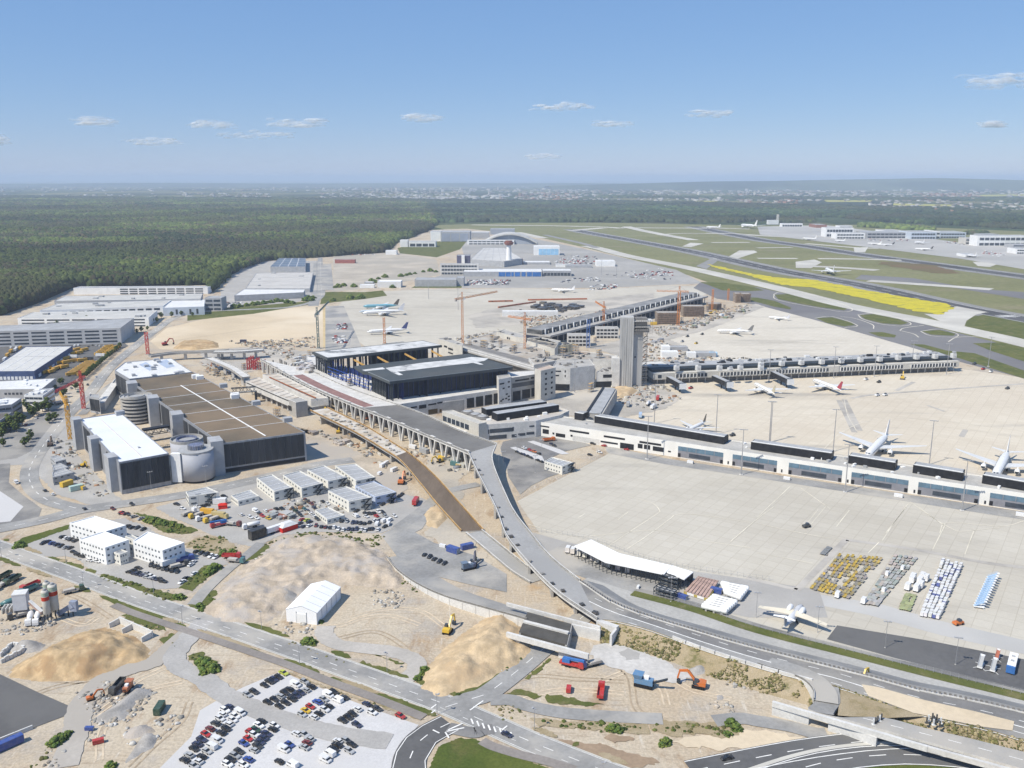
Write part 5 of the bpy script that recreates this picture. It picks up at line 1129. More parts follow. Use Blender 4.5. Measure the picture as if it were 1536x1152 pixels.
b=Bld('stair_tower','slim white stair tower with small square windows beside the terminal hall','tower',[q3((1400,560))[0],q3((1470,585))[0],q3((1640,545))[0],q3((1560,515))[0]],28,wall=M_wallc,top=mat('tower_roof',(.44,.36,.30),.9,.1))
A,B=b.face(1)
for k in range(5):
 for f0 in(.28,.68):b.win(A,B,f0,f0+.12,5+k*4.6,6.8+k*4.6,M_black)
 # front wings beside the ramp
b=Bld('terminal_wing','white-edged low wing with glazed side next to the elevated road','terminal wing',[q6((178,432))[0],q6((600,582))[0],q6((690,562))[0],q6((300,420))[0]],15,wall=M_wallc,top=mat('pale_roof_gravel',(.50,.48,.44),.9,.1,.1,fine=.5))
A,B=b.face(0);b.win(A,B,.02,.74,7.4,11.4,M_glass,'glazed_band');[b.win(A,B,x,x+.012,7.3,11.5,M_wallw,'mullion',.25)for x in(.14,.26,.38,.50,.62)];b.win(A,B,.0,.7,4.4,6,M_cw,'ledge',2.5)
b=Bld('terminal_wing','broad low concrete wing with ribbon windows behind the pier car park','terminal wing',[q6((690,590))[0],q6((1262,545))[0],q6((1536,480))[0],q6((1640,430))[0],q6((1300,300))[0],q6((820,360))[0],q6((420,430))[0]],13,wall=M_cw,top=mat('wing_roof',(.50,.46,.40),.9,.15,.06,fine=.5,col2=(.42,.40,.38)))
A,B=b.face(0)
for f0,f1,z0,z1 in((.06,.53,6.2,9.2),(.03,.05,5.6,9.0),(.52,.545,6.6,9.6),(.05,.40,1.2,4.2),(.5,.6,1.6,3.8),(.63,.78,2.2,4.2),(.80,.96,2.6,4.6),(.86,.96,8.4,9.6)):b.win(A,B,f0,f1,z0,z1,M_glass)
b.plant(24,.6,1.8,M_wallw,(1.5,4),seed=11)
wingb=b
def rbox(label,a,c,h,z,w,cat='roof box',m=M_black):
 A,B=g(*a,z),g(*c,z);r=thing('rooftop_box',(A.x,A.y,z),label,cat,'black rooftop boxes');t=(B-A).normalized();nn=Vector((-t.y,t.x,0))
 if nn.y<0:nn=-nn
 P=[A,B,B+nn*w,A+nn*w];mb=MB();mb.prism([(p.x,p.y)for p in P],z,z+h);mb.build('casing',m,r)
 I=[A+t*.6+nn*.6,B-t*.6+nn*.6,B-t*.6+nn*(w-.6),A+t*.6+nn*(w-.6)];mb=MB();mb.prism([(p.x,p.y)for p in I],z+h,z+h+.25);mb.build('lid',M_roofg,r);mb=MB();mb.bar(A+nn*1.2+Vector((0,0,h+.4)),B+nn*1.2+Vector((0,0,h+.4)),.5,.3);mb.build('pipe',M_wallw,r)
rbox('black roof box behind the other on the broad concrete wing',q6((690,495))[0],q6((1385,400))[0],5,12.6,9);rbox('long black roof box nearest the pier car park',q6((815,552))[0],q6((1525,442))[0],5.2,12.6,9)
b=Bld('plant_room','plain grey concrete wall block in front of the terminal hall base','concrete block',[q6((188,335))[0],q6((420,305))[0],q6((430,300))[0],q6((200,322))[0]],13.5,wall=M_cg,top=M_cw)
for k,(x,y)in enumerate(((470,450),(560,480),(640,505))):
 p=g(*q6((x,y))[0],13.5);t=thing('roof_fan',(p.x,p.y,13),('round dark roof fan farthest from the ramp bend','round dark roof fan in the middle of the three','round dark roof fan nearest the ramp bend')[k],'roof fan','roof fans on the low wing');MB().lathe((p.x,p.y,12.7),(p.x,p.y,14.6),[(0,5.2),(.5,5.2),(.6,4.6),(1,4.6)],20).build('housing',M_cd,t);MB().lathe((p.x,p.y,14.6),(p.x,p.y,15),[(0,3.4),(1,3)],16).build('grille',M_roofg,t)
 # ---------------------------------------------------------------- front pier (white)
PZ=11.0
pf=[g(*p,PZ)for p in(zG((172,508))[0],zH((1536,922))[0])]
d_=pf[1]-pf[0];t_=d_.normalized();n_=Vector((-t_.y,t_.x,0));end=pf[1]+d_*.35
pr=thing('front_pier',(pf[0]+d_*.5)*1-Vector((0,0,PZ)),'long white pier building with blue glazed bays and black boxes on its roof','pier building')
P=[pf[0],end,end+n_*24,pf[0]+n_*24]
mb,I=rimwall(P,0,PZ);mb.build('wall',mat('pier_white_wall',(.70,.685,.645),.75,.05,.1),pr);MB().poly([(p.x,p.y,PZ-.5)for p in I]).build('roof',mat('pier_roof',(.44,.425,.395),.9,.12,.08,fine=.5),pr)
def prm(px):
 p=g(*px,PZ);return(p-pf[0]).dot(t_)/d_.length
def pw(a,b,z0,z1,m,nm,out=.15):return panel(pr,pf[0],pf[1],a,b,z0,z1,m,nm,out)
M_shut=mat('grey_shutter',(.22,.22,.24),.6,.1,.3)
tops=[prm(zG((x,y))[0])for x,y in((985,632),(1235,680),(1290,688),(1540,735))]+[prm(zH((x,y))[0])for x,y in((185,722),(490,770),(545,778),(872,830),(930,838),(1280,890),(1345,898))]
bays=[(tops[i],tops[i+1])for i in range(0,10,2)];L_=bays[-1][1]-bays[-1][0];bays+=[(tops[10],tops[10]+L_),(tops[10]+L_*1.17,tops[10]+L_*2.1)]
for a,e in bays:
 w_=e-a;pw(a,e,.6,8.0,M_shut,'shutter',.1);pw(a,e,5.4,8.4,M_glassb,'glazing',.22);pw(a,a+w_*.06,.6,3.4,M_black,'door',.2);pw(e-w_*.06,e,.6,3.2,M_black,'door',.2);pw(a+w_*.25,a+w_*.72,1.4,4.2,M_glass,'window',.2)
 for q in(.2,.4,.6,.8):pw(a+w_*q,a+w_*q+w_*.012,5.4,8.4,M_shut,'mullion',.3)
 pw(e+w_*.1,e+w_*.13,1,3,M_black,'door',.15)
z2=lambda x:prm(zG((x,508+(x-172)*.2))[0])
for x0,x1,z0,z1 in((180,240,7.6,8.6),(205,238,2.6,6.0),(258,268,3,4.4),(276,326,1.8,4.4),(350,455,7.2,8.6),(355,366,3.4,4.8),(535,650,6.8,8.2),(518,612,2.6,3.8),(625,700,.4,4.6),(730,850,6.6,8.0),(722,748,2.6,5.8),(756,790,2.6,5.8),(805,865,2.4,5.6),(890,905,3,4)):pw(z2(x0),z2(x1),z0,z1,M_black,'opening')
pw(z2(366),z2(512),.6,4.4,M_cw,'recessed_door',.08)
for i,(a,b)in enumerate(((zG((390,495))[0],zG((440,503))[0]),(zG((505,515))[0],zG((1250,640))[0]),(zG((1405,668))[0],zH((425,736))[0]),(zH((522,748))[0],zH((790,792))[0]),(zH((893,804))[0],zH((1180,852))[0]),(zH((1292,864))[0],zH((1600,918))[0]),(zH((1720,938))[0],zH((2000,985))[0]))):
 rbox(('short black box at the inner end of the white pier roof','longest black box on the white pier roof, beside the walkway','black box on the pier roof below the pair of tail-marked jets','black box on the pier roof in front of the big jet','black box on the pier roof between the two big jets','black box on the pier roof in front of the jet cut by the right edge','black box on the pier roof at the right edge of the picture')[i],a,b,5.0,PZ-.4,9)
for k in range(44):
 s_=random.uniform(0,1.1);p=pf[0]+d_*s_+n_*random.uniform(2,22)
 if all(not(a-.01<s_<b+.01)for a,b in((prm(zG((500,515))[0]),prm(zG((1255,640))[0])),)):MB().box((p.x,p.y,PZ-.5),(random.uniform(1,3),random.uniform(1,2.4),random.uniform(.5,1.6)),random.random()).build('roof_vent',M_wallw if k%3 else M_roofg,pr)
mb=MB();mb.bar(pf[0]+n_*.5+Vector((0,0,.9)),end+n_*.5+Vector((0,0,.9)),.12);mb.bar(pf[0]+n_*23+Vector((0,0,.9)),end+n_*23+Vector((0,0,.9)),.12);mb.build('railing',M_roofg,pr)
# sloping walkway between the pier and the tower
wk=thing('walkway',g(*zG((520,430))[0]),'grey covered walkway climbing from the white pier to the concrete tower','walkway')
a,e=[g(*p,13)for p in zG((500,465),(590,320))];MB().bar(a-Vector((0,0,5)),e-Vector((0,0,5)),14,10).build('body',M_cg,wk);MB().bar(a+Vector((0,0,.6)),e+Vector((0,0,.6)),11,.6).build('roof',M_roofg,wk)
MB().bar(a+Vector((-5,0,.9)),e+Vector((-5,0,.9)),2,1.4).build('roof_light',M_black,wk)
# ---------------------------------------------------------------- middle pier with jet bridges
HZ=11.0
ha,hb=g(*zG((850,232))[0],HZ),g(*zH((1165,160))[0],HZ);hd=hb-ha;ht=hd.normalized();hn=Vector((-ht.y,ht.x,0))
mp=thing('middle_pier',(ha+hb)/2-Vector((0,0,HZ)),'long two-level pier with white rooftop units and docking jets','pier building')
P=[ha,hb,hb+hn*38,ha+hn*38];mb=MB();mb.prism([(p.x,p.y)for p in P],5.0,HZ);mb.build('upper_floor',M_wallc,mp)
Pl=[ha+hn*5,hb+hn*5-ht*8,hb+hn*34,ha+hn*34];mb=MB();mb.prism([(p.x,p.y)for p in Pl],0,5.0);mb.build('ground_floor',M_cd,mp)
Pr=[ha+hn*6,hb+hn*6-ht*4,hb+hn*34,ha+hn*34];mb=MB();mb.prism([(p.x,p.y)for p in Pr],HZ,HZ+2.4);mb.build('roof_storey',mat('dark_roof_glass',(.028,.034,.038),.6,.3,.1),mp)
Pq=[ha+hn*16,hb+hn*16-ht*4,hb+hn*34,ha+hn*34];mb=MB();mb.prism([(p.x,p.y)for p in Pq],HZ+2.4,HZ+3.0);mb.build('roof',M_roofg,mp)
hm_=lambda px:(g(*px,HZ)-ha).dot(ht)/hd.length
segs=[(zG((960,220))[0],zG((1145,214))[0]),(zG((1215,210))[0],zG((1500,198))[0]),(zH((130,215))[0],zH((440,202))[0]),(zH((505,198))[0],zH((860,180))[0]),(zH((905,178))[0],zH((1150,162))[0])]
for a,e in segs:
 a,e=hm_(a),hm_(e);panel(mp,ha,hb,a,e,6.2,9.4,M_glass,'glazed_band',.15);n__=int((e-a)*hd.length/3.2)
 for k in range(n__):panel(mp,ha,hb,a+(e-a)*k/n__,a+(e-a)*k/n__+.0016,6.0,9.6,M_wallw,'fin',.7)
panel(mp,ha,hb,hm_(zG((870,230))[0]),hm_(zG((892,230))[0]),6.5,9.5,M_glass,'window',.2)
for k in range(40):p=ha+hd*(k+.5)/40+hn*2.2;MB().box((p.x,p.y,0),(.6,.6,5)).build('column',M_cw,mp)
M_pale=mat('unit_casing',(.58,.58,.57),.6,.08,.4)
us=[zG((x,212))[0]for x in(978,1102,1225,1287,1345,1463)]+[zH((x,y))[0]for x,y in((20,192),(140,186),(252,180),(370,176),(483,170),(592,164),(703,160),(810,152),(915,148),(1022,144),(1128,140))]
for k,px in enumerate(us):
 p=g(*px,HZ+2.4);u=thing('rooftop_unit',(p.x,p.y,HZ+2.4),'white rooftop ventilation unit, %s along the middle pier'%('first from the concrete tower' if k==0 else 'last at the far end' if k==len(us)-1 else 'about %d per cent of the way'%round(100*k/(len(us)-1))),'rooftop unit','white rooftop units on the middle pier')
 h_=3.6 if k==3 else 7;MB().box((p.x,p.y,HZ+2.4),(4.2,4.4,h_*.62),ang(ha,hb)).build('casing',M_pale,u);MB().box((p.x+1,p.y+1,HZ+2.4+h_*.7),(2.6,3,h_*.2),ang(ha,hb)).build('hood',M_wallg,u);MB().box((p.x-hn.x*3.05,p.y-hn.y*3.05,HZ+3.2),(2,.3,1.6),ang(ha,hb)).build('louvre',M_wallg,u)
for k in range(60):
 p=ha+hd*random.uniform(.02,.97)+hn*random.uniform(18,33);MB().box((p.x,p.y,HZ+3),(random.uniform(2,6),random.uniform(1,4),random.uniform(.8,2.2)),ang(ha,hb)).build('roof_plant',(M_wallg,M_black,M_roofw,M_steel)[k%4],mp)
for k,(a,e)in enumerate(((zG((935,262))[0],zG((1005,300))[0]),(zG((1195,256))[0],zG((1275,292))[0]),(zH((90,232))[0],zH((180,275))[0]))):
 A,B=g(*a,7),g(*e,7);j=thing('jet_bridge',(B.x,B.y,0),('black jet bridge nearest the concrete tower','second black jet bridge, left of the gold-tailed jet','black jet bridge between the two docked jets')[k],'jet bridge','jet bridges of the middle pier')
 MB().bar(A,B,5.5,4.4).build('tunnel',M_black,j);MB().bar(A+Vector((0,0,2.4)),B+Vector((0,0,2.4)),4.5,.3).build('roof',M_roofg,j);t=(B-A).normalized();MB().bar(B,B+t*4,6.6,5).build('cab',M_steel,j);MB().bar(B+t*4.05-Vector((0,0,0)),B+t*4.3,6.9,5.3).build('cab_frame',M_wallw,j)
 for s_ in(.55,.9):q=A.lerp(B,s_);MB().box((q.x,q.y,0),(1.2,1.2,5)).build('leg',M_steel,j)
front('pier_end','grey end storey of the middle pier beside the concrete tower','building',960,549,1003,572,20,M_cg,M_cw,bandf(4,f0=.05),y1b=570)
# ---------------------------------------------------------------- far pier under construction
JZ=12.0
ja,jb=g(*q4((345,566))[0],JZ),g(*q5((935,108))[0],JZ);jd=jb-ja;jt=jd.normalized();jn=Vector((-jt.y,jt.x,0))
jp=thing('unfinished_pier',(ja+jb)/2-Vector((0,0,JZ)),'far pier under construction with a row of white posts on its roof','pier building')
P=[ja,jb,jb+jn*36,ja+jn*36];mb=MB();mb.prism([(p.x,p.y)for p in P],JZ-2,JZ);mb.build('roof_slab',M_cg,jp)
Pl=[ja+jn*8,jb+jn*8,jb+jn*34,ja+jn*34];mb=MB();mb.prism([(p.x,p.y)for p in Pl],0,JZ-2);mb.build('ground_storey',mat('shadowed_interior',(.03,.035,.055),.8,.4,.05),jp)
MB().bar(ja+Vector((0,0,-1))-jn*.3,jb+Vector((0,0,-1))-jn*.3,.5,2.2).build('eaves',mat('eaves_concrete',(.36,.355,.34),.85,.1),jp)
Pu=[ja+jn*11,jb+jn*11-jt*12,jb+jn*33-jt*12,ja+jn*33];mb=MB();mb.prism([(p.x,p.y)for p in Pu],JZ,JZ+5);mb.build('upper_storey',mat('dark_formwork',(.10,.10,.10),.8,.5,.15),jp)
mb=MB();mb.prism([(p.x,p.y)for p in Pu],JZ+5,JZ+5.6);mb.build('upper_roof',mat('pier_top',(.22,.22,.22),.9,.25,.06),jp)
n__=28
for k in range(n__):
 p=ja+jd*(.012+.95*k/(n__-1))+jn*10;MB().box((p.x,p.y,JZ),(1.8,1.4,6.4),ang(ja,jb),.7).build('post',M_wallw,jp)
 for s_ in(.35,.7):
  q=p+jt*9*s_;MB().box((q.x,q.y,JZ),(1.5,1.0,random.uniform(2,4.5))).build('formwork',M_steel if s_<.5 else M_cg,jp)
for k in range(34):p=ja+jd*(k+.5)/34+jn*2;MB().box((p.x,p.y,0),(1.1,1.1,JZ-2)).build('column',M_cg,jp)
for i,(px,h1)in enumerate((((q4((550,560))[0],q4((810,690))[0]),0),((q4((875,480))[0],q4((1135,600))[0]),0),((q5((345,300))[0],q5((600,432))[0]),1),((q5((645,225))[0],q5((890,345))[0]),1),((q5((940,195))[0],q5((1090,265))[0]),1),((q5((1250,80))[0],q5((1312,185))[0]),1),((q5((1325,82))[0],q5((1425,178))[0]),1))):
 (x0,y0),(x1,y1)=px;lab=('white concrete gate block with three open floors beside the blue crane','white concrete gate block behind the concrete tower','brown scaffolded gate block beside the tall orange crane','brown scaffolded gate block in the middle of the far pier','brown scaffolded gate block at the outer third of the far pier','narrow scaffolded tower at the far pier end, left of the pair','wider scaffolded tower at the very end of the far pier')[i]
 def fn(r,a,b,h):
  if h1:
   mb=MB();fl=6
   for k in range(fl+1):z_=h*k/fl;d=Vector((0,0,z_));n=Vector((0,-1.2,0));mb.bar(a+d+n,b+d+n,1.0,.25)
   for k in range(13):q=a.lerp(b,k/12)+Vector((0,-1.6,0));mb.bar(q,q+Vector((0,0,h+.8)),.22)
   mb.build('scaffold',mat('scaffold_brown',(.30,.22,.16),.8,.2),r)
  else:
   for k in range(3):
    for j in range(6):panel(r,a,b,.03+j*.16,.15+j*.16,h*(k+.25)/3,h*(k+.72)/3,M_black,'opening',.3)
 front('gate_block',lab,'gate block',x0,y0,x1,y1,16,mat('scaffold_net',(.26,.215,.175),.9,.3,.3)if h1 else M_cw,M_cg,fn,'gate blocks of the far pier')
 # ---------------------------------------------------------------- concrete tower with scaffolding
tw=thing('concrete_tower',g(945,582),'tall bare concrete tower with scaffolded head standing above the construction site','tower')
ta,tb=g(928.5,581),g(948,581);TH=hgt(938,581,476.5);dx=(tb.x-ta.x)
mb=MB();mb.prism([(ta.x,ta.y),(tb.x,tb.y),(tb.x+1,tb.y+13),(ta.x+1,ta.y+13)],0,TH);mb.build('shaft',mat('tower_concrete',(.46,.455,.44),.85,.12,.12,stretch=(1,1,.15),fine=.6),tw)
mb=MB();mb.prism([(tb.x,tb.y+3),(tb.x+dx*.75,tb.y+3.5),(tb.x+dx*.75,tb.y+13),(tb.x,tb.y+13)],0,TH-14);mb.build('lift_shaft',mat('tower_concrete_dark',(.36,.355,.345),.85,.15,.1,stretch=(1,1,.15)),tw)
for k in range(5):MB().bar((ta.x+dx*(.15+.17*k),ta.y-.12,1),(ta.x+dx*(.15+.17*k),ta.y-.12,TH-1),.25).build('formwork_joint',M_cd if k==2 else M_cg,tw)
MB().box((tb.x+dx*.62,tb.y+7,TH-14),(dx*1.15,12,3.2)).build('head_floor',M_cd,tw);MB().box((tb.x+dx*.68,tb.y+7,TH-9.5),(dx*1.35,12.5,.8)).build('head_floor',M_cw,tw);MB().box((tb.x+dx*.7,tb.y+7,TH-4),(dx*1.5,13,1)).build('head_floor',M_cw,tw);MB().box((tb.x+dx*.6,tb.y+8,TH-10),(dx*.9,9,9)).build('head_core',M_cd,tw)
mb=MB()
for k in range(9):x=tb.x+dx*(.05+.17*k);mb.bar((x,tb.y+.5,TH-16),(x,tb.y+.5,TH-2),.22)
for k in range(5):mb.bar((tb.x,tb.y+.5,TH-15+3*k),(tb.x+dx*1.42,tb.y+.5,TH-15+3*k),.2)
mb.build('head_scaffold',M_cd,tw)
mb=MB();x0,x1=tb.x+dx*.78,tb.x+dx*1.12
for k in range(22):z_=2+k*(TH-18)/22;mb.bar((x0,tb.y+4+(k%2)*4,z_),(x1,tb.y+4+((k+1)%2)*4,z_+2.4),.9,.25);mb.bar((x0,tb.y+3.5,z_),(x1+.6,tb.y+3.5,z_),.3)
for x in(x0,x1):
 for y in(3.5,8):mb.bar((x,tb.y+y,0),(x,tb.y+y,TH-14),.2)
mb.build('scaffold_stair',M_cd,tw)
p=g(*q4((1268,790))[0],0);MB().box((tb.x+dx*.2,tb.y+2.9,TH*.42),(1.2,.3,1.4)).build('opening',M_black,tw)
MB().box((ta.x-3.5,ta.y+3,0),(7,9,hgt(925,581,537))).build('side_block',M_cw,tw)
# ---------------------------------------------------------------- raw concrete blocks between the hall and the tower
def raw(label,roof,z,wins=(),m=None,top=None,plant=0,face=0):
 b=Bld('raw_concrete_block',label,'concrete block',roof,z,wall=m or M_cw,top=top or M_cg,group='raw concrete blocks of the terminal core')
 for f0,f1,z0,z1 in wins:b.win(*b.face(face),f0,f1,z0,z1,M_black,'opening')
 if plant:b.plant(plant,.5,2,M_cd,(1,4),'site_material',seed=int(roof[0][0]))
 return b
raw('raw concrete block with ribbon openings right of the white stair tower',q4((365,935),(580,940),(860,905),(800,830),(420,850)),22,((.05,.5,18.4,19.6),(.7,.76,18,20),(.05,.4,14.4,15.6),(.7,.76,13.6,15.6),(.02,.98,1,7)),plant=8)
raw('louvred concrete block in front of the tower foot',q4((585,962),(870,950),(850,925),(560,935)),18,((.45,.85,15.6,16.6),(.65,.85,11,13),(.0,1,4.6,5.6),(.02,.98,0,3.6)),m=mat('striped_concrete',(.36,.355,.34),.85,.1,.2,stretch=(.05,.05,2)))
raw('low concrete wing with a framed dark window beside the tower',q4((880,985),(1140,978),(1140,925),(960,930)),15,((.3,.72,9.5,12.5),(.0,1,.5,6)),plant=4)
raw('broad unfinished roof of the terminal core, littered with site material',q4((160,900),(420,850),(840,830),(1050,840),(1130,790),(700,740),(560,760),(330,800),(100,820)),19,((.1,.9,12,15),),top=mat('core_roof',(.42,.40,.36),.9,.2,.08,fine=.4,col2=(.34,.27,.21)),plant=26)
raw('long white concrete edge block with small square windows',q4((80,620),(400,716),(440,650),(300,600),(110,590)),17,((.08,.2,9.5,13),(.3,.34,10,11.4),(.6,.64,8,9.4),(.8,.84,8,9.4)),m=M_wallc,top=mat('brown_roof',(.24,.215,.18),.9,.2,.1),plant=5)
raw('beige scaffolded block beside the blue crane',q4((425,680),(560,668),(620,650),(480,640)),14,((.15,.45,6,10),(.55,.9,6,10),(.1,.9,.5,4)),m=mat('beige_formwork',(.44,.40,.29),.85,.2,.3),plant=5)
raw('white block at the back end of the terminal hall',q3((285,215),(565,300),(570,265),(400,195)),24,((.25,.38,17,19),(.42,.62,16,18),(.42,.62,12,13.4)),m=M_wallc,plant=3)
raw('pale unfinished roof deck between the hall and the far pier',q3((650,300),(1330,470),(1536,440),(1500,330),(1100,180),(960,130),(600,240)),14,(),top=mat('deck_litter',(.46,.44,.40),.9,.25,.12,fine=.5,col2=(.36,.31,.25)),plant=40)
raw('tall white core wall at the head of the far pier',q3((960,135),(1180,195),(1300,205),(1290,170),(1050,105)),19,((.55,.62,14,16.4),(.65,.7,14,16.4)),m=M_wallc,plant=3)
raw('white block with a strip of windows at the root of the far pier',q3((1310,208),(1650,270),(1700,240),(1450,190)),17,((.08,.32,9,13),),m=M_wallc,plant=2)
raw('grey formwork block right behind the white stair tower',q4((205,830),(260,850),(300,800),(160,800)),20,(),m=M_cg,plant=2)
st=thing('roof_stripes',g(*q3((1000,460))[0]),'row of parallel concrete beams lying between the hall and the core','concrete beams')
for k in range(5):
 o=k*22;a,e=q3((570+k*3,300+o*.6),(1400,535+o*.55));A,B=g(*a,16),g(*e,16);MB().bar(A,B,1.6,1.2).build('beam',M_cw if k%2 else M_cg,st)
mb=MB();a,e=q3((560,360),(1395,590));A,B=g(*a,8),g(*e,8);MB().bar(A,B,18,15).build('support_wall',M_cd,st)
fh=front('site_hall','long white temporary hall beside the far pier root','hall',*q8((725,940))[0],*q8((1260,990))[0],10,M_roofw,M_wallw)
front('site_shed','white shed with open side below the parked tail-marked jet','shed',*q5((410,690))[0],*q5((500,760))[0],12,M_wallw,M_roofw);front('site_shed','dark grey shed right behind the white shed','shed',*q5((500,695))[0],*q5((705,745))[0],10,M_wallg,M_roofg);front('site_shed','white tent-like shed next to the middle pier root','shed',*q5((405,755))[0],*q5((595,820))[0],12,M_wallw,M_roofw)
front('site_shed','grey shed with blue container beside it near the middle pier','shed',*q5((805,765))[0],*q5((1030,815))[0],14,M_wallg,M_roofg);front('site_shed','small white shed in front of the grey sheds','shed',*q5((700,760))[0],*q5((800,820))[0],8,M_wallw,M_roofw);front('site_shed','small pale blue shed at the right end of the shed row','shed',*q5((960,760))[0],*q5((1045,808))[0],6,M_lblue,M_wallw)
# ---------------------------------------------------------------- people-mover station
sz=13.0
b=Bld('station','raw concrete people-mover station with pale formwork roof beside the brown car park','station',zF((-45,274),(245,398),(308,386),(30,252)),sz,7,wall=M_cw,top=mat('formwork_roof',(.50,.43,.35),.9,.15,.2,fine=.8,col2=(.56,.52,.46)))
for k in range(10):b.line(zF((-45+27*k+8,272+12.5*k))[0],zF((20+27*k,256+12.5*k))[0],.4,M_cd)
b.win(*b.face(0),.02,.9,11.2,12,M_black,'slot')
for k in range(8):
 p=b.P[0].lerp(b.P[1],.04+k*.105);MB().box((p.x+2,p.y+4,0),(1.4,1.4,7)).build('column',M_cw,b.r)
p=b.P[1];A,B=b.face(1);m_=A.lerp(B,.5);t=(b.P[1]-b.P[0]).normalized();q=m_-t*6;MB().box((q.x,q.y,0),(13,(B-A).length+.3,sz-.2),ang((0,0),t)).build('end_block',M_cg,b.r);panel(b.r,b.P[0],b.P[1],.86,.92,4,8,M_black,'opening',.3)
b2=Bld('station','second pale station roof between the first one and the elevated road','station',zF((52,236),(332,378),(432,372),(140,228)),11.5,5,wall=M_cw,top=MATS['formwork_roof'])
for k in range(9):b2.line(zF((60+29*k+8,238+15*k))[0],zF((135+29*k,234+14.5*k))[0],.4,M_cd)
A,B=b2.face(1);MB().bar(A.lerp(B,.5)*1-Vector((0,0,9)),A.lerp(B,.5)-(b2.P[1]-b2.P[0]).normalized()*9-Vector((0,0,9)),(B-A).length*.96,5).build('end_block',M_cg,b2.r)
for k in range(8):p=b2.P[0].lerp(b2.P[1],.05+k*.12);MB().box((p.x+2,p.y+3,0),(1.2,1.2,5)).build('column',M_cw,b2.r)
a,e=zF((92,252),(360,372));A,B=g(*a,12.3),g(*e,12.3);MB().bar(A,B,1.0,.5).build('rust_gutter',mat('rusty_steel',(.30,.10,.03),.8,.2),b2.r)
def viaduct(label,px,z,w,npier,m=M_cw):
 c=smooth([g(u,v,z)for u,v in px],6);r=thing('viaduct',(c[len(c)//2].x,c[len(c)//2].y,0),label,'viaduct');deck_mesh(MB(),offset(c,-w/2),offset(c,w/2),1.4).build('deck',[m,M_cg],r)
 parapet(MB(),offset(c,-w/2),.4,.8,1).build('parapet',M_cw,r);parapet(MB(),offset(c,w/2),.4,.8,-1).build('parapet',M_cw,r)
 for k in range(npier):p=c[int((k+.6)/npier*(len(c)-1))];MB().box((p.x,p.y,0),(2.4,2.4,z-1.4)).build('pier',M_cw,r)
viaduct('narrow pale viaduct leading from the sand field into the station',q7((560,282),(720,345),(860,410),(990,500)),11,8,4);viaduct('slender grey viaduct crossing behind the station',q7((-120,260),(150,225),(420,212),(620,205),(800,195)),8,7,4,M_cg);viaduct('short concrete viaduct stub reaching the elevated road',q7((620,210),(920,205),(1190,185)),9,12,4)
fw=thing('formwork_tower',g(*q7((1090,400))[0]),'red steel formwork stack at the upper end of the elevated road','formwork');mb=MB();A=g(*q7((1090,420))[0])
for i in range(3):
 for j in range(3):mb.lattice((A.x-6+i*6,A.y+j*7,0),(A.x-6+i*6,A.y+j*7,12-i*2),2.4,6,.3)
mb.build('frame',mat('red_steel',(.42,.05,.05),.6,.2),fw)
gb=thing('site_gantry',g(*q7((980,680))[0]),'dark steel footbridge between the car park and the station','footbridge');A,B=[g(*p,12)for p in q7((820,660),(1100,640))];mb=MB();mb.lattice(A,B,4,7,.3);mb.build('truss',M_steel,gb);MB().bar(A-Vector((0,0,2)),B-Vector((0,0,2)),4,.4).build('deck',M_cg,gb)
for q in(A,B):MB().box((q.x,q.y,0),(1,4,10)).build('leg',M_steel,gb)
# ---------------------------------------------------------------- site offices
M_owin=mat('office_window',(.10,.115,.13),.2,.3,.3)
def office(label,roof,z,floors,cat='office block',grp='white office containers',wall=M_cream_wall,top=M_roofg,nw=6,stair=True,lines=4,name='container_office'):
 b=Bld(name,label,cat,roof,z,wall=wall,top=top,group=grp);fh=z/floors
 for k in range(floors):
  for i in(0,3 if len(roof)==4 else 1):
   A,B=b.face(i);n=nw if i else max(3,nw//2)
   if i==0 and stair:n=2
   for j in range(n):b.win(A,B,.07+.9*j/n,.07+.9*j/n+.34/n,fh*k+fh*.42,fh*k+fh*.70,M_owin)
 for k in range(lines):q=(k+.5)/lines;b.line(tuple(a*(1-q)+c*q for a,c in zip(roof[0],roof[3])),tuple(a*(1-q)+c*q for a,c in zip(roof[1],roof[2])),.35,M_wallw)
 if stair:
  A,B=b.face(0);n=Vector(((B-A).y,-(B-A).x,0)).normalized();n=n if n.y<0 else-n;mb=MB();p=A.lerp(B,.62)+n*1.2;t=(B-A).normalized()
  for k in range(floors):mb.bar((p.x,p.y,fh*k),(p.x+t.x*4,p.y+t.y*4,fh*(k+1)),1.1,.25);mb.box((p.x+t.x*2,p.y+t.y*2,fh*(k+1)-.2),(5.5,1.6,.2),ang(A,B))
  for x in(0,2,4):mb.bar((p.x+t.x*x+n.x,p.y+t.y*x+n.y,0),(p.x+t.x*x+n.x,p.y+t.y*x+n.y,z),.18)
  mb.build('outside_stair',M_steel,b.r)
 return b
F4=lambda*p:[zF(q)[0]for q in p]
office('white office container block nearest the dark car park front',F4((120,912),(225,886),(110,812),(18,832)),6.5,2);office('white office container block, second from the car park front',F4((278,892),(402,862),(268,790),(170,816)),6.5,2);office('white office container block, third in the row behind the crowded car park',F4((430,852),(540,828),(408,760),(310,786)),6.5,2);office('white office container block at the far right end of the back row',F4((590,848),(702,828),(590,750),(470,762)),6.5,2)
office('white office container block standing forward in the middle of the lot',F4((550,968),(682,944),(536,880),(430,906)),7,2);office('blue-shaded office container block at the right corner of the lot',F4((702,942),(824,914),(692,850),(586,878)),6,2,wall=mat('blue_grey_cladding',(.42,.47,.58),.6,.1,.2));office('single-storey office container among the parked cars',F4((425,1072),(527,1046),(432,1000),(355,1020)),3.2,1,stair=False)
E4=lambda*p:[zE(q)[0]for q in p]
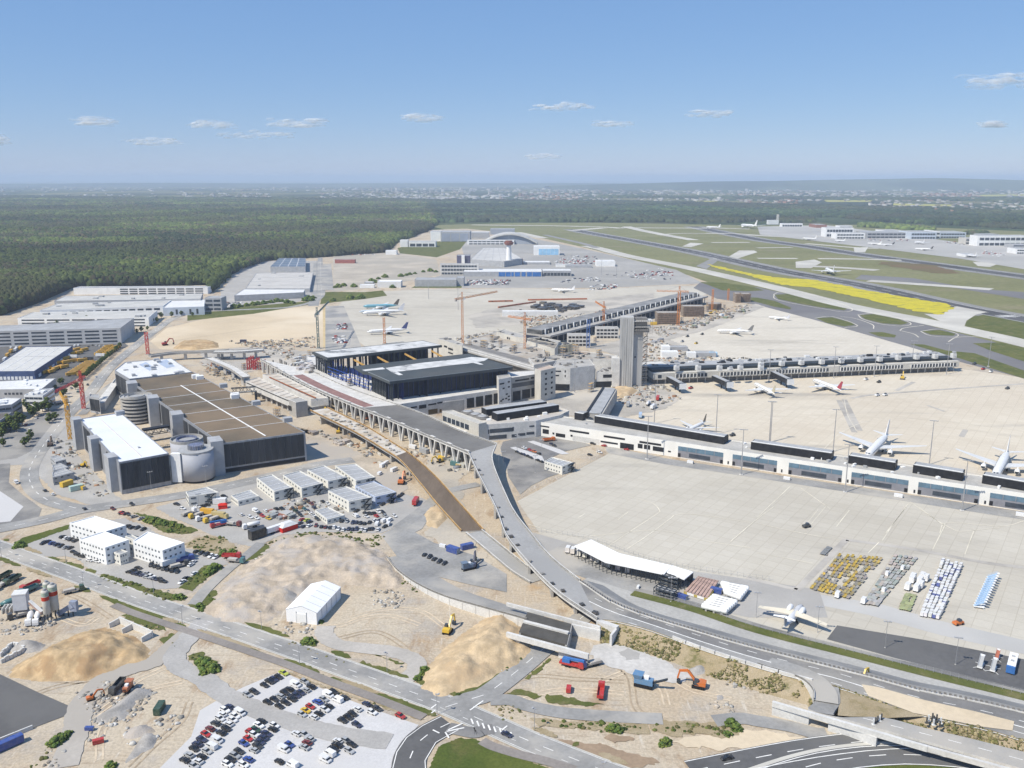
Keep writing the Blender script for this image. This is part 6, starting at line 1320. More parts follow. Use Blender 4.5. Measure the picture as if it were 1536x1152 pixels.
office('low white office beside the red delivery van',E4((1085,940),(1262,915),(1192,884),(1070,912)),6.5,2,top=M_roofg);office('flat single-storey pavilion between the white office and the container blocks',E4((1372,966),(1492,936),(1442,900),(1330,934)),3.4,1,stair=False)
G4=lambda*p:[zG(q)[0]for q in p]
office('small white container office in the pier car park',G4((320,766),(382,742),(262,712),(218,736)),6,2,stair=True)
I4=lambda*p:[zI(q)[0]for q in p]
def woffice(label,roof,z):
 b=office(label,roof,z,3,'office building','white three-storey offices',M_wallw,mat('bright_roof',(.80,.80,.79),.5,.03,.1),8,False,0,'office_building');return b
woffice('white three-storey office farthest left, next to the ring road',I4((590,148),(726,106),(545,52),(400,92)),9);woffice('white three-storey office in the middle with a square porch',I4((605,236),(742,190),(600,140),(455,186)),9.5);woffice('white three-storey office on the right beside the blue tipper',I4((936,252),(1062,206),(850,143),(765,196)),9.5)
office('white porch block in front of the middle white office',I4((690,275),(736,258),(700,245),(655,262)),6,2,'porch',None,stair=False,lines=0,nw=2,name='porch')
office('flat white link roof between two of the white offices',I4((770,190),(800,180),(760,160),(720,170)),8,2,'link block',None,stair=False,lines=0,nw=2,name='link_block')
for i,px in enumerate((((320,740),(380,725),(330,700),(290,712)),((310,790),(395,770),(345,745),(300,760)),((305,830),(425,800),(370,775),(300,800)))):
 office(('small grey site cabin row nearest the road bend','grey site cabin row in the middle beside the white car park','grey site cabin row nearest the yellow container')[i],E4(*px),5.5,2,'site cabin','grey site cabins',M_wallg,M_roofg,4,False,3,'site_cabin')
 # tent
tp=[g(*p)for p in zJ((192,662),(367,682))];t=(tp[1]-tp[0]).normalized();n=Vector((-t.y,t.x,0));Lg=26.0;Wd=(tp[1]-tp[0]).length
te=thing('storage_tent',(tp[0]+tp[1])/2,'large white storage tent with gabled roof on the sand','tent')
mb=MB();A,B=tp;C,D=B+n*Lg,A+n*Lg;up=lambda p,z:Vector((p.x,p.y,z));rf,rk=up((A+B)/2,8.2),up((C+D)/2,8.2)
mb.poly([A,B,up(B,5.8),rf,up(A,5.8)]);mb.poly([B,C,up(C,5.8),up(B,5.8)]);mb.poly([C,D,up(D,5.8),rk,up(C,5.8)]);mb.poly([D,A,up(A,5.8),up(D,5.8)]);mb.build('wall',mat('tent_fabric',(.80,.80,.80),.6,.03,.3),te)
mb=MB();o=Vector((0,0,.08));e=t*.3;mb.poly([up(A,5.7)-e+o,rf+o,rk+o,up(D,5.7)-e+o]);mb.poly([rf+o,up(B,5.7)+e+o,up(C,5.7)+e+o,rk+o]);mb.build('roof',MATS['tent_fabric'],te)
mb=MB()
for k in range(6):q=k/5;mb.bar(up(A.lerp(D,q),5.85),rf.lerp(rk,q)+Vector((0,0,.12)),.16,.1);mb.bar(rf.lerp(rk,q)+Vector((0,0,.12)),up(B.lerp(C,q),5.85),.16,.1);mb.bar(up(B.lerp(C,q),0)+t*.05,up(B.lerp(C,q),5.8)+t*.05,.16)
mb.build('seam',M_wallg,te);panel(te,A,B,.32,.66,0,4.6,M_wallw,'door',.2)
for s_ in(.33,.66):panel(te,A,B,s_,s_+.008,0,5.4,M_wallg,'door_frame',.25)
# far depots, hangars, terminal
front('maintenance_hall','grey hall with blue sliding doors in front of the old control tower','hall',695,407.5,813,415,60,M_wallg,M_roofw,lambda r,a,b,h:[panel(r,a,b,f0,f1,.5,h-1,M_blue,'door',.5)for f0,f1 in((.45,.53),(.54,.60),(.61,.64),(.655,.72),(.74,.79),(.81,.87),(.88,.985))])
front('office_row','grey gridded office row left of the blue doors','office building',660,396,718,412,16,M_cw,M_roofg,bandf(3,f0=.04,f1=.96,split=12))
front('maintenance_hall','low white extension right of the blue doors','hall',814,406,857,414.5,40,M_wallg,M_roofw,bandf(1,split=8))
b=Bld('terminal_shed','broad white sloping-roofed shed behind the blue doors','hall',q8((420,442),(745,460),(920,436),(745,330),(540,330)),13,wall=M_wallg,top=mat('shed_roof',(.47,.46,.44),.8,.08,.03))
for k in range(5):b.line(q8((470+80*k,446))[0],q8((565+40*k,334))[0],.9,M_roofg)
front('long_shed','long low white building before the arched hangar','hall',*q8((390,258))[0],*q8((840,300))[0],26,M_wallw,M_roofg,bandf(2,split=10))
front('hangar','big grey hangar at the corner of the forest','hangar',*q8((135,180))[0],*q8((415,272))[0],90,M_wallg,M_roofg,lambda r,a,b,h:[panel(r,a,b,f0,f0+.27,1,h*.85,mat('hangar_door',(.30,.33,.40),.6,.08,.05),'door',.5)for f0 in(.05,.36,.67)]);front('hangar','pale side wing of the big grey hangar','hangar',*q8((38,175))[0],*q8((135,268))[0],60,M_wallw,M_roofg)
front('hangar','plain grey hall behind the arched hangar','hangar',*q8((610,152))[0],*q8((845,205))[0],60,mat('slate_cladding',(.28,.31,.36),.7,.08),M_roofg);front('hangar','pale square hall between the grey hangar and the arch','hangar',*q8((425,182))[0],*q8((600,245))[0],50,M_wallg,M_roofw)
front('hangar','small hangar with pale blue doors beside the runway','hangar',*q8((1030,318))[0],*q8((1275,402))[0],45,M_wallw,M_roofw,lambda r,a,b,h:[panel(r,a,b,.19+.155*k,.335+.155*k,1,h*.72,M_lblue,'door',.4)for k in range(5)])
ah=thing('arched_hangar',g(*q8((800,300))[0]),'white arched hangar roof spanning low over its hall','hangar');A,B=g(*q8((545,292))[0]),g(*q8((1062,300))[0]);H_=hgt(*q8((800,300))[0],q8((800,196))[0][1]);mb=MB();L5,R5=[],[]
for k in range(25):q=k/24;p=A.lerp(B,q);z_=H_*(1-(2*q-1)**2)*.82+H_*.16;L5.append(Vector((p.x,p.y,z_)));R5.append(Vector((p.x,p.y+90,z_)))
strip(mb,L5,R5);dz=Vector((0,0,-4));strip(mb,[p+dz for p in L5],L5);strip(mb,[p+dz for p in R5],[p+dz for p in L5]);mb.build('roof',M_whroof,ah)
mb=MB();[mb.poly([Vector((L5[k].x,L5[k].y+8,0)),Vector((L5[k+1].x,L5[k+1].y+8,0)),L5[k+1]+Vector((0,8,-4)),L5[k]+Vector((0,8,-4))])for k in range(24)];mb.build('wall',MATS['slate_cladding'],ah)
ct=thing('control_tower',g(763.3,398),'white old control tower with brown cab among the far halls','control tower');p=g(763.3,398);h1=hgt(763.3,398,368);h2=hgt(763.3,398,361)
MB().tube((p.x,p.y,0),(p.x,p.y,h1),6.5,14,5).build('shaft',M_wallw,ct);MB().lathe((p.x,p.y,h1),(p.x,p.y,h2),[(0,5),(.25,10),(.7,11),(.75,8),(1,8)],16).build('cab',mat('brown_cab',(.22,.09,.07),.6,.15),ct);MB().bar((p.x,p.y,h2),(p.x,p.y,h2+12),.8).build('mast',M_wallg,ct)
front('dark_hall','pair of dark brick halls left of the sloping shed','hall',*q8((290,405))[0],*q8((415,480))[0],30,mat('navy_brick',(.10,.10,.16),.8,.15),M_roofg);front('white_stack','white lift tower between the dark halls','tower',*q8((335,405))[0],*q8((365,482))[0],10,M_wallw,M_roofw);front('brick_hall','red-brown brick hall right of the old control tower','hall',*q8((820,440))[0],*q8((925,490))[0],24,mat('red_brick',(.26,.13,.10),.8,.15),M_roofg)
front('flat_shed','flat grey-roofed shed beside the brick hall','hall',*q8((930,470))[0],*q8((1185,492))[0],40,M_wallg,M_roofw);front('grey_hall','long grey hall with pale roof at the apron edge','hall',*zB((930,728))[0],*zB((1170,768))[0],40,M_wallg,M_roofg);front('grey_hall','gabled end hall beside the storage yard','hall',*zB((1170,718))[0],*zB((1212,766))[0],34,M_wallg,M_roofg)
front('white_depot','white depot with dark gate at the forest corner','depot',*zB((895,508))[0],*zB((1050,540))[0],40,M_wallw,M_roofg,bandf(1,split=4));front('white_depot','tall white end of the depot at the forest corner','depot',*zB((845,500))[0],*zB((890,540))[0],26,M_wallw,M_roofw);front('white_depot','plain white shed alone before the forest edge','depot',*zB((762,560))[0],*zB((825,584))[0],22,M_wallw,M_roofw)
front('marquee','bright white marquee on the storage yard','tent',*zB((715,738))[0],*zB((850,774))[0],26,M_roofw,mat('bright_roof',(.8,.8,.8))if 0 else MATS['bright_roof']);front('marquee','low white tent left of the bright marquee','tent',*zB((612,758))[0],*zB((695,776))[0],14,M_wallw,M_roofw);front('marquee','flat grey tent beside the low white tent','tent',*zB((640,742))[0],*zB((690,758))[0],12,M_wallg,M_wallw)
front('red_shed','long low shed with red end beside the cargo road','shed',*zB((470,612))[0],*zB((585,634))[0],14,mat('rust_cladding',(.32,.12,.10),.8,.2),M_roofg)
front('white_shed','white flat shed alone beside the taxiway','shed',*zC((518,622))[0],*zC((625,652))[0],40,M_wallw,M_roofw);front('low_shed','low grey shed in the cargo apron clutter','shed',*zC((340,645))[0],*zC((490,660))[0],24,M_wallg,M_roofg);front('low_shed','flat pale shed beside the far car park','shed',*zC((285,640))[0],*zC((345,655))[0],20,M_wallw,M_roofg)
T8=[('white terminal wing farthest left on the far side of the runways',10,112,225,182,M_wallw),('white cube rising above the left terminal wing',118,96,215,128,M_wallw),('pale low terminal front with dotted windows',90,152,312,196,M_wallw),('long grey terminal roof in the middle of the far terminal',320,146,640,192,M_wallg),('white roof block behind the long grey terminal',470,134,610,152,M_wallw),('blue-grey hangar left of the white pylon',662,144,860,198,MATS['pale_blue_cladding']),('white pylon block between the blue-grey hangars',860,138,885,196,M_wallw),('blue-grey hangar right of the white pylon',886,146,1088,192,MATS['pale_blue_cladding']),('cream block at the left end of the white cargo hall',1086,190,1170,238,M_wallc),('big white cargo hall at the right edge of the far apron',1172,172,1560,252,M_wallw),('upper grey storey of the big white cargo hall',1200,160,1340,176,M_wallg),('dark gate building in front of the white cargo hall',1448,240,1600,268,M_wallg),('white office at the right edge below the cargo hall',1475,272,1640,312,M_wallw),('pale shed in the middle of the far apron',1085,316,1175,336,M_wallw),('small red-roofed block at the left end of the far terminal',-60,88,20,112,MATS['red_brick'])]
for lab,x0,y0,x1,y1,m in T8:front('far_terminal_block',lab,'terminal building',*s8((x0,y0))[0],*s8((x1,y1))[0],90 if 'roof' in lab or 'hangar' in lab else 45,m,M_roofg,bandf(2,split=9,f0=.04,f1=.96)if 'white' in lab or 'pale' in lab or 'grey terminal' in lab else None,'buildings of the far terminal')
front('radar_tower','slim pale tower beside the far runway end','tower',*zD((113,352))[0],*zD((123,404))[0],12,M_wallc,M_roofw);front('terminal_annex','low white building at the foot of the slim pale tower','building',*zD((62,385))[0],*zD((122,410))[0],24,M_wallw,M_roofg)
front('far_pier_block','white finger pier at the far left of the far terminal','terminal building',*zD((140,404))[0],*zD((260,424))[0],30,M_wallw,M_roofg,bandf(1,split=8));front('far_pier_block','white hall above the far parked jets','terminal building',*zD((395,428))[0],*zD((470,446))[0],40,M_wallw,M_roofg)
# ---------------------------------------------------------------- shared prototypes
P_paint=paint();P_gloss=paint('car_paint',.25)
M_tyre=mat('tyre_rubber',(.018,.018,.02),.9,.2,2)
M_chrome=mat('plain_metal',(.40,.40,.41),.4,.1,1,metal=.5)
K=dict(black=(.012,.012,.014),dark=(.035,.037,.04),navy=(.018,.026,.07),blue=(.03,.07,.28),silver=(.36,.37,.38),white=(.74,.74,.74),red=(.42,.02,.02),maroon=(.14,.02,.02),yellow=(.62,.40,.02),lime=(.50,.55,.06),green=(.02,.06,.035),orange=(.55,.14,.02),teal=(.05,.16,.17),brown=(.10,.06,.035))
KN=dict(black='black',dark='dark grey',navy='dark blue',blue='blue',silver='silver',white='white',red='red',maroon='dark red',yellow='yellow',lime='lime yellow',green='dark green',orange='orange',teal='teal',brown='brown')
def tint(o):o['tinted']=1;return o
def proto(name,cat):return thing(name,(0,0,0),'prototype',cat)
def wheel(mb,x,y,r,w):mb.tube((x,y-w/2,r),(x,y+w/2,r),r,10)
def wheels(root,xs,hw,r=.33,w=.24):
 for x in xs:
  for y in(-hw,hw):mb=MB();wheel(mb,x,y,r,w);mb.build('wheel',M_tyre,root)
def section(mb,rings):
 """loft of rectangular sections along x: (x, half width, z0, z1)"""
 idx=[mb.vs([(x,-w,a),(x,w,a),(x,w,b),(x,-w,b)])for x,w,a,b in rings]
 for p,q in zip(idx,idx[1:]):
  for k in range(4):l=(k+1)%4;mb.face((p+k,p+l,q+l,q+k))
 mb.face((idx[0]+3,idx[0]+2,idx[0]+1,idx[0]));mb.face([idx[-1]+k for k in range(4)])
def make_car(kind):
 r=proto('parked_'+('van' if kind=='van' else 'car'),'van' if kind=='van' else 'car')
 mb=MB();gl=MB()
 if kind=='van':
  section(mb,[(-2.5,.92,.35,1.0),(-2.45,.97,.3,2.0),(1.2,.97,.3,2.05),(1.95,.93,.3,1.15),(2.5,.85,.35,.85)]);section(gl,[(1.22,.985,1.25,1.9),(1.5,.97,1.2,1.72),(1.92,.90,1.16,1.26)]);section(gl,[(-.4,.99,1.25,1.8),(1.0,.99,1.25,1.8)]);L,wb=2.5,(-1.5,1.6)
 else:
  a,b=(-2.05,-1.75)if kind=='hatch' else(-2.25,-2.0)if kind=='estate' else(-2.3,-1.35)
  h=1.48 if kind!='saloon' else 1.42
  section(mb,[(a-.08,.78,.38,.75),(a,.88,.28,.92),(.85,.90,.28,.92),(1.9,.86,.28,.80),(2.2,.74,.35,.62)])
  section(gl,[(b+(.0 if kind!='saloon' else-.35),.83,.9,.93),(b+.3,.70,.9,h-.05),(.1,.70,.9,h-.04),(.95,.80,.9,.93)])
  section(mb,[(b+.32,.64,h-.06,h),(.08,.64,h-.06,h)]);wb=(-1.3,1.3)
 tint(mb.build('body',P_gloss,r));gl.build('window_glass',mat('car_glass',(.02,.024,.03),.1,.1,1,spec=.6),r)
 wheels(r,wb,.82);lm=MB();x=2.18 if kind!='van' else 2.48
 for y in(-.6,.6):m_=MB();m_.box((x-.1,y,.58),(.14,.26,.12));m_.build('headlight',M_chrome,r)
 return Proto(r)
CARS={k:make_car(k)for k in('hatch','estate','saloon','van')}
CK={'hatch':'hatchback','estate':'estate car','saloon':'saloon car','van':'van'}
ORD=['first','second','third','fourth','fifth','sixth','seventh','eighth','ninth','tenth','eleventh','twelfth','13th','14th','15th','16th','17th','18th','19th','20th','21st','22nd','23rd','24th','25th','26th','27th','28th','29th','30th']+['%dth'%k for k in range(31,60)]
CODE=dict(k='black',d='dark',n='navy',b='blue',s='silver',w='white',r='red',m='maroon',y='yellow',l='lime',g='green',o='orange',t='teal',v='white',u='brown')
def cars(zf,items,head,where,group,flip=.35):
 """items: (x, y, colour code[, type]); head: photo-space heading vector of the cars"""
 n=len(items)
 for i,it in enumerate(items):
  px=zf((it[0],it[1]))[0];p=g(*px);q=g(px[0]+head[0],px[1]+head[1]);a=ang(p,q)+random.uniform(-.05,.05)+(math.pi if random.random()<flip else 0)
  c=it[2];k=it[3]if len(it)>3 else('van' if c=='v' else random.choice(('hatch','hatch','estate','saloon')));col=CODE[c]
  lab='%s %s %s'%(KN[col],CK[k],where%ORD[i]if '%s' in where else where)
  f_=random.uniform(.85,1.15);cc=tuple(min(.8,x*f_)for x in K[col])
  CARS[k].put((p.x,p.y,p.z+.26),a,lab,group,cc,random.uniform(.90,1.0))
G1='cars in the pale car park'
H1=(16,8)
cars(zN,[(443,595,'k'),(480,570,'k'),(507,555,'n'),(540,538,'k'),(575,512,'l')],H1,'at the pale car park garden edge, %s from its bottom',G1)
cars(zN,[(325,660,'s'),(372,640,'d')],H1,'parked apart beside the gravel road bend, %s from the left',G1)
cars(zN,[(465,712,'k'),(510,692,'k'),(547,670,'s'),(580,646,'k'),(612,624,'k'),(655,592,'v'),(718,570,'s')],H1,'in the second double row, left line, %s from the gravel road',G1)
cars(zN,[(545,740,'k'),(588,715,'k'),(632,690,'k'),(658,667,'n'),(690,647,'n'),(727,629,'s'),(764,606,'k')],H1,'in the second double row, right line, %s from the gravel road',G1)
cars(zN,[(700,795,'s'),(727,770,'y'),(757,742,'r'),(805,711,'b'),(850,692,'s'),(880,662,'v'),(915,642,'k')],H1,'in the third double row, left line, %s from the gravel road',G1)
cars(zN,[(780,815,'w'),(815,790,'k'),(855,762,'w'),(882,740,'k'),(945,697,'v'),(990,679,'d')],H1,'in the third double row, right line, %s from the gravel road',G1)
cars(zN,[(978,837,'k'),(1015,815,'k'),(1047,792,'k'),(1078,760,'w'),(1142,724,'n')],H1,'in the last double row, left line, %s from the gravel road',G1)
cars(zN,[(1075,866,'n'),(1180,781,'w'),(1215,756,'d')],H1,'in the last double row, right line, %s from the gravel road',G1)
cars(zN,[(1375,807,'r')],H1,'standing alone at the right corner of the pale car park',G1)
cars(zN,[(203,745,'n'),(172,767,'w'),(152,796,'w'),(137,825,'w'),(108,858,'d'),(70,894,'m'),(40,931,'r'),(12,968,'n'),(-18,1000,'n'),(-40,1032,'k'),(-75,1075,'s'),(-105,1110,'k')],H1,'on the lower car park left edge, %s from the gravel road',G1)
cars(zN,[(275,786,'v'),(242,808,'w'),(225,834,'w'),(192,862,'w'),(180,893,'k'),(146,923,'k'),(118,975,'v'),(80,1018,'v'),(48,1050,'s'),(12,1085,'k'),(-15,1120,'w'),(-40,1150,'s')],H1,'in the lower car park second line, %s from the gravel road',G1)
cars(zN,[(420,842,'k'),(405,872,'w'),(380,902,'g'),(348,918,'r'),(372,936,'w'),(330,962,'r'),(300,995,'b'),(268,1050,'d'),(240,1080,'s'),(207,1108,'k'),(190,1138,'w')],H1,'in the lower car park third line, %s from the gravel road',G1)
cars(zN,[(510,872,'w'),(500,898,'k'),(458,930,'n'),(432,957,'n'),(412,986,'n'),(396,1013,'d'),(370,1042,'s'),(332,1106,'b'),(300,1142,'w')],H1,'in the lower car park fourth line, %s from the gravel road',G1)
cars(zN,[(660,927,'w','estate'),(718,935,'s'),(750,966,'s'),(735,992,'m'),(715,1021,'s'),(614,1003,'b'),(575,1037,'v'),(545,1120,'k'),(635,1142,'v')],H1,'in the lower car park loose group, %s from the top',G1)
cars(zN,[(945,977,'w'),(940,1005,'k'),(917,1036,'k'),(890,1067,'v'),(860,1107,'v'),(1042,1003,'k'),(1025,1046,'s'),(1005,978,'s')],H1,'in the right group of the lower car park, %s from the top',G1)
G2='cars beside the white offices'
cars(zI,[(250,216,'k'),(275,206,'n'),(300,216,'b'),(327,224,'n'),(352,233,'k'),(378,240,'s'),(404,243,'d')],(10,-5),'in the row left of the white offices, %s from the left',G2)
cars(zI,[(360,180,'k'),(385,187,'w'),(410,193,'d'),(435,201,'d')],(10,-5),'against the wall of the left white office, %s from the left',G2)
cars(zI,[(425,268,'k'),(445,282,'k'),(470,292,'d'),(515,316,'w'),(560,322,'w')],(12,3),'below the middle white office, %s from the left',G2)
cars(zI,[(747,384,'k'),(772,373,'k'),(798,360,'k')],(14,3),'in the upper row by the highway, %s from the left',G2)
cars(zI,[(778,394,'n'),(806,388,'k'),(820,404,'n'),(842,392,'s'),(848,414,'s'),(872,408,'w'),(890,424,'n'),(916,424,'k'),(940,438,'k')],(14,3),'in the lower rows by the road, %s from the left',G2)
cars(zI,[(870,342,'k'),(892,348,'k'),(915,355,'k'),(940,362,'d'),(965,368,'k'),(992,374,'k'),(1022,380,'k')],(6,-12),'in the dark row below the right office, %s from the left',G2)
cars(zI,[(1072,420,'k'),(1048,442,'w'),(1122,391,'w'),(1100,342,'w'),(1116,325,'w')],(14,-8),'scattered at the right edge of the office lot, %s from the hedge',G2)
cars(zI,[(1130,265,'k'),(1160,273,'k'),(1190,281,'d'),(1216,291,'w'),(1242,298,'w')],(10,-6),'behind the right white office by the lawn, %s from the left',G2)
cars(zI,[(738,117,'k'),(760,126,'k'),(790,128,'d'),(825,137,'k')],(12,-6),'between the left and right white offices, %s from the left',G2)
cars(zI,[(700,42,'d'),(728,46,'m'),(772,63,'s'),(812,76,'s')],(14,-4),'on the ring road behind the white office, %s from the left',G2)
G3='cars among the white office containers'
HC=(10,6)
cars(s3,[(25,496,'k'),(75,535,'w'),(15,560,'r'),(40,595,'w'),(150,592,'k')],HC,'left of the diagonal rows by the office containers, %s from the top',G3)
cars(s3,[(150,492,'d'),(180,518,'g'),(210,545,'d'),(240,572,'d')],HC,'in the dark diagonal row by the containers, %s from the top',G3)
cars(s3,[(200,450,'k'),(247,482,'g'),(285,500,'t'),(315,520,'n'),(355,552,'w'),(398,590,'w'),(432,616,'d')],HC,'in the long diagonal row by the containers, %s from the top',G3)
cars(s3,[(298,398,'m'),(330,420,'u'),(368,442,'m'),(392,482,'n')],HC,'in the red-brown row beside the office containers, %s from the top',G3)
cars(s3,[(492,412,'k'),(550,440,'w')],HC,'in front of the forward office container block, %s from the left',G3)
cars(s3,[(255,620,'r'),(312,628,'l'),(342,650,'n'),(235,664,'n'),(270,702,'n'),(340,692,'w')],(10,-5),'in the bright group beside the red tent, %s from the top',G3)
cars(s3,[(415,690,'m'),(478,702,'k'),(525,706,'m'),(580,714,'k'),(624,708,'w'),(672,730,'w'),(730,736,'w'),(790,730,'n'),(835,732,'n'),(882,730,'n'),(940,732,'w'),(985,742,'w'),(1028,730,'k'),(1062,726,'k'),(1130,737,'w')],(5,-9),'in the front row along the grass bank, %s from the left',G3)
cars(s3,[(580,642,'r'),(652,627,'k'),(712,636,'k'),(772,642,'s'),(838,656,'n'),(880,652,'n'),(925,662,'k'),(972,666,'k'),(1032,652,'k'),(1120,676,'v'),(1250,676,'v')],(6,-9),'in the second row above the grass bank, %s from the left',G3)
cars(s3,[(1095,630,'w'),(1150,636,'n'),(1200,640,'v'),(1262,630,'v'),(1210,702,'k')],(9,-5),'at the yard gate by the bend, %s from the left',G3)
cars(s3,[(870,582,'v'),(985,552,'d'),(992,586,'w'),(1035,552,'k'),(1080,546,'k'),(1110,580,'r'),(1132,532,'w'),(1182,536,'k'),(1216,582,'s'),(1318,580,'w')],(9,5),'in the loose row below the blue-shaded block, %s from the left',G3)
cars(s3,[(880,522,'k'),(1182,446,'k'),(1282,416,'k'),(1380,348,'k'),(1402,330,'k'),(1150,95,'v'),(1480,90,'k')],(9,-6),'close to the walls of the right-hand container blocks, %s from the left',G3)
cars(s2,[(195,137,'k'),(260,187,'w'),(430,167,'w'),(490,157,'k'),(545,147,'k'),(740,47,'k')],(10,2),'around the low office beside the red van, %s from the left',G3)
cars(s2,[(935,257,'w'),(1040,287,'w'),(1115,297,'w'),(1220,212,'w'),(1100,216,'v'),(1152,250,'k'),(1180,272,'r'),(1250,302,'y'),(1338,190,'k'),(1402,190,'k'),(1400,250,'r'),(1462,220,'k')],(9,5),'in the loose lot before the tanker, %s in the cluster',G3)
cars(s7,[(590,567,'k'),(650,590,'k'),(705,616,'k'),(762,645,'k'),(820,667,'k')],(8,-7),'in the short row on the yard road bend, %s from the left','black cars in the yard')
cars(q6,[(1045,918,'d'),(1085,935,'k'),(1125,950,'n'),(1170,968,'k'),(1205,985,'d'),(1275,1010,'k'),(1320,1028,'k'),(1125,870,'w'),(1190,893,'r'),(1240,912,'o'),(1295,935,'k'),(1440,825,'n'),(1470,842,'k')],(9,4),'on the pier car park strips, %s in the lines','cars in the pier car park')
cars(zG,[(560,652,'r'),(690,674,'r'),(497,640,'k'),(535,690,'w'),(480,705,'k')],(9,2),'below the white pier wall, %s from the inner corner','cars in the pier car park')
for a in((zE,260,912,'d','driving round the bend of the ring road'),(zE,305,933,'w','on the ring road right behind the dark car in the bend'),(zE,487,1016,'d','on the junction below the white car park'),(zE,760,990,'d','on the ring road before the dark car park front'),(zE,650,1016,'m','pulled up beside the ring road junction'),(zE,95,866,'v','parked at the left bend beside the grass island'),(zO,735,935,'n','alone on the highway just past the crossing hatching'),(zP,868,1096,'k','alone on the dark motorway at the bottom edge'),(zE,900,690,'s','in the gap beside the white car park')):
 cars(a[0],[(a[1],a[2],a[3])],(9,4)if a[0]is zO else(9,-2)if a[0]is zP else(8,6),a[4],'cars on the roads')
cars(zE,[(700,1042,'r'),(735,1048,'d')],(9,3),'parked behind the left white office, %s from the left','cars on the roads')
cars(q1,[(125,175,'v'),(190,172,'v'),(240,168,'v'),(862,152,'v'),(905,146,'v'),(1020,158,'k'),(1068,142,'k'),(1112,146,'w'),(1150,150,'w'),(1200,146,'w')],(6,-5),'between the parcel depot and grey car park, %s from left','vehicles behind the parcel depot')
cars(q1,[(300,1062,'r'),(215,1100,'y'),(345,1120,'w'),(330,920,'w'),(370,925,'s'),(420,985,'w'),(900,680,'t'),(820,640,'s'),(1105,510,'w'),(1010,600,'k'),(520,860,'s')],(7,-6),'on the lots left of the white car park, %s in scatter','vehicles on the left street lots')
# ---------------------------------------------------------------- lorries and machines
def place(P,zf,xy,head,lab,grp=None,col=None,sc=None,z=.26):
 px=zf(xy)[0];p=g(*px);q=g(px[0]+head[0],px[1]+head[1]);return P.put((p.x,p.y,z),ang(p,q),lab,grp,col,sc)
def lorry(kind):
 r=proto({'box':'box_lorry','tipper':'tipper_lorry','tank':'tank_lorry','flat':'flatbed_lorry','crane':'mobile_crane','trailer':'lorry_trailer','mixer':'concrete_mixer'}[kind],'lorry')
 if kind!='trailer':
  mb=MB();section(mb,[(3.0,1.2,.7,2.9),(3.4,1.22,.6,3.0),(4.9,1.22,.6,2.9),(5.2,1.18,.6,1.7)]);tint(mb.build('cab',P_paint,r))
  mb=MB();section(mb,[(4.7,1.1,1.7,2.75),(5.12,1.06,1.7,1.95)]);mb.build('windscreen',M_glass,r);wheels(r,(4.2,-.9,-2.2),1.0,.5,.35)
 else:wheels(r,(-1.6,-2.9,3.6),1.0,.5,.35)
 mb=MB();mb.box((0,0,.75),(8.4,1.0,.3));mb.build('chassis',M_steel,r)
 mb=MB()
 if kind in('box','trailer'):mb.box((-.7,0,1.05),(8.0 if kind=='box' else 9.6,2.5,2.7));tint(mb.build('box_body',P_paint,r))
 elif kind=='tipper':
  for s in(-1,1):mb.bar((-4.4,s*1.2,1.7),(2.7,s*1.2,1.7),.12,1.3)
  mb.bar((-4.4,-1.2,1.7),(-4.4,1.2,1.7),.12,1.3);mb.bar((2.7,-1.2,1.9),(2.7,1.2,1.9),.12,1.7);mb.box((-.85,0,1.0),(7.1,2.4,.2));tint(mb.build('tipper_body',P_paint,r))
 elif kind=='tank':mb.lathe((-4.6,0,2.2),(2.6,0,2.2),[(0,.5),(.04,1.1),(.96,1.1),(1,.5)],12);tint(mb.build('tank',P_paint,r,True))
 elif kind=='flat':
  mb.box((-.9,0,1.05),(7.4,2.5,.2));mb.build('bed',M_cd,r);m2=MB();m2.box((-1.5,0,1.25),(4.8,2.2,.9));m2.build('load',mat('mixed_site_material',(.45,.42,.38),.9),r)
 elif kind=='mixer':mb.lathe((-4.3,0,2.9),(2.2,0,2.0),[(0,.5),(.25,1.25),(.6,1.3),(1,.7)],12);tint(mb.build('drum',P_paint,r,True))
 elif kind=='crane':
  mb.box((-.8,0,1.0),(8.4,2.5,.8));tint(mb.build('carrier',P_paint,r));m2=MB();m2.box((-2.2,0,1.8),(3.2,2.3,1.6));m2.build('superstructure',M_blue,r);m3=MB();m3.bar((-3.4,0,3.2),(5.2,0,3.5),.9,.9);m3.build('boom',M_blue,r)
 return Proto(r)
LO={k:lorry(k)for k in('box','tipper','tank','flat','crane','trailer','mixer')}
def lo(k,zf,x,y,head,lab,col,grp=None,sc=None):return place(LO[k],zf,(x,y),head,lab,grp,K.get(col,col),sc)
YEL=(.62,.33,.015)
for i,(x,y,h)in enumerate(((530,468,(9,-3)),(600,458,(9,-3)),(560,428,(9,-3)),(640,430,(9,-3)),(690,410,(9,-3)),(750,405,(9,-2)),(700,356,(9,-2)),(770,352,(9,-2)),(760,308,(9,-2)),(880,334,(9,-1)),(960,330,(9,-1)),(860,250,(9,-2)),(920,240,(9,-2)),(890,206,(9,-2)),(980,208,(9,-2)),(830,228,(9,-2)))):
 lo('trailer',q1,x,y,h,'yellow lorry trailer loose in the depot yard, %s up from the near end'%ORD[i],YEL,'yellow trailers in the depot yard')
for nm,a,e,n_,k in(('inner row beside the hedge',(830,492),(1040,356),9,1),('outer row against the hedge',(960,492),(1105,362),9,1),('inner far row',(1150,258),(1265,172),6,1),('outer far row against the hedge',(1225,268),(1350,176),7,1)):
 for i in range(n_):
  q=i/(n_-1);lo('trailer',q1,a[0]+(e[0]-a[0])*q,a[1]+(e[1]-a[1])*q,(9,-1.2),'yellow lorry trailer in the %s, %s from the near end'%(nm,ORD[i]),YEL,'yellow trailers in rows')
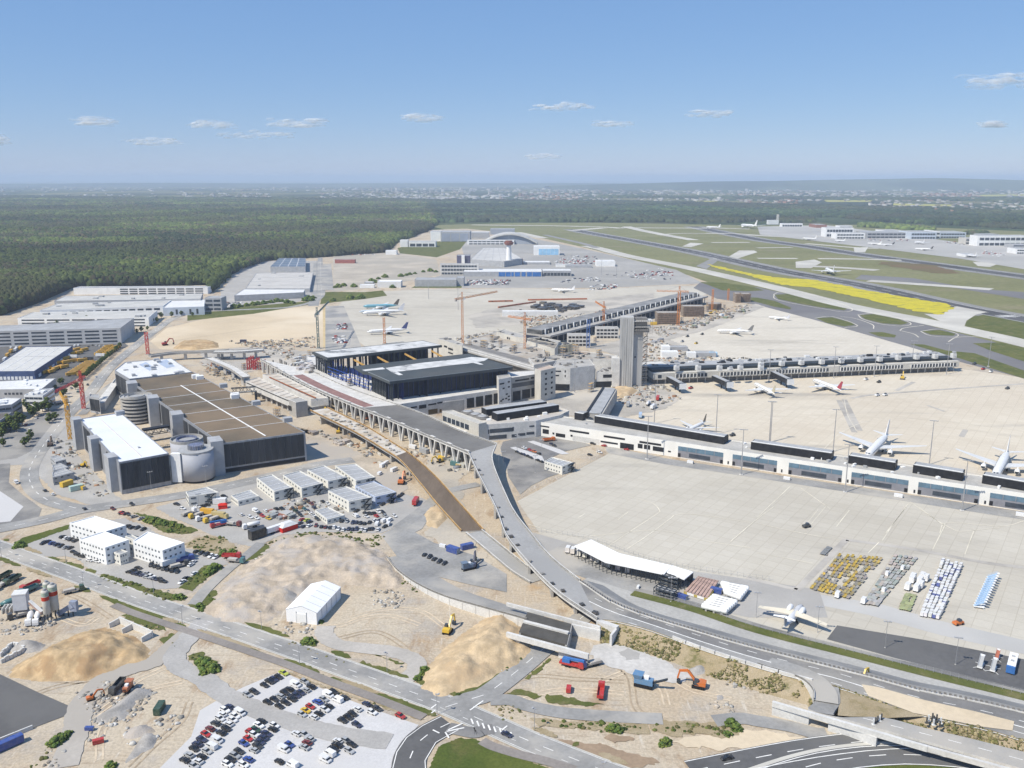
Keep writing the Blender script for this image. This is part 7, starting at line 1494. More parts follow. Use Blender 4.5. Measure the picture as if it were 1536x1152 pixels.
lo('trailer',q1,1165,275,(9,0),'white lorry trailer at the near end of the far yellow rows','white');lo('trailer',q1,850,290,(9,0),'white lorry trailer between the loose yellow ones','white');lo('trailer',q1,1030,312,(9,0),'dark lorry trailer behind the loose yellow ones','dark')
for i in range(7):lo('trailer',q1,20+i*48,516,(2,-7),'yellow trailer docked under the near depot wall, %s from the left'%ORD[i],YEL if i%3 else 'white','trailers at the depot docks')
for i,(x,y)in enumerate(((130,225),(185,208),(90,270),(60,320),(235,190))):lo('trailer',q1,x,y,(8,-6),'yellow and white trailer left of the depot roof, %s from the right'%ORD[i],YEL if i%2==0 else 'white','trailers left of the depot')
lo('flat',s2,330,250,(8,-3),'white lorry with a black load, first of the parked lorry line','white');lo('flat',s2,430,272,(-9,3),'yellow lorry second in the parked lorry line','yellow');lo('box',s2,560,252,(9,1),'yellow box lorry at the back of the lorry line',YEL);lo('flat',s2,520,306,(-8,2),'white lorry with dark bed in the middle of the lorry line','white');lo('flat',s2,600,322,(-9,3),'yellow lorry with long bed beside the red lorry','yellow');lo('box',s2,690,290,(9,1),'tan box body at the right end of the lorry line',(.48,.38,.16))
lo('crane',s2,690,385,(-9,2),'white-cabbed lorry with red loading crane','red');lo('flat',s2,840,375,(9,1),'dark red trailer behind the red loading crane','maroon');lo('tank',s2,1060,400,(-9,2),'white tank lorry at the edge of the container lot','white');lo('trailer',s2,1330,450,(9,-3),'white trailer body between the black container and the red tent','white')
lo('tipper',s2,275,790,(9,-2),'blue tipper lorry below the right white office','blue');lo('box',s2,115,835,(8,-3),'white lorry parked against the right white office','white');lo('flat',s2,215,858,(8,-2),'dark low loader beside the white lorry','dark');lo('tipper',s2,820,750,(9,0),'red trailer at the corner of the dry garden','red');lo('flat',s2,870,800,(9,1),'teal flatbed on the access lane','teal')
lo('crane',zK,375,925,(9,2),'red mobile crane with blue boom below the underpass bridge','red');lo('flat',zK,490,920,(-8,2),'blue and white lorry beside the red mobile crane','blue');lo('tipper',zK,542,1085,(1,-8),'red tipper lorry standing on the sandy lot','red')
cars(zK,[(358,1062,'r','van')],(2,-8),'alone on the sandy lot left of the red tipper','red vehicles on the sand')
lo('tipper',s1,190,510,(-9,5),'long dark green tipper trailer left of the silos','green');lo('tipper',s1,450,600,(-9,4),'red tipper trailer behind the silos','red');lo('tipper',s1,420,655,(-9,4),'teal tipper trailer beside the red one','teal');lo('tipper',s1,60,460,(-9,5),'green tipper at the left edge above the silos','green');lo('flat',s1,20,590,(-9,5),'teal lorry cut by the left edge','teal');lo('flat',s1,1050,665,(9,-2),'small green flatbed at the highway edge right of the silos','green');lo('mixer',s1,440,1085,(-3,7),'white concrete mixer under the silos, left one','white','concrete mixers');lo('mixer',s1,545,1080,(-3,7),'white concrete mixer under the silos, right one','white','concrete mixers');lo('mixer',s1,90,880,(-8,2),'teal concrete mixer at the left of the batching plant','teal','concrete mixers');lo('flat',s1,300,1020,(-8,2),'dark lorry in front of the white batching tower','dark')
lo('tipper',zM,810,610,(-6,7),'long dark tipper beside the orange crusher','dark');lo('box',zG,870,385,(2,-6),'bright red lorry on the apron corner near the tower','red');lo('box',zG,770,485,(1,-6),'pale blue lorry between the walkway and the east apron',(.40,.52,.68));lo('trailer',zG,700,420,(3,-8),'grey trailer beside the walkway','silver');lo('tank',zG,815,415,(4,-4),'white tank lorry in the group beside the east apron','white');lo('box',zG,845,435,(5,-3),'white lorry beside the white tank lorry','white');lo('tipper',q6,1405,785,(9,-1),'rust-red tipper below the inner corner of the white pier','orange');lo('flat',q1,700,815,(9,-2),'long white coach-like lorry on the street bend','white',None,1.3)
lo('box',zF,935,985,(3,-5),'red and white lorry at the edge of the works lane','red');lo('flat',q4,980,560,(8,1),'dark lorry before the gate blocks','dark')
def excavator():
 r=proto('excavator','excavator');mb=MB()
 for s in(-1,1):mb.bar((-2,s*1.2,.5),(2,s*1.2,.5),.6,.95)
 mb.build('track',M_tyre,r);mb=MB();section(mb,[(-2.3,1.3,1.0,2.2),(-.6,1.35,1.0,2.4),(1.1,1.3,1.0,1.7)]);tint(mb.build('body',P_paint,r));mb=MB();mb.box((.6,.8,1.2),(1.6,1.1,1.9),0,.85);mb.build('cab',M_glass,r)
 mb=MB();mb.bar((.9,-.2,1.7),(3.6,-.2,5.0),.6,.8);mb.bar((3.6,-.2,5.0),(6.2,-.2,4.4),.55,.7);tint(mb.build('boom',P_paint,r));mb=MB();mb.bar((6.1,-.2,4.6),(6.8,-.2,1.6),.45,.55);tint(mb.build('stick',P_paint,r));mb=MB();section(mb,[(5.9,.7,.2,1.2),(6.9,.7,.5,1.6)]);mb.build('bucket',M_steel,r)
 return Proto(r)
EX=excavator()
for zf,xy,hd,lab,col,sc in((zJ,(1120,728),(7,-9),'yellow excavator digging at the crest of the pale sand slope','yellow',1.15),(zP,(675,600),(-10,-2),'orange excavator with long arm on the sandy lot','orange',1.2),(s5,(590,270),(6,-6),'yellow excavator beside the embanked road','yellow',1.1),(q7,(60,140),(9,-1),'red excavator on the far sand field','red',1.5),(zM,(625,690),(7,-2),'small orange excavator left of the dark tipper','orange',.7),(zF,(490,575),(3,-7),'yellow excavator under the brown bridge','yellow',1.0),(q2,(650,770),(8,1),'yellow loader on the elevated road slab','yellow',1.1),(zF,(405,455),(6,3),'yellow machine at the near end of the unfinished bridge','yellow',1.0),(zH,(835,265),(2,-9),'yellow mobile lift below the middle pier','yellow',1.3),(q5,(970,315),(8,0),'yellow excavator before the far pier gate block','yellow',1.2),(zF,(1075,745),(-8,2),'yellow machine parked under the elevated road','yellow',1.0),(zF,(660,500),(8,2),'orange machine between the bridge and the supports','orange',1.0),(s3,(1400,200),(6,-8),'orange drilling machine right of the container blocks','orange',1.3),(s7,(1150,700),(3,-9),'dark blue excavator on the yard asphalt','navy',1.2),(zE,(480,770),(7,3),'yellow loader beside the white car park','yellow',.9),(zE,(290,650),(4,-8),'dark machine on the lane left of the white car park','brown',1.2)):
 place(EX,zf,xy,hd,lab,'excavators and diggers',K[col],sc)
def crusher():
 r=proto('crusher','crushing machine');mb=MB()
 for s in(-1,1):mb.bar((-3,s*1.1,.5),(3,s*1.1,.5),.5,.9)
 mb.build('track',M_tyre,r);mb=MB();mb.box((0,0,1.1),(6,2.2,1.8));tint(mb.build('body',P_paint,r));mb=MB();mb.box((-1.8,0,2.9),(2.4,2.4,1.4),0,1.35);tint(mb.build('hopper',P_paint,r));mb=MB();mb.bar((2.4,0,1.6),(7.5,0,4.2),1.0,.4);mb.build('conveyor',M_steel,r);mb=MB();mb.box((.8,0,2.9),(1.6,1.4,.9));mb.build('engine_cover',M_wallw,r)
 return Proto(r)
CR=crusher();place(CR,zP,(300,595),(9,2),'blue crushing machine left of the orange excavator','crushing machines',(.10,.22,.38),1.2);place(CR,zM,(880,625),(-5,6),'orange crushing machine at the head of the grey rubble','crushing machines',(.40,.13,.05),.85);place(CR,s7,(1090,730),(9,-2),'grey-blue crushing machine on the yard asphalt','crushing machines',(.12,.17,.24),1.0)
def container(nm='container',L=6.06):
 r=proto(nm,'container');mb=MB();mb.box((0,0,.1),(L,2.44,2.5));tint(mb.build('box',P_paint,r));mb=MB()
 for k in range(int(L/.5)):mb.box((-L/2+.25+k*.5,0,.2),(.12,2.52,2.3))
 tint(mb.build('corrugation',P_paint,r));mb=MB();mb.box((L/2+.02,0,.2),(.06,2.3,2.3));mb.build('door',M_wallg,r)
 return Proto(r)
CT=container()
for zf,xy,hd,lab,col,sc in((s2,(1125,515),(9,-3),'big black container block beside the grass bank','black',(1.5,1.6,2.0)),(zM,(1095,765),(5,-8),'dark green open container on the rubble lot','green',1.0),(zM,(50,1015),(9,-4),'long blue container at the lower left edge','blue',(1.7,1.0,1.1)),(zM,(615,895),(9,0),'small blue box left of the rubble','blue',.5),(zM,(675,985),(8,-2),'small red box beside the track of rubble','red',.6),(zE,(385,880),(9,-3),'yellow site container at the garage lot','yellow',1.25),(zE,(440,905),(9,-2),'mint green container beside the yellow one',(.42,.55,.48),1.25),(zE,(470,900),(9,2),'flat yellow container beside the mint green one','yellow',.9),(s7,(920,530),(9,3),'blue container on the yard asphalt','blue',1.2),(s7,(1080,490),(9,-2),'second blue container behind the first on the yard','blue',1.1),(s7,(800,470),(9,2),'small white cabin left of the blue containers','white',.6),(s4,(940,555),(5,2),'blue container beside the pipe racks','blue',.8),(s4,(1200,510),(8,2),'blue container between the white tank groups','blue',.9),(s4,(300,645),(8,3),'blue container at the end of the ramp','blue',.8),(s4,(270,630),(8,3),'white cabin beside the blue ramp container','white',.6),(s4,(345,630),(8,3),'small white cabin right of the blue ramp container','white',.5),(s4,(600,475),(3,-5),'white hut on a pale slab before the shed','white',.45),(zF,(920,665),(8,2),'pale container under the elevated road, left one','white',1.0),(zF,(985,690),(9,3),'pale blue container under the elevated road','silver',1.3),(zF,(745,770),(7,-4),'white site hut, left of the pair by the works lane','white',.9),(zF,(810,795),(7,-3),'white site hut, right of the pair by the works lane','white',.9),(zF,(765,755),(7,-4),'white cabin behind the pair of site huts','white',.8),(q6,(170,1000),(7,4),'yellow container under the last supports','yellow',1.0),(q6,(330,1065),(9,1),'pale teal container by the last supports','teal',1.1),(zH,(170,845),(6,1),'white block on the service road, left','white',.7),(zH,(812,945),(6,1),'white block pair on the service road, middle','white',.8),(zH,(1515,1055),(6,1),'white block on the service road, right','white',.8),(zG,(1058,750),(5,1),'small white cabin on the service road','white',.7),(q7,(960,105),(9,0),'dark blue container on the sand field edge','navy',1.2),(s2,(690,120),(9,0),'white container behind the red van','white',1.3),(q5,(1090,350),(9,-3),'blue and white containers by the apron road','white',1.6),(q5,(310,440),(9,0),'yellow container near the tower head','yellow',1.4),(zB,(1140,672),(9,0),'low white container row by the taxiway','white',1.5)):
 place(CT,zf,xy,hd,lab,'containers and cabins',K.get(col,col),sc)
rt=thing('red_tent',g(*s3((85,720))[0]),'red-walled tent with white roof at the left end of the grass bank','tent');p=g(*s3((85,725))[0]);q=g(*s3((160,700))[0]);a=ang(p,q);MB().box((p.x,p.y,0),(10,6,3),a).build('wall',mat('red_fabric',(.55,.03,.02),.7,.1),rt);MB().box((p.x,p.y,3),(10.4,6.4,1.6),a,.5).build('roof',M_roofw,rt)
rv=thing('red_stall',g(*s2((725,160))[0]),'red stall with white awning beside the low office','stall');p=g(*s2((725,175))[0]);MB().box((p.x,p.y,0),(5,3,2.4),.3).build('counter',MATS['red_fabric'],rv);MB().box((p.x,p.y,2.4),(5.4,3.4,.8),.3,.6).build('awning',MATS['red_fabric'],rv)
# bus, stairs, tugs
bs=proto('apron_bus','bus');mb=MB();mb.box((0,0,.4),(13,3,2.7));mb.build('body',M_wallw,bs);mb=MB();mb.box((0,0,1.3),(12.2,3.06,1.1));mb.build('window_band',M_glass,bs);mb=MB();mb.box((-6.2,0,.42),(1.2,3.08,2.75));mb.build('rear_panel',M_blue,bs)
for x in(-1,3):mb=MB();mb.box((x,0,3.1),(1.2,1.2,.25));mb.build('roof_hatch',M_wallg,bs)
wheels(bs,(-4,4),1.35,.5,.3);place(Proto(bs),zL,(1465,925),(2,-8),'white apron bus with blue rear parked on the dark apron strip',None)
sp=proto('boarding_stairs','boarding stairs');mb=MB();mb.box((0,0,.6),(6,2.2,.5));mb.build('chassis',M_wallw,sp);mb=MB();mb.bar((-2.6,0,1.2),(2.8,0,4.4),1.8,.3);[mb.bar((-2.6,s,2.2),(2.8,s,5.4),.12)for s in(-.9,.9)];tint(mb.build('stair',P_paint,sp));mb=MB();mb.box((3.2,0,4.4),(1.6,2,.25));mb.build('platform',M_wallw,sp);wheels(sp,(-2,2),.95,.4,.25);mb=MB();[mb.bar((x,y,.4),(x*1.5,y*2.2,.1),.15)for x in(-2,2)for y in(-1.2,1.2)];mb.build('outrigger',M_wallw,sp)
STP=Proto(sp);place(STP,zL,(1285,925),(3,-7),'white boarding stairs on the dark strip, left one','boarding stairs on the dark strip',K['silver'],.85);place(STP,zL,(1358,945),(3,-7),'white boarding stairs on the dark strip, nearest the bus','boarding stairs on the dark strip',K['silver'],.85);place(STP,zL,(1380,880),(3,-7),'red boarding stairs behind the white pair','boarding stairs on the dark strip',(.36,.10,.05),.7)
for i in range(13):q=i/12;place(STP,zL,(1275+75*q,585-165*q),(7,1),'pale blue boarding stairs in the long stack at the right, %s from the near end'%ORD[i],'pale blue boarding stairs',(.36,.52,.72),.75)
tg=proto('apron_tug','tug');mb=MB();mb.box((0,0,.4),(4,2,.8),0,.92);tint(mb.build('body',P_paint,tg));mb=MB();mb.box((.5,0,1.2),(1.4,1.5,.8),0,.85);mb.build('cab',M_glass,tg);wheels(tg,(-1.2,1.2),.95,.4,.3)
TG=Proto(tg)
for zf,xy,lab,c in((zL,(282,120),'dark tug alone on the pale front apron','dark'),(zH,(1440,322),'dark tug alone on the far side of the east apron','dark'),(zH,(690,362),'white tug in the line crossing the east apron','white'),(zH,(735,360),'second white tug in the line crossing the east apron','white'),(zH,(625,270),'white tug in front of the middle pier','white'),(zH,(700,285),'black loader in front of the middle pier','black'),(zG,(1060,320),'red tug beside the jet bridge','red'),(zL,(1155,680),'orange cone-like tug beside the stored containers','orange'),(zG,(1300,592),'dark tug behind the longest black roof box','dark'),(zH,(960,215),'white tug at the outer end of the middle pier','white'),(zH,(1300,210),'red vehicle at the end of the middle pier','red'),(zH,(1345,225),'white vehicle at the end of the middle pier','white'),(zH,(1250,180),'dark vehicle at the taxiway edge','dark'),(q5,(700,580),'dark tug on the middle apron near the site fence','dark'),(q5,(870,555),'black tug with white tail on the middle apron','black'),(q5,(640,640),'grey tug at the corner of the middle apron','silver'),(q5,(800,660),'yellow tug at the corner of the middle apron','yellow')):
 place(TG,zf,xy,(9,-2),lab,'tugs on the aprons',K[c],1.2)
 # ---------------------------------------------------------------- baggage carts and stored equipment
def cart(nm,cover):
 mb=MB();mb.k=0;mb.box((0,0,.45),(3.0,1.5,.14));mb.k=1
 for x in(-1,1):
  for y in(-.6,.6):mb.tube((x,y-.1,.25),(x,y+.1,.25),.25,8)
 mb.bar((1.5,0,.4),(2.3,0,.3),.12);mb.k=0
 if cover=='rail':
  for x in(-1.45,1.45):mb.bar((x,-.7,.9),(x,.7,.9),.1,.75)
  for y in(-.72,.72):mb.bar((-1.4,y,1.2),(1.4,y,1.2),.08)
 elif cover=='box':mb.box((0,0,.6),(2.4,1.5,1.5),0,.96);mb.k=2;mb.box((0,0,2.12),(2.2,1.4,.08))
 o=mb.build(nm,[P_paint,M_tyre,M_roofw]);o['category']='baggage cart' if cover=='rail' else 'container dolly'
 return Proto(o)
CY,CG,CW=cart('baggage_cart','rail'),cart('flat_dolly',None),cart('freight_dolly','box')
def bilin(q,s,t):return tuple((1-t)*((1-s)*q[0][i]+s*q[1][i])+t*((1-s)*q[3][i]+s*q[2][i])for i in(0,1))
def grid(P,zf,quad,nc,nr,skip,lab,grp,col,hv=(6,-7),sc=1.0,jit=.12):
 for c in range(nc):
  k=0
  for r in range(nr):
   if random.random()<skip(c/nc,r/nr):continue
   xy=bilin(quad,(c+.5+random.uniform(-jit,jit))/nc,(r+.5+random.uniform(-jit,jit))/nr);k+=1
   cc=col();nm=next(n for n,v in(('white',K['white']),('',None))if v is None or cc==v)
   place(P,zf,xy,hv,(lab%(ORD[k-1],ORD[c])).replace('  ',' '),grp,cc,sc*random.uniform(.94,1.06),z=.34)
def v_(a,b=.2):f_=random.uniform(1-b,1+b);return tuple(min(.8,x*f_*random.uniform(.97,1.03))for x in a)
grid(CY,s6,((255,575),(720,700),(1120,215),(600,175)),11,13,lambda s,t:.5 if(.35<s<.6 and.15<t<.4)or(.5<s<.75 and.5<t<.7)else.08,'yellow baggage cart, %s from the near end of the %s line from the left','yellow baggage carts',lambda:v_(random.choice(((.46,.33,.07),(.42,.32,.09),(.48,.35,.07),(.36,.30,.16),(.32,.30,.28),(.30,.29,.27)))),sc=.86)
grid(CG,s6,((880,745),(1045,775),(1520,215),(1235,175)),5,19,lambda s,t:.05,'grey flat dolly, %s from the near end of the %s line from the left','grey flat dollies',lambda:v_(random.choice(((.36,.36,.33),(.40,.39,.36),(.30,.32,.27),(.42,.36,.30)))),sc=1.02)
for i,(x,y)in enumerate(((585,665),(885,735),(1115,605),(1332,350),(1155,415))):place(CW,s6,(x,y),(6,-7),('big white freight dolly at the near edge of the yellow carts','big white freight dolly at the near end of the grey dollies','white freight dolly halfway along the grey dollies','white freight dolly at the far part of the grey dollies','white freight dolly on the left flank of the grey dollies')[i],'white freight dollies',K['white'],1.3 if i<2 else 1.0,z=.34)
for i,(x,y)in enumerate(((895,425),(950,420),(970,430),(935,445),(865,480),(915,488),(890,440),(940,470))):place(CW,zL,(x,y),(6,-7),'large white freight container in the small cluster, %s of the group from the top left'%ORD[i],'cluster of white freight containers',K['white'],1.5,z=.34)
grid(CG,zL,((815,600),(880,608),(915,515),(855,505)),4,6,lambda s,t:.05,'olive green dolly, %s from the near end of the %s line from the left','olive green dollies',lambda:v_((.30,.32,.14)),sc=1.0)
grid(CW,zL,((930,640),(1050,655),(1185,345),(1062,312)),5,20,lambda s,t:.06,'white freight container dolly, %s from the near end of the %s column from the left','white freight container dollies',lambda:v_(random.choice(((.70,.70,.68),(.66,.66,.66),(.55,.55,.55),(.10,.13,.34)))),sc=.95)
for i in range(8):place(CG,s6,(405+i%2*30+i//2*22,165-i//2*22+i%2*8),(6,-7),'dark empty dolly left of the yellow cart field, %s of its block'%ORD[i],'dark dollies by the kerb line',(.20,.20,.19),.9,z=.34)
# ---------------------------------------------------------------- shed, racks, tanks by the ramp
sh=thing('vehicle_shed',g(*s4((500,330))[0]),'long open vehicle shed with bent white roof beside the ramp','shed')
for px in(((108,148),(240,98),(455,203),(350,272)),((350,272),(455,203),(860,297),(800,365)),((820,348),(862,297),(1024,347),(955,404))):_P=quadz(s4(*px),6.2);mb=MB();mb.prism([(p.x,p.y)for p in _P],5.7,6.2);mb.build('roof',MATS['bright_roof'],sh)
for a,e,n_ in(((108,148),(350,272),9),((350,272),(800,365),12),((240,98),(455,203),7),((455,203),(860,297),9),((820,350),(955,404),4),((955,404),(1024,347),3)):
 for k in range(n_):p=g(*s4((a[0]+(e[0]-a[0])*(k+.3)/n_,a[1]+(e[1]-a[1])*(k+.3)/n_))[0],6);MB().box((p.x,p.y,0),(.3,.3,5.7)).build('post',M_steel,sh)
for a,e in(((240,98),(455,203)),((455,203),(860,297)),((862,297),(1024,347))):A,B=[g(*q,5.7)for q in s4(a,e)];A.z=B.z=2.85;MB().bar(A,B,.25,5.7).build('rear_wall',M_cd,sh)
for i,(x,y)in enumerate(((62,196),(100,206),(147,222),(195,234),(252,258),(288,276),(338,296),(374,312),(450,332),(522,352))):place(CW,s4,(x,y),(-3,5),'white service trailer parked nose-out under the vehicle shed, %s from the left'%ORD[i],'trailers under the vehicle shed',v_((.62,.58,.54),.12),(1.7,1.5,1.35),z=.34)
for i,(x,y)in enumerate(((850,440),(815,520))):
 t=thing('steel_rack',g(*s4((x,y))[0]),('tall dark steel rack in front of the shed end','lower dark steel rack nearest the fence')[i],'steel rack','steel racks');p=g(*s4((x,y+10))[0]);a=ang(g(*s4((x,y))[0]),g(*s4((x+10,y+3))[0]))
 for k in range(3-i):mb=MB();L_=10;c,s_=math.cos(a),math.sin(a);R=Matrix.Translation((p.x,p.y,k*2.0))@Matrix.Rotation(a,4,'Z');mb.T=R;[mb.bar((-5,y_,1.9),(5,y_,1.9),.25)for y_ in(-3,-1,1,3)];[mb.bar((x_,-3,1.9),(x_,3,1.9),.25)for x_ in(-5,-2.5,0,2.5,5)];[mb.bar((x_,y_,0),(x_,y_,2),.25)for x_ in(-5,0,5)for y_ in(-3,0,3)];[mb.bar((-5,y_,.2),(5,y_,1.8),.15)for y_ in(-3,3)];mb.build('frame',M_steel,t);m2=MB();m2.T=R;m2.box((0,0,.9),(8.5,4.6,.5));m2.build('stacked_pipe',M_roofg,t)
def tank(a,e,z,lab,grp):
 A,B=g(*s4(a)[0],z),g(*s4(e)[0],z);t=thing('storage_tank',((A.x+B.x)/2,(A.y+B.y)/2,.25),lab,'tank',grp);MB().lathe(A,B,[(0,.4),(.02,1.1),(.06,1.35),(.94,1.35),(.98,1.1),(1,.4)],14).build('shell',M_wallw,t,True)
 d=B-A
 for s_ in(.2,.5,.8):q=A+d*s_;MB().box((q.x,q.y,.2),(2.0,.8,z-1.0),ang(A,B)+math.pi/2).build('saddle',M_cg,t)
 MB().bar(A+d*.3+Vector((0,0,1.45)),A+d*.7+Vector((0,0,1.45)),.5,.12).build('walkway',M_roofg,t)
for k in range(6):q=k/5;tank((1086+78*q,605-72*q),(1288+74*q,652-68*q),2.2,'white horizontal tank in the near tank group, %s from the fence'%ORD[k],'white tanks near the fence')
for k in range(5):q=k/4;tank((1262-30*q,500-66*q),(1396+56*q,548-70*q),2.2,'white horizontal tank in the rear tank group, %s from the near side'%ORD[k],'white tanks of the rear group')
for k in range(7):
 a,e=s4((965+k*26,500+k*8),(1070+k*23,395+k*5));A,B=g(*a,1.6),g(*e,1.6);t=thing('belt_loader',(A.x,A.y,.3),'reddish belt loader between the racks and the tanks, %s from the left'%ORD[k],'belt loader','parked belt loaders');MB().bar(A,B+Vector((0,0,.8)),1.3,.35).build('belt',mat('red_brown_paint',(.36,.25,.21),.7,.3),t);MB().bar(A-Vector((0,0,.6)),A.lerp(B,.55)-Vector((0,0,.6)),1.9,1.2).build('body',(M_wallw,mat('ochre_paint',(.45,.36,.10),.7))[k%3==0],t);m=A.lerp(B,.7);MB().box((m.x,m.y,.1),(1.2,1.2,1.3)).build('support',M_steel,t)
 # ---------------------------------------------------------------- concrete plant
def silo(zf,base,top,r_,lab):
 p=g(*zf(base)[0]);h=hgt(*zf(base)[0],zf(top)[0][1]);t=thing('silo',p,lab,'silo','red-banded silos');c0=h*.18
 MB().lathe((p.x,p.y,c0),(p.x,p.y,h),[(0,r_*.35),(.14,r_),(.97,r_),(1,r_*.7)],18).build('shell',mat('silo_steel',(.47,.45,.40),.6,.1,.4),t,True);MB().lathe((p.x,p.y,h*.70),(p.x,p.y,h*.82),[(0,r_+.04),(1,r_+.04)],18).build('red_band',mat('red_band_paint',(.42,.045,.02),.6,.1),t);MB().lathe((p.x,p.y,h*.84),(p.x,p.y,h*.95),[(0,r_+.03),(1,r_+.03)],18).build('green_cap_band',mat('faded_green',(.30,.36,.29),.7,.15),t)
 MB().lathe((p.x,p.y,h),(p.x,p.y,h+.8),[(0,r_*.5),(1,r_*.4)],10).build('filter',M_roofg,t)
 for k in range(4):a=k*math.pi/2+.6;MB().bar((p.x+r_*.8*math.cos(a),p.y+r_*.8*math.sin(a),0),(p.x+r_*.8*math.cos(a),p.y+r_*.8*math.sin(a),h*.32),.3).build('leg',M_steel,t)
silo(s1,(695,1085),(645,630),1.55,'left silo with red band, nearest of the three');silo(s1,(805,1025),(755,545),1.9,'tall right silo with red band');silo(s1,(720,965),(690,510),1.5,'silo mostly hidden behind the two front ones')
mx=thing('batching_tower',g(*s1((330,965))[0]),'white batching tower beside the red-banded silos','concrete plant');p=g(*s1((330,985))[0]);MB().box((p.x,p.y,3.5),(5.6,5,7.2),.25).build('cabin',mat('plant_cladding',(.52,.53,.56),.6,.06),mx);MB().box((p.x,p.y,10.7),(5.8,5.2,.5),.25).build('roof',M_roofw,mx);MB().box((p.x,p.y,0),(4.6,4,3.5),.25).build('base',M_cd,mx);a,e=g(*s1((430,800))[0],7),g(*s1((610,960))[0],3);MB().bar(a,e,1.4,1.2).build('conveyor',MATS['red_brown_paint'],mx);MB().bar(a+Vector((0,0,.9)),e+Vector((0,0,.9)),1.5,.2).build('conveyor_cover',M_roofw,mx)
wl=thing('aggregate_bunker',g(*s1((200,960))[0]),'row of open aggregate bunkers left of the batching tower','bunker');A,B=[g(*q)for q in s1((60,940),(225,925))]
for k in range(4):q=A.lerp(B,k/3);MB().box((q.x,q.y,0),(.4,5,2.6),.2).build('divider',M_cw,wl)
MB().bar(A+Vector((0,2.4,1.3)),B+Vector((0,2.4,1.3)),.4,2.6).build('rear_wall',M_cw,wl);MB().box(((A.x+B.x)/2,A.y-.5,0),((B-A).length*.9,3,1.4),.1,.6).build('gravel',M_rub,wl)
cv=thing('inclined_conveyor',g(*s1((960,960))[0]),'blue-grey inclined loading hopper right of the silos','conveyor');a,e=g(*s1((850,960))[0],1),g(*s1((1060,830))[0],6);MB().bar(a,e,2.8,2).build('trough',mat('blue_grey_steel',(.27,.30,.38),.5,.15),cv);MB().bar(e-Vector((0,0,3)),e+Vector((0,0,1.6)),3,2.2,up=(0,1,0)).build('hopper',MATS['blue_grey_steel'],cv)
for k in range(3):q=a.lerp(e,.3+.3*k);MB().box((q.x,q.y,0),(.4,.4,q.z)).build('leg',M_steel,cv)
bw=thing('block_wall',g(*zI((80,850))[0]),'enclosure of stacked white concrete blocks beside the dark gravel heap','block wall')
for a,e in(((0,870),(75,800)),((75,800),(145,830)),((5,905),(145,835))):
 A,B=[g(*q)for q in zI(a,e)];n_=int((B-A).length/1.7)
 for k in range(n_):q=A.lerp(B,(k+.5)/n_);MB().box((q.x,q.y,0),(1.6,.8,1.8+.4*(k%2)),ang(A,B)).build('block',M_wc,bw)
bw=thing('bunker_wall',g(*zI((780,710))[0]),'white concrete bunker wall behind the large brown sand heap','wall');A,B=[g(*q)for q in zI((690,672),(880,755))];MB().bar(A+Vector((0,0,1.6)),B+Vector((0,0,1.6)),.6,3.2).build('wall',M_wc,bw)
for s_ in(.0,.4,.98):q=A.lerp(B,s_);n=Vector((-(B-A).y,(B-A).x,0)).normalized();MB().bar(q+Vector((0,0,1.4)),q-n*5+Vector((0,0,1.0)),.6,2.6).build('wing',M_wc,bw)
gw=thing('storage_wall',g(*zM((120,920))[0]),'thin white wall on the dark storage floor at the lower left','wall');A,B=[g(*q)for q in zM((-60,1000),(225,885))];MB().bar(A+Vector((0,0,.8)),B+Vector((0,0,.8)),.5,1.6).build('wall',M_wc,gw)
# ---------------------------------------------------------------- tower cranes
def crane(base,topv,jib,cj,col,lab,w=2.0):
 p=g(*base);h=hgt(base[0],base[1],topv);t=thing('tower_crane',p,lab,'tower crane','tower cranes of the construction site');m=mat('crane_'+col,{'orange':(.52,.20,.06),'blue':(.05,.13,.36),'red':(.48,.06,.05),'yellow':(.55,.30,.04),'green':(.10,.16,.16)}[col],.6,.15)
 mb=MB();mb.lattice(p,p+Vector((0,0,h)),w,max(6,int(h/3)),.28);mb.build('mast',m,t);MB().box((p.x,p.y,0),(5,5,.8)).build('ballast',M_cg,t)
 e=g(*jib,h)if jib else None
 if e:
  d=(e-p);d.z=0;L_=d.length;d.normalize();o=p+Vector((0,0,h));mb=MB();mb.lattice(o+d*1,o+d*L_,1.6,int(L_/3),.22,True);mb.build('jib',m,t);mb=MB();mb.lattice(o-d*1,o-d*cj,1.6,4,.22);mb.build('counter_jib',m,t);q=o-d*(cj-1.5);MB().box((q.x,q.y,h-2.6),(2.6,1.6,2.6),ang((0,0),d)).build('counterweight',M_cg,t)
  mb=MB();mb.lattice(o,o+Vector((0,0,7)),1.4,3,.2);mb.build('tower_head',m,t);mb=MB();ap=o+Vector((0,0,7));mb.bar(ap,o+d*L_*.66,.14);mb.bar(ap,o-d*(cj-2),.14);mb.build('tie_bar',M_steel,t);q=o+d*1.6+Vector((d.y,-d.x,0))*1.8;MB().box((q.x,q.y,h-1.8),(1.6,1.4,1.9),ang((0,0),d)).build('cab',M_wallw,t)
crane((478,523),470,(493,452),14,'green','dark green tower crane standing behind the left end of the terminal hall');crane((694,516),447,(746,437),14,'orange','tall orange tower crane alone on the pale apron behind the hall');crane((577,516),476,None,0,'orange','short orange crane mast beside the parked dark-tailed jet');crane((882,522),479,None,0,'blue','blue crane mast in front of the far pier',3.2);crane((787,541),478,(762,474),10,'orange','slim orange tower crane over the terminal core');crane((905,495),460,(893,452),10,'orange','slim orange crane between the blue crane and the tower');crane((1017,489),437,(985,436),12,'orange','thick orange crane beside the brown scaffolded gate block',3.0);crane((1068,466),434,None,0,'orange','orange crane mast near the outer end of the far pier');crane((1092,451),433,None,0,'orange','small orange crane mast behind the very end of the far pier')
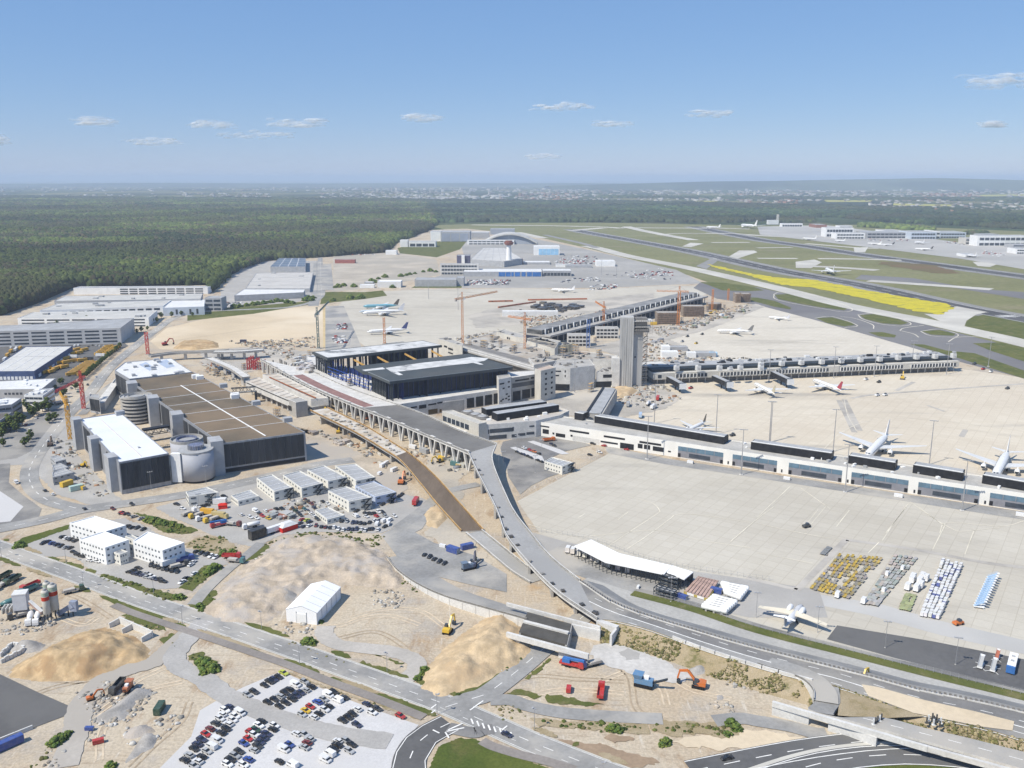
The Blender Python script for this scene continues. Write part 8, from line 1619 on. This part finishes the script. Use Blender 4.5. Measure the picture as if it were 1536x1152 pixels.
crane((222,532),498,None,0,'red','red crane mast beside the street behind the car parks',2.6);crane((126,614),568,(83,587),8,'red','red tower crane with long jib left of the car parks',2.2);crane((106,660),607,(90,588),6,'yellow','ochre tower crane at the corner of the white car park',2.2)
# ---------------------------------------------------------------- masts and lamps
def mast(nm,h,n_,arm):
 r=proto(nm,'lamp mast' if h>15 else 'street lamp');mb=MB();mb.tube((0,0,0),(0,0,h),.38 if h>15 else.13,8,.2 if h>15 else.07);mb.build('pole',M_chrome,r);mb=MB();mb.box((0,0,h-.3),(.4,arm,.25));mb.build('crossbar',M_chrome,r)
 for k in range(n_):mb=MB();y=-arm/2+arm*k/max(1,n_-1);mb.box((.25,y,h-.1),(.9,.6,.35));mb.build('lamp_head',M_wallg,r)
 mb=MB();mb.box((0,0,0),(2.2,2.2,.4)if h>15 else(.5,.5,.2));mb.build('footing',M_cw,r)
 return Proto(r)
TM,MM,SL=mast('floodlight_mast',31,5,5),mast('floodlight_pole',12,3,2.6),mast('street_lamp',8.5,1,1.2)
for i,(zf,x,y)in enumerate(((zG,808,727),(zG,1350,817),(zH,505,917),(zH,1178,1024),(zG,1205,582),(zG,1518,630),(zH,68,628),(zH,436,682),(zH,990,757),(zH,66,278),(zH,438,258),(zH,672,252),(zH,886,218),(zH,1088,238),(zH,1330,192),(zG,390,342),(zG,850,520),(zB,1010,840),(zB,1180,900),(zC,545,705),(zC,632,720))):
 place(TM,zf,(x,y),(3,9),'tall grey floodlight mast, '+('first along the front edge of the white pier from the left','second along the front edge of the white pier','third along the front edge of the white pier','last along the front edge of the white pier','behind the longest black roof box','behind the second black roof box','behind the pier left of the big jet','right behind the pier near the big jet wing','between the two big jets','by the jet bridge between the docked jets','in front of the middle pier, right of the red-tailed jet','in front of the middle pier beside the yellow lift','near the outer third of the middle pier','at the outer end of the middle pier','alone beyond the end of the middle pier','over the terminal core beside the stair tower','beside the blue and red lorries','on the north apron left of the far jet','on the north apron near the site hall','at the cargo apron car lot','right of the cargo apron car lot')[i],'tall floodlight masts',z=.2)
for i,(zf,x,y)in enumerate(((zL,345,726),(zL,735,816),(zL,1140,913),(s4,1505,700),(s4,850,580),(q6,832,1140),(q6,882,1100),(q6,1042,905),(q6,1250,1150),(q6,1325,960),(zI,1150,40),(zE,872,905),(zE,1188,870),(zF,480,890))):
 place(MM,zf,(x,y),(3,9),'grey lamp pole, '+('on its slab beside the high-wing aircraft','at the left end of the dark apron strip','on the dark apron strip before the stairs','right of the white tanks','at the corner of the steel racks','left of the pair in the ramp shadow','right of the pair in the ramp shadow','in the pier car park beside the concrete wing','before the small white container office','between the pier car park strips','behind the low office on the ring road','in front of the dark car park face','in front of the white cylindrical ramp','among the office container blocks')[i],'lamp poles',z=.25)
k=0
for p,t in walk(HW,34,12):
 n=Vector((t.y,-t.x,0));s_=1 if k%2 else-1;q=p+n*6.6*s_;SL.put((q.x,q.y,.1),ang((0,0),n)+(math.pi if s_>0 else 0),'slim street lamp along the highway, %s from the left edge'%ORD[min(k,29)],'street lamps on the highway');k+=1
k=0
for p,t in walk(GR,40,30):
 if k>22:break
 q=p+Vector((t.y,-t.x,0))*7;SL.put((q.x,q.y,.1),ang((0,0),t),'slim street lamp on the street behind the car parks, %s from the far end'%ORD[k],'street lamps on the garage street');k+=1
 # fences
def fence(nm,lab,px,z=0,h=2.4,step=3.0,m=None):
 c=smooth([g(u,v,z)for u,v in px],6);t=thing(nm,(c[len(c)//2].x,c[len(c)//2].y,z),lab,'fence');mb=MB()
 for p,d in walk(c,step):mb.bar(p,p+Vector((0,0,h)),.10)
 mb.build('posts',m or M_roofg,t)
 mb=MB()
 for a,e in zip(c,c[1:]):
  for q in(.5,.98):mb.bar(a+Vector((0,0,h*q)),e+Vector((0,0,h*q)),.06)
 mb.build('rails',m or M_roofg,t);return t
fence('apron_fence','wire fence between the pier car park and the front apron',[(776,751),(800,735),(860,707),(916,677)]);fence('apron_fence','long wire fence along the road edge of the front apron',zK((140,140),(470,190),(760,290),(1070,362),(1536,432)));fence('apron_fence','wire fence along the grass strip beside the embanked road',zL((-600,520),(-380,575),(0,700),(560,845),(1060,970),(1536,1088)))
# ---------------------------------------------------------------- aircraft
M_acw=mat('aircraft_white',(.76,.76,.75),.35,.03,.2)
def airliner(engines=2):
 r=proto('airliner','aeroplane');R=2.9;zc=5.4
 mb=MB();mb.lathe((32,0,zc-.5),(-32,0,zc+.6),[(0,.15),(.012,.9),(.035,1.75),(.07,2.4),(.12,R),(.66,R),(.78,2.4),(.9,1.35),(.97,.7),(1,.3)],18);tint(mb.build('fuselage',paint('aircraft_paint',.35),r,True))
 mb=MB();section(mb,[(30.2,.9,zc+.55,zc+1.05),(29.3,1.5,zc+.6,zc+1.45)]);mb.build('cockpit_window',M_glass,r)
 for s in(-1,1):
  w=MB();i=w.vs([(9,s*2.4,4.2),(-3.5,s*2.4,4.2),(-6.8,s*11,4.9),(-12.5,s*31,7.0),(-10.2,s*31,7.2),(2.2,s*11,5.3),(9,s*2.4,5.6),(-3.5,s*2.4,4.7),(-6.8,s*11,5.2),(-12.5,s*31,7.15)])
  for f in((6,5,8,7),(5,4,9,8),(0,1,2,5),(5,2,3,4),(1,7,8,2),(2,8,9,3),(0,5,6),(4,3,9)):w.face([i+k for k in f])
  w.build('wing',mat('wing_grey',(.60,.60,.59),.4,.05,.2),r)
  w=MB();w.lathe((8.6,s*10.2,3.0),(2.6,s*10.2,3.3),[(0,1.35),(.08,1.65),(.55,1.6),(1,.8)],14);w.build('engine',M_acw,r,True)
  w=MB();w.tube((8.62,s*10.2,3.0),(8.4,s*10.2,3.0),1.3,12);w.build('engine_intake',M_steel,r);w=MB();w.bar((5,s*10.2,4.4),(1.5,s*10,4.9),.4,.9);w.build('pylon',M_acw,r)
  w=MB();i=w.vs([(-24,s*1.4,6.6),(-29.5,s*1.2,6.6),(-32,s*10.5,7.3),(-30,s*10.5,7.3),(-24,s*1.4,6.9),(-29.5,s*1.2,6.8)]);[w.face([i+k for k in f])for f in((0,1,2,3),(4,3,2,5),(0,3,4),(1,5,2))];w.build('tailplane',MATS['wing_grey'],r)
  w=MB();w.tube((-1.8,s*3.4,0),(-1.8,s*3.4,4.4),.25);[wheel(w,x,s*3.4,.65,.9)for x in(-3,-.7)];w.build('main_gear',M_tyre,r)
 w=MB();i=w.vs([(-22,-.25,7.6),(-30.5,-.2,6.6),(-33.8,-.1,17.2),(-30.6,-.1,17.2),(-22,.25,7.6),(-30.5,.2,6.6),(-33.8,.1,17.2),(-30.6,.1,17.2)]);[w.face([i+k for k in f])for f in((0,1,2,3),(7,6,5,4),(0,3,7,4),(3,2,6,7),(2,1,5,6))];f=w.build('fin',P_paint,r);f['finpaint']=1
 w=MB();w.tube((24.5,0,0),(24.5,0,4),.2);wheel(w,24.5,0,.5,.7);w.build('nose_gear',M_tyre,r)
 for s in(-1,1):w=MB();w.bar((25,s*2.62,zc+.75),(-18,s*2.80,zc+.75),.5,.28);w.build('window_line',mat('cabin_window_line',(.10,.11,.13),.3,.2),r)
 return Proto(r)
AL=airliner()
def jet(zf,nose,tail,lab,fin=(.74,.74,.74),body=(.76,.76,.75),minL=None):
 A,B=g(*zf(nose)[0],5),g(*zf(tail)[0],6);A.z=B.z=0;L_=max((A-B).length,minL or 0);c=(A+B)/2;o=AL.put((c.x,c.y,.25),ang(B,A),lab,'parked airliners',body,L_/64)
 for ch in kids(o)if o is AL.root else[x for x in o.children]:
  if ch.get('finpaint'):ch.color=(*fin,1)
 return o
bpy.context.view_layer.update()
jet(zH,(640,698),(745,588),'big white airliner parked nose-on to the white pier',(.60,.62,.66),minL=62);jet(zH,(1378,806),(1438,690),'big white airliner nearest the right edge, nose to the white pier',(.55,.57,.60),minL=62);jet(zG,(1030,552),(1148,490),'white airliner with gold and black tail left of the others by the walkway',(.10,.08,.06));jet(zG,(1428,282),(1545,340),'white airliner with pale gold tail beside the black jet bridge',(.46,.42,.30));jet(zH,(322,262),(485,322),'white airliner with red tail in front of the middle pier',(.35,.02,.05));jet(q5,(1038,492),(1455,500),'white airliner with dark patterned tail on the middle apron',(.16,.16,.16));jet(zD,(65,932),(185,940),'small white airliner at the far tip of the middle apron',(.55,.56,.62))
jet(zB,(632,878),(838,872),'turquoise blue airliner, hindmost of the three on the north apron',(.07,.06,.05),(.10,.32,.42));jet(zB,(628,918),(868,905),'white airliner in the middle of the three on the north apron',(.66,.66,.68));jet(zB,(655,1024),(888,1008),'white airliner with dark blue tail, nearest of the three on the north apron',(.03,.05,.20));jet(zB,(610,905),(760,893),'grey-blue airliner partly hidden between the turquoise and white ones',(.3,.36,.42),(.50,.58,.64));jet(q8,(1195,722),(1420,728),'white airliner alone on the far side of the north apron',(.68,.68,.7))
for i,(a,b,f)in enumerate((((335,226),(440,230),.7),((420,236),(530,236),.03),((698,218),(770,226),.7),((708,268),(828,270),.03),((1085,316),(1170,326),.7),((85,204),(160,208),.7))):jet(s8,a,b,('white airliner farthest left on the far terminal apron','white airliner with dark tail beside the farthest left one','white airliner before the blue-grey hangar','white airliner with black tail taxiing on the far apron','white airliner right of the black-tailed one','small white airliner below the left terminal wing')[i],(f,f,f),minL=45)
for i,(a,b)in enumerate((((1150,425),(1230,428)),((1350,420),(1440,428)))):jet(zC,a,b,('tiny white airliner on the far crosswise taxiway','tiny white airliner at the far end of the second runway')[i])
jet(zD,(260,488),(340,492),'small white airliner on the taxiway before the far terminal',(.7,.7,.7));jet(zD,(395,670),(440,690),'tiny white aircraft on the grass edge taxiway between the runways',(.7,.7,.7))
# high-wing freighter
fr=thing('freighter_aircraft',g(*zL((200,630))[0]),'grey and white high-wing freighter with engines ahead of its cream wing','aeroplane');A,B=g(*zL((250,555))[0],5),g(*zL((165,665))[0],5);A.z=B.z=0;L_=(A-B).length;c=(A+B)/2;R=Matrix.Translation((c.x,c.y,.25))@Matrix.Rotation(ang(B,A),4,'Z')@Matrix.Scale(26/28,4);M_cream=mat('cream_wing',(.66,.60,.48),.5,.05,.3)
mb=MB();mb.T=R;mb.lathe((14,0,2.6),(-14,0,3.8),[(0,.3),(.04,1.1),(.12,1.75),(.62,1.75),(.85,1.0),(1,.35)],16);mb.build('fuselage',mat('freighter_paint',(.50,.51,.53),.5,.12,.15,col2=(.72,.72,.72)),fr,True)
for s in(-1,1):
 w=MB();w.T=R;i=w.vs([(3.4,s*.6,4.3),(-1.6,s*.6,4.3),(-2.8,s*16,4.1),(-.6,s*16,4.1),(3.4,s*.6,4.9),(-1.6,s*.6,4.6),(-2.8,s*16,4.25),(-.6,s*16,4.3)]);[w.face([i+k for k in f])for f in((0,1,2,3),(7,6,5,4),(0,3,7,4),(3,2,6,7),(2,1,5,6))];w.build('wing',M_cream,fr);w=MB();w.T=R;w.lathe((6.4,s*2.9,5.0),(1.2,s*2.9,5.1),[(0,1.0),(.1,1.25),(.7,1.15),(1,.7)],14);w.build('engine',M_acw,fr,True);w=MB();w.T=R;w.tube((6.42,s*2.9,5),(6.2,s*2.9,5),.98,12);w.build('engine_intake',M_black,fr);w=MB();w.T=R;i=w.vs([(-12.4,0,8.6),(-14.6,0,8.6),(-15.4,s*5,8.7),(-14.0,s*5,8.7),(-12.4,0,8.85)]);[w.face([i+k for k in f])for f in((0,1,2,3),(4,3,2,1))];w.build('tailplane',M_acw,fr);w=MB();w.T=R;w.bar((0,s*1.9,.2),(0,s*1.5,2.2),.5);wheel(w,0,s*2.0,.55,.6);w.build('main_gear',M_tyre,fr)
w=MB();w.T=R;i=w.vs([(-9.5,-.2,4.2),(-13.6,-.2,4.0),(-14.8,-.15,8.8),(-12.2,-.15,8.8),(-9.5,.2,4.2),(-13.6,.2,4.0),(-14.8,.15,8.8),(-12.2,.15,8.8)]);[w.face([i+k for k in f])for f in((0,1,2,3),(7,6,5,4),(0,3,7,4),(3,2,6,7),(2,1,5,6))];w.build('fin',M_wallg,fr);w=MB();w.T=R;w.bar((10.5,0,.3),(10.5,0,1.6),.4);w.build('nose_gear',M_tyre,fr);w=MB();w.T=R;section(w,[(12.6,.8,3.2,3.6),(11.8,1.2,3.2,4.0)]);w.build('cockpit_window',M_glass,fr)
# ---------------------------------------------------------------- trees and shrubs
def tree_mesh(seed,h,wd,n=70,shrub=False):
 rng=np.random.default_rng(seed);vs,fs=ico_half();V,F,T=[],[],[]
 for i in range(n):
  a,q=rng.uniform(0,math.tau),rng.random()**.6;z=rng.random()
  rr=wd*.5*q*(math.sin(math.pi*min(.97,.12+.85*z))if not shrub else math.sqrt(max(.05,1-z*z)));r=wd*rng.uniform(.07,.15)
  o=np.array([rr*math.cos(a),rr*math.sin(a),(h*.28 if not shrub else 0)+z*h*(.66 if not shrub else.75)])
  F.append(fs+len(V)*len(vs));V.append(vs*np.array([r,r,r*.8])*(1+rng.uniform(-.4,.4,(len(vs),3)))+o)
  T.append(np.repeat([np.array([(.05,.08,.02),(.08,.11,.025),(.11,.13,.03),(.04,.06,.018)][rng.integers(4)])*rng.uniform(.7,1.3)],len(vs),0))
 return np.concatenate(V),np.concatenate(F),np.concatenate(T)
def make_tree(seed,nm,h,wd,shrub=False):
 if shrub:o=np_mesh(nm,*tree_mesh(seed,h,wd,64,True)[:2],attr_mat('foliage'),tree_mesh(seed,h,wd,64,True)[2]*1.5);tag(o,'x','shrub');return Proto(o)
 r=proto(nm,'tree');V,F,T=tree_mesh(seed,h,wd);c=np_mesh('crown',V,F,attr_mat('foliage'),T);c.parent=r
 mb=MB();mb.tube((0,0,0),(0,0,h*.45),wd*.045,7,wd*.025)
 for k in range(5):a=k*1.3+seed;mb.bar((0,0,h*(.3+.04*k)),(wd*.28*math.cos(a),wd*.28*math.sin(a),h*(.5+.07*k)),wd*.025)
 mb.build('trunk',mat('bark',(.09,.065,.045),.95,.2,1),r);return Proto(r)
TR=[make_tree(i+40,'broadleaf_tree',9+i,6.5+.6*i)for i in range(3)];SH=[make_tree(70+i,'shrub',1.9,3.6,True)for i in range(2)]
def trees(zf,pts,lab,grp,s0=.75,s1=1.15,T=None):
 for i,(x,y)in enumerate(pts):p=g(*zf((x,y))[0]);random.choice(T or TR).put((p.x,p.y,0),random.uniform(0,6.2),lab%ORD[i]if '%s' in lab else lab,grp,None,random.uniform(s0,s1))
trees(q1,[(400,835),(445,880),(490,905),(530,890),(350,930),(310,880),(380,965),(560,900),(470,820),(420,940)],'green street tree in the clump beside the white office, %s of the clump','street trees left of the car parks');trees(q1,[(870,650),(895,630),(720,585),(690,590),(755,700),(730,740),(590,1010),(625,995),(555,1030),(640,650)],'green tree along the left street, %s from the far side','street trees left of the car parks',.5,.9);trees(q1,[(160,1110),(220,1075),(120,1130),(60,1148),(260,1060),(190,1140),(20,1150),(95,1090)],'green tree in the row at the low dark-roofed office, %s in the row','street trees left of the car parks');trees(zE,[(15,610),(20,655),(5,580),(180,612),(165,630),(145,655),(320,500),(285,520)],'green tree on the left street lots, %s in the scatter','street trees left of the car parks',.55,.9)
for i in range(26):q=i/25;p=g(*q1((945+440*q,545-375*q))[0]);TR[i%3].put((p.x,p.y,0),i,'green hedge tree between the yellow trailers and the street, %s from the near end'%ORD[i],'hedge trees along the depot',None,random.uniform(.5,.72))
trees(zA,[(330,1000),(480,990),(500,985),(610,985),(630,985),(190,1000)],'pale spring tree behind the grey car park block, %s from the left','trees between the warehouses',.9,1.2);trees(zA,[(860,985),(880,975),(930,950),(990,945),(1020,930),(1045,935),(1075,932),(905,975),(1110,940),(790,1040),(815,1030),(850,1020)],'green tree along the street below the white hall, %s in the row','trees between the warehouses',.6,1.0);trees(zB,[(-40,880),(0,876),(25,872),(60,868),(100,862),(135,856),(165,856),(195,862),(300,850),(318,838),(335,850),(345,835),(-80,886),(-110,890),(225,866)],'green bush below the grey wall of the cargo hall, %s in the row','trees before the cargo hall',2.6,3.8,SH)
trees(zB,[(470,775),(490,772),(520,765),(580,770),(680,735),(720,725),(760,715),(800,775),(830,770),(850,710),(900,700),(930,695),(980,685),(1020,680),(1050,685),(620,835),(600,840),(560,838),(460,850),(700,745),(880,705)],'green bush in the hedge across the storage yard, %s along it','trees on the storage yard',2.4,4.2,SH)
def shrubs(zf,pts,lab,grp='shrubs on the verges'):
 for i,(x,y,s)in enumerate(pts):p=g(*zf((x,y))[0]);random.choice(SH).put((p.x,p.y,0),random.uniform(0,6),lab%ORD[i],grp,None,s)
shrubs(zI,[(1195,930,2.2),(1160,900,1.5),(1225,945,1.7),(1180,960,1.3)],'big dark green shrub beside the gravel road junction, %s of the clump');shrubs(zI,[(110,225,1.6),(130,235,1.2),(90,240,1.1)],'round green shrub at the left highway bend, %s of the clump');shrubs(zI,[(860,85,1.8),(890,90,2.0),(925,100,1.7),(950,105,1.4),(1000,110,1.6),(1040,120,1.3),(980,145,1.2)],'green shrub on the bank behind the white offices, %s from the left');shrubs(zI,[(1215,375,1.8),(1240,362,2.0),(1195,395,1.3),(1290,275,1.5),(1340,270,1.6),(1270,285,1.0),(1040,530,1.4),(1010,525,1.1),(1150,580,1.3),(1165,600,1.1)],'green shrub along the access lane, %s from the hedge end')
shrubs(zN,[(740,295,1.6),(770,300,1.2),(710,305,1.0)],'bright green shrub on the highway verge below the tent, %s of the clump');shrubs(zP,[(450,985,1.3),(425,1000,.8),(90,890,1.3),(130,900,1.1),(60,895,.9),(900,860,1.5),(930,890,1.3),(880,930,1.0)],'green shrub on the sandy lower right lots, %s from the left');shrubs(zJ,[(985,945,1.2),(950,995,1.1),(970,970,.8),(390,668,.8)],'small green shrub at the foot of the pale sand slope, %s of the clump');shrubs(zM,[(385,985,1.6),(430,960,1.3),(470,925,1.0),(760,1145,1.2)],'green shrub on the bank at the lower left, %s from the left')
# ---------------------------------------------------------------- site stacks
def stack_proto():
 r=MB();rng=random.Random(3)
 for k in range(4):
  for j in range(3):r.box((rng.uniform(-.2,.2),-1.2+j*1.2,k*.45),(4.4*rng.uniform(.8,1),1.0,.36))
 o=r.build('material_stack',P_paint);o['category']='material stack';return Proto(o)
ST=stack_proto()
k=0
for zf,quad,n_,cols_,lab in((q4,((10,260),(480,300),(760,240),(270,195)),46,((.05,.05,.055),(.07,.065,.06),(.09,.08,.07)),'dark stack of reinforcing steel in the field behind the far pier, %s'),(q5,((230,650),(420,680),(420,620),(300,600)),8,((.4,.3,.2),(.3,.3,.3)),'pallet stack right of the tower, %s'),(zF,((320,570),(520,680),(560,640),(370,560)),12,((.5,.45,.38),(.3,.25,.2)),'material stack beside the brown bridge, %s'),(q2,((-60,520),(150,640),(240,540),(60,400)),30,((.6,.58,.55),(.45,.40,.35)),'pale material stack on the unfinished slab end, %s'),(q7,((570,360),(900,560),(930,480),(640,330)),14,((.5,.42,.33),(.45,.2,.1),(.3,.3,.3)),'material stack between the car park and the viaduct, %s'),(q6,((60,900),(420,1090),(440,1040),(120,920)),10,((.5,.35,.12),(.45,.45,.42)),'material stack under the last supports, %s'),(s2,((1180,250),(1500,330),(1536,250),(1300,180)),10,((.3,.12,.08),(.4,.4,.38)),'material stack in the loose lot, %s'),(q5,((450,560),(1000,430),(1500,260),(1300,270)),26,((.45,.40,.30),(.20,.17,.14),(.30,.34,.22)),'material stack along the far apron fence, %s')):
 for i,xy in enumerate(sorted(bilin(quad,random.random(),random.random())for _ in range(n_))):
  z_=13 if 'slab end' in lab else 0;px=zf(xy)[0];p=g(*px,z_);ST.put((p.x,p.y,z_+.1),random.choice((-.6,.96,.9)),lab%(ORD[i]+' from the left'),'stacks of site material',v_(random.choice(cols_)),random.uniform(.6,1.5)*(1.7 if zf is q4 else 1))
for i in range(16):
 q=i/15;j=3+int(q*36+random.uniform(-1,1));p=L2[min(j,len(L2)-1)].lerp(R2[min(j,len(R2)-1)],random.uniform(.06,.16));ST.put((p.x,p.y,p.z+.02),random.random()*3,'dark bundle of material on the left edge of the curved ramp, %s from the top'%ORD[i],'stacks of site material',random.choice(((.05,.05,.05),(.09,.08,.07),(.3,.28,.25))),random.uniform(.4,.8))
for i,p in enumerate(DECK):ST.put((p.x,p.y,p.z+.02),random.random()*3,'pallet of building material on the unfinished bridge deck, %s along it'%ORD[i],'stacks of site material',v_(random.choice(((.45,.42,.38),(.6,.57,.52),(.3,.26,.2)))),(random.uniform(.3,.7),random.uniform(.3,.7),random.uniform(.3,.6)))
sf=thing('scaffold_tower',(0,0,0),'prototype','scaffold');mb=MB();mb.lattice((0,0,0),(0,0,9),3.2,5,.16);mb.lattice((3.4,0,0),(3.4,0,9),3.2,5,.16);mb.build('frame',M_chrome,sf)
for z_ in(3,6,9):mb=MB();mb.box((1.7,0,z_),(6.8,3.2,.15));mb.build('platform',mat('scaffold_plank',(.46,.31,.15),.85,.25,.5),sf)
SF=Proto(sf)
for i,(zf,x,y,z_)in enumerate(sorted(((zF,455,540,0),(zF,560,600,0),(zF,250,470,0),(zF,350,420,0),(zF,130,480,0),(q7,1150,420,0),(q7,960,420,0),(q7,640,470,0),(q2,120,480,13),(q2,180,420,13),(q2,640,760,13),(q3,640,300,14),(q3,800,330,14),(q3,1000,300,14),(q3,1150,380,14),(q3,900,250,14),(q4,300,820,19),(q4,620,770,19),(q4,900,820,19),(q4,480,790,19),(q4,700,620,0),(q4,860,640,0),(q5,620,400,0),(q5,920,290,0),(q5,1120,250,0),(zG,300,330,0),(zG,480,340,0)),key=lambda t:t[0]((t[1],t[2]))[0][0])):
 p=g(*zf((x,y))[0],z_);SF.put((p.x,p.y,z_+.1),random.choice((-.6,.96)),'grey scaffold tower with timber platforms on the construction site, %s from the left'%ORD[i],'scaffold towers on the site',None,random.uniform(.6,1.0))
bk=MB();bk.bar((0,0,0),(0,0,1.9),.35,.35);bk.box((0,0,0),(.9,.9,.15));bk=bk.build('traffic_beacon',P_paint);bk['category']='traffic beacon';BK=Proto(bk)
for i,(x,y)in enumerate(((668,488),(680,480),(692,472),(704,466),(714,458),(975,478),(985,465),(1008,455),(1016,470),(1014,490),(1032,462),(1050,500),(1056,480))):
 p=g(*s5((x,y))[0],4.9);BK.put((p.x,p.y,4.92),0,'slim traffic beacon on the unfinished bridge carriageway, %s from the left'%ORD[i],'traffic beacons on the bridge',(.06,.06,.06)if i%3 else(.7,.7,.68),1.2)
br=0
for px,n_ in((q8((975,838),(1536,828)),14),(q8((690,910),(1045,858)),12),(q8((600,853),(820,848)),7)):
 a,e=px
 for i in range(n_):q=(i+.5)/n_;p=g(a[0]+(e[0]-a[0])*q,a[1]+(e[1]-a[1])*q);CT.put((p.x,p.y,.2),ang(g(*a),g(*e)),'orange-red fence container in the %s line on the north apron, %s from the left'%(('rear','front','left')[br],ORD[i]),'orange containers lining the north apron',v_((.42,.13,.05)),(1.3,.8,.9))
 br+=1
 # distant parked vehicles that nobody could count
def far_cars(quads,n_,seed):
 rng=np.random.default_rng(seed);V,F,T=[],[],[];nb=0
 for zf,q,n1 in quads:
  for _ in range(n1):
   p=g(*zf(bilin(q,rng.random(),rng.random()))[0]);a=rng.choice((.2,1.3));c,s=math.cos(a),math.sin(a);L_,w=2.4*rng.uniform(.8,1.6),1.0;h=rng.uniform(1.2,2.2)
   for z,kx in((.3,1),(h*.6,1),(h,.6)):V+=[(p.x+(x*c-y*s)*kx,p.y+(x*s+y*c)*kx,z)for x,y in((-L_,-w),(L_,-w),(L_,w),(-L_,w))]
   for o in(0,4):
    for k in range(4):l=(k+1)%4;F.append([nb+o+k,nb+o+l,nb+o+4+l,nb+o+4+k])
   F.append([nb+8,nb+9,nb+10,nb+11]);col=[(.7,.7,.7),(.7,.7,.7),(.1,.1,.11),(.3,.3,.32),(.03,.04,.08),(.3,.05,.04)][rng.integers(6)];T+=[np.array(col)]*12;nb+=12
 return tag(np_mesh('distant_vehicles',np.array(V),np.array(F),attr_mat('vehicle_finish',.4),np.array(T)),kind='stuff')
far_cars([(q8,((390,690),(800,690),(800,640),(400,645)),150),(zC,((740,715),(960,705),(950,682),(750,690)),60),(zC,((470,790),(640,785),(640,755),(500,758)),40),(zB,((440,592),(720,588),(720,575),(440,580)),40),(zC,((380,640),(520,640),(520,590),(330,590)),70),(zC,((300,745),(540,740),(540,715),(380,720)),30),(s8,((1000,240),(1100,245),(1100,225),(900,215)),30),(s8,((1180,300),(1340,340),(1400,320),(1240,290)),40),(q2,((470,110),(610,110),(610,50),(520,50)),22),(q2,((470,275),(610,275),(610,180),(470,190)),34),(zA,((1290,885),(1390,885),(1390,862),(1300,862)),30),(q8,((1220,470),(1500,520),(1536,470),(1300,420)),60),(zC,((560,700),(740,720),(960,740),(900,660)),50),(s8,((330,215),(690,215),(690,200),(330,198)),50)],0,5)
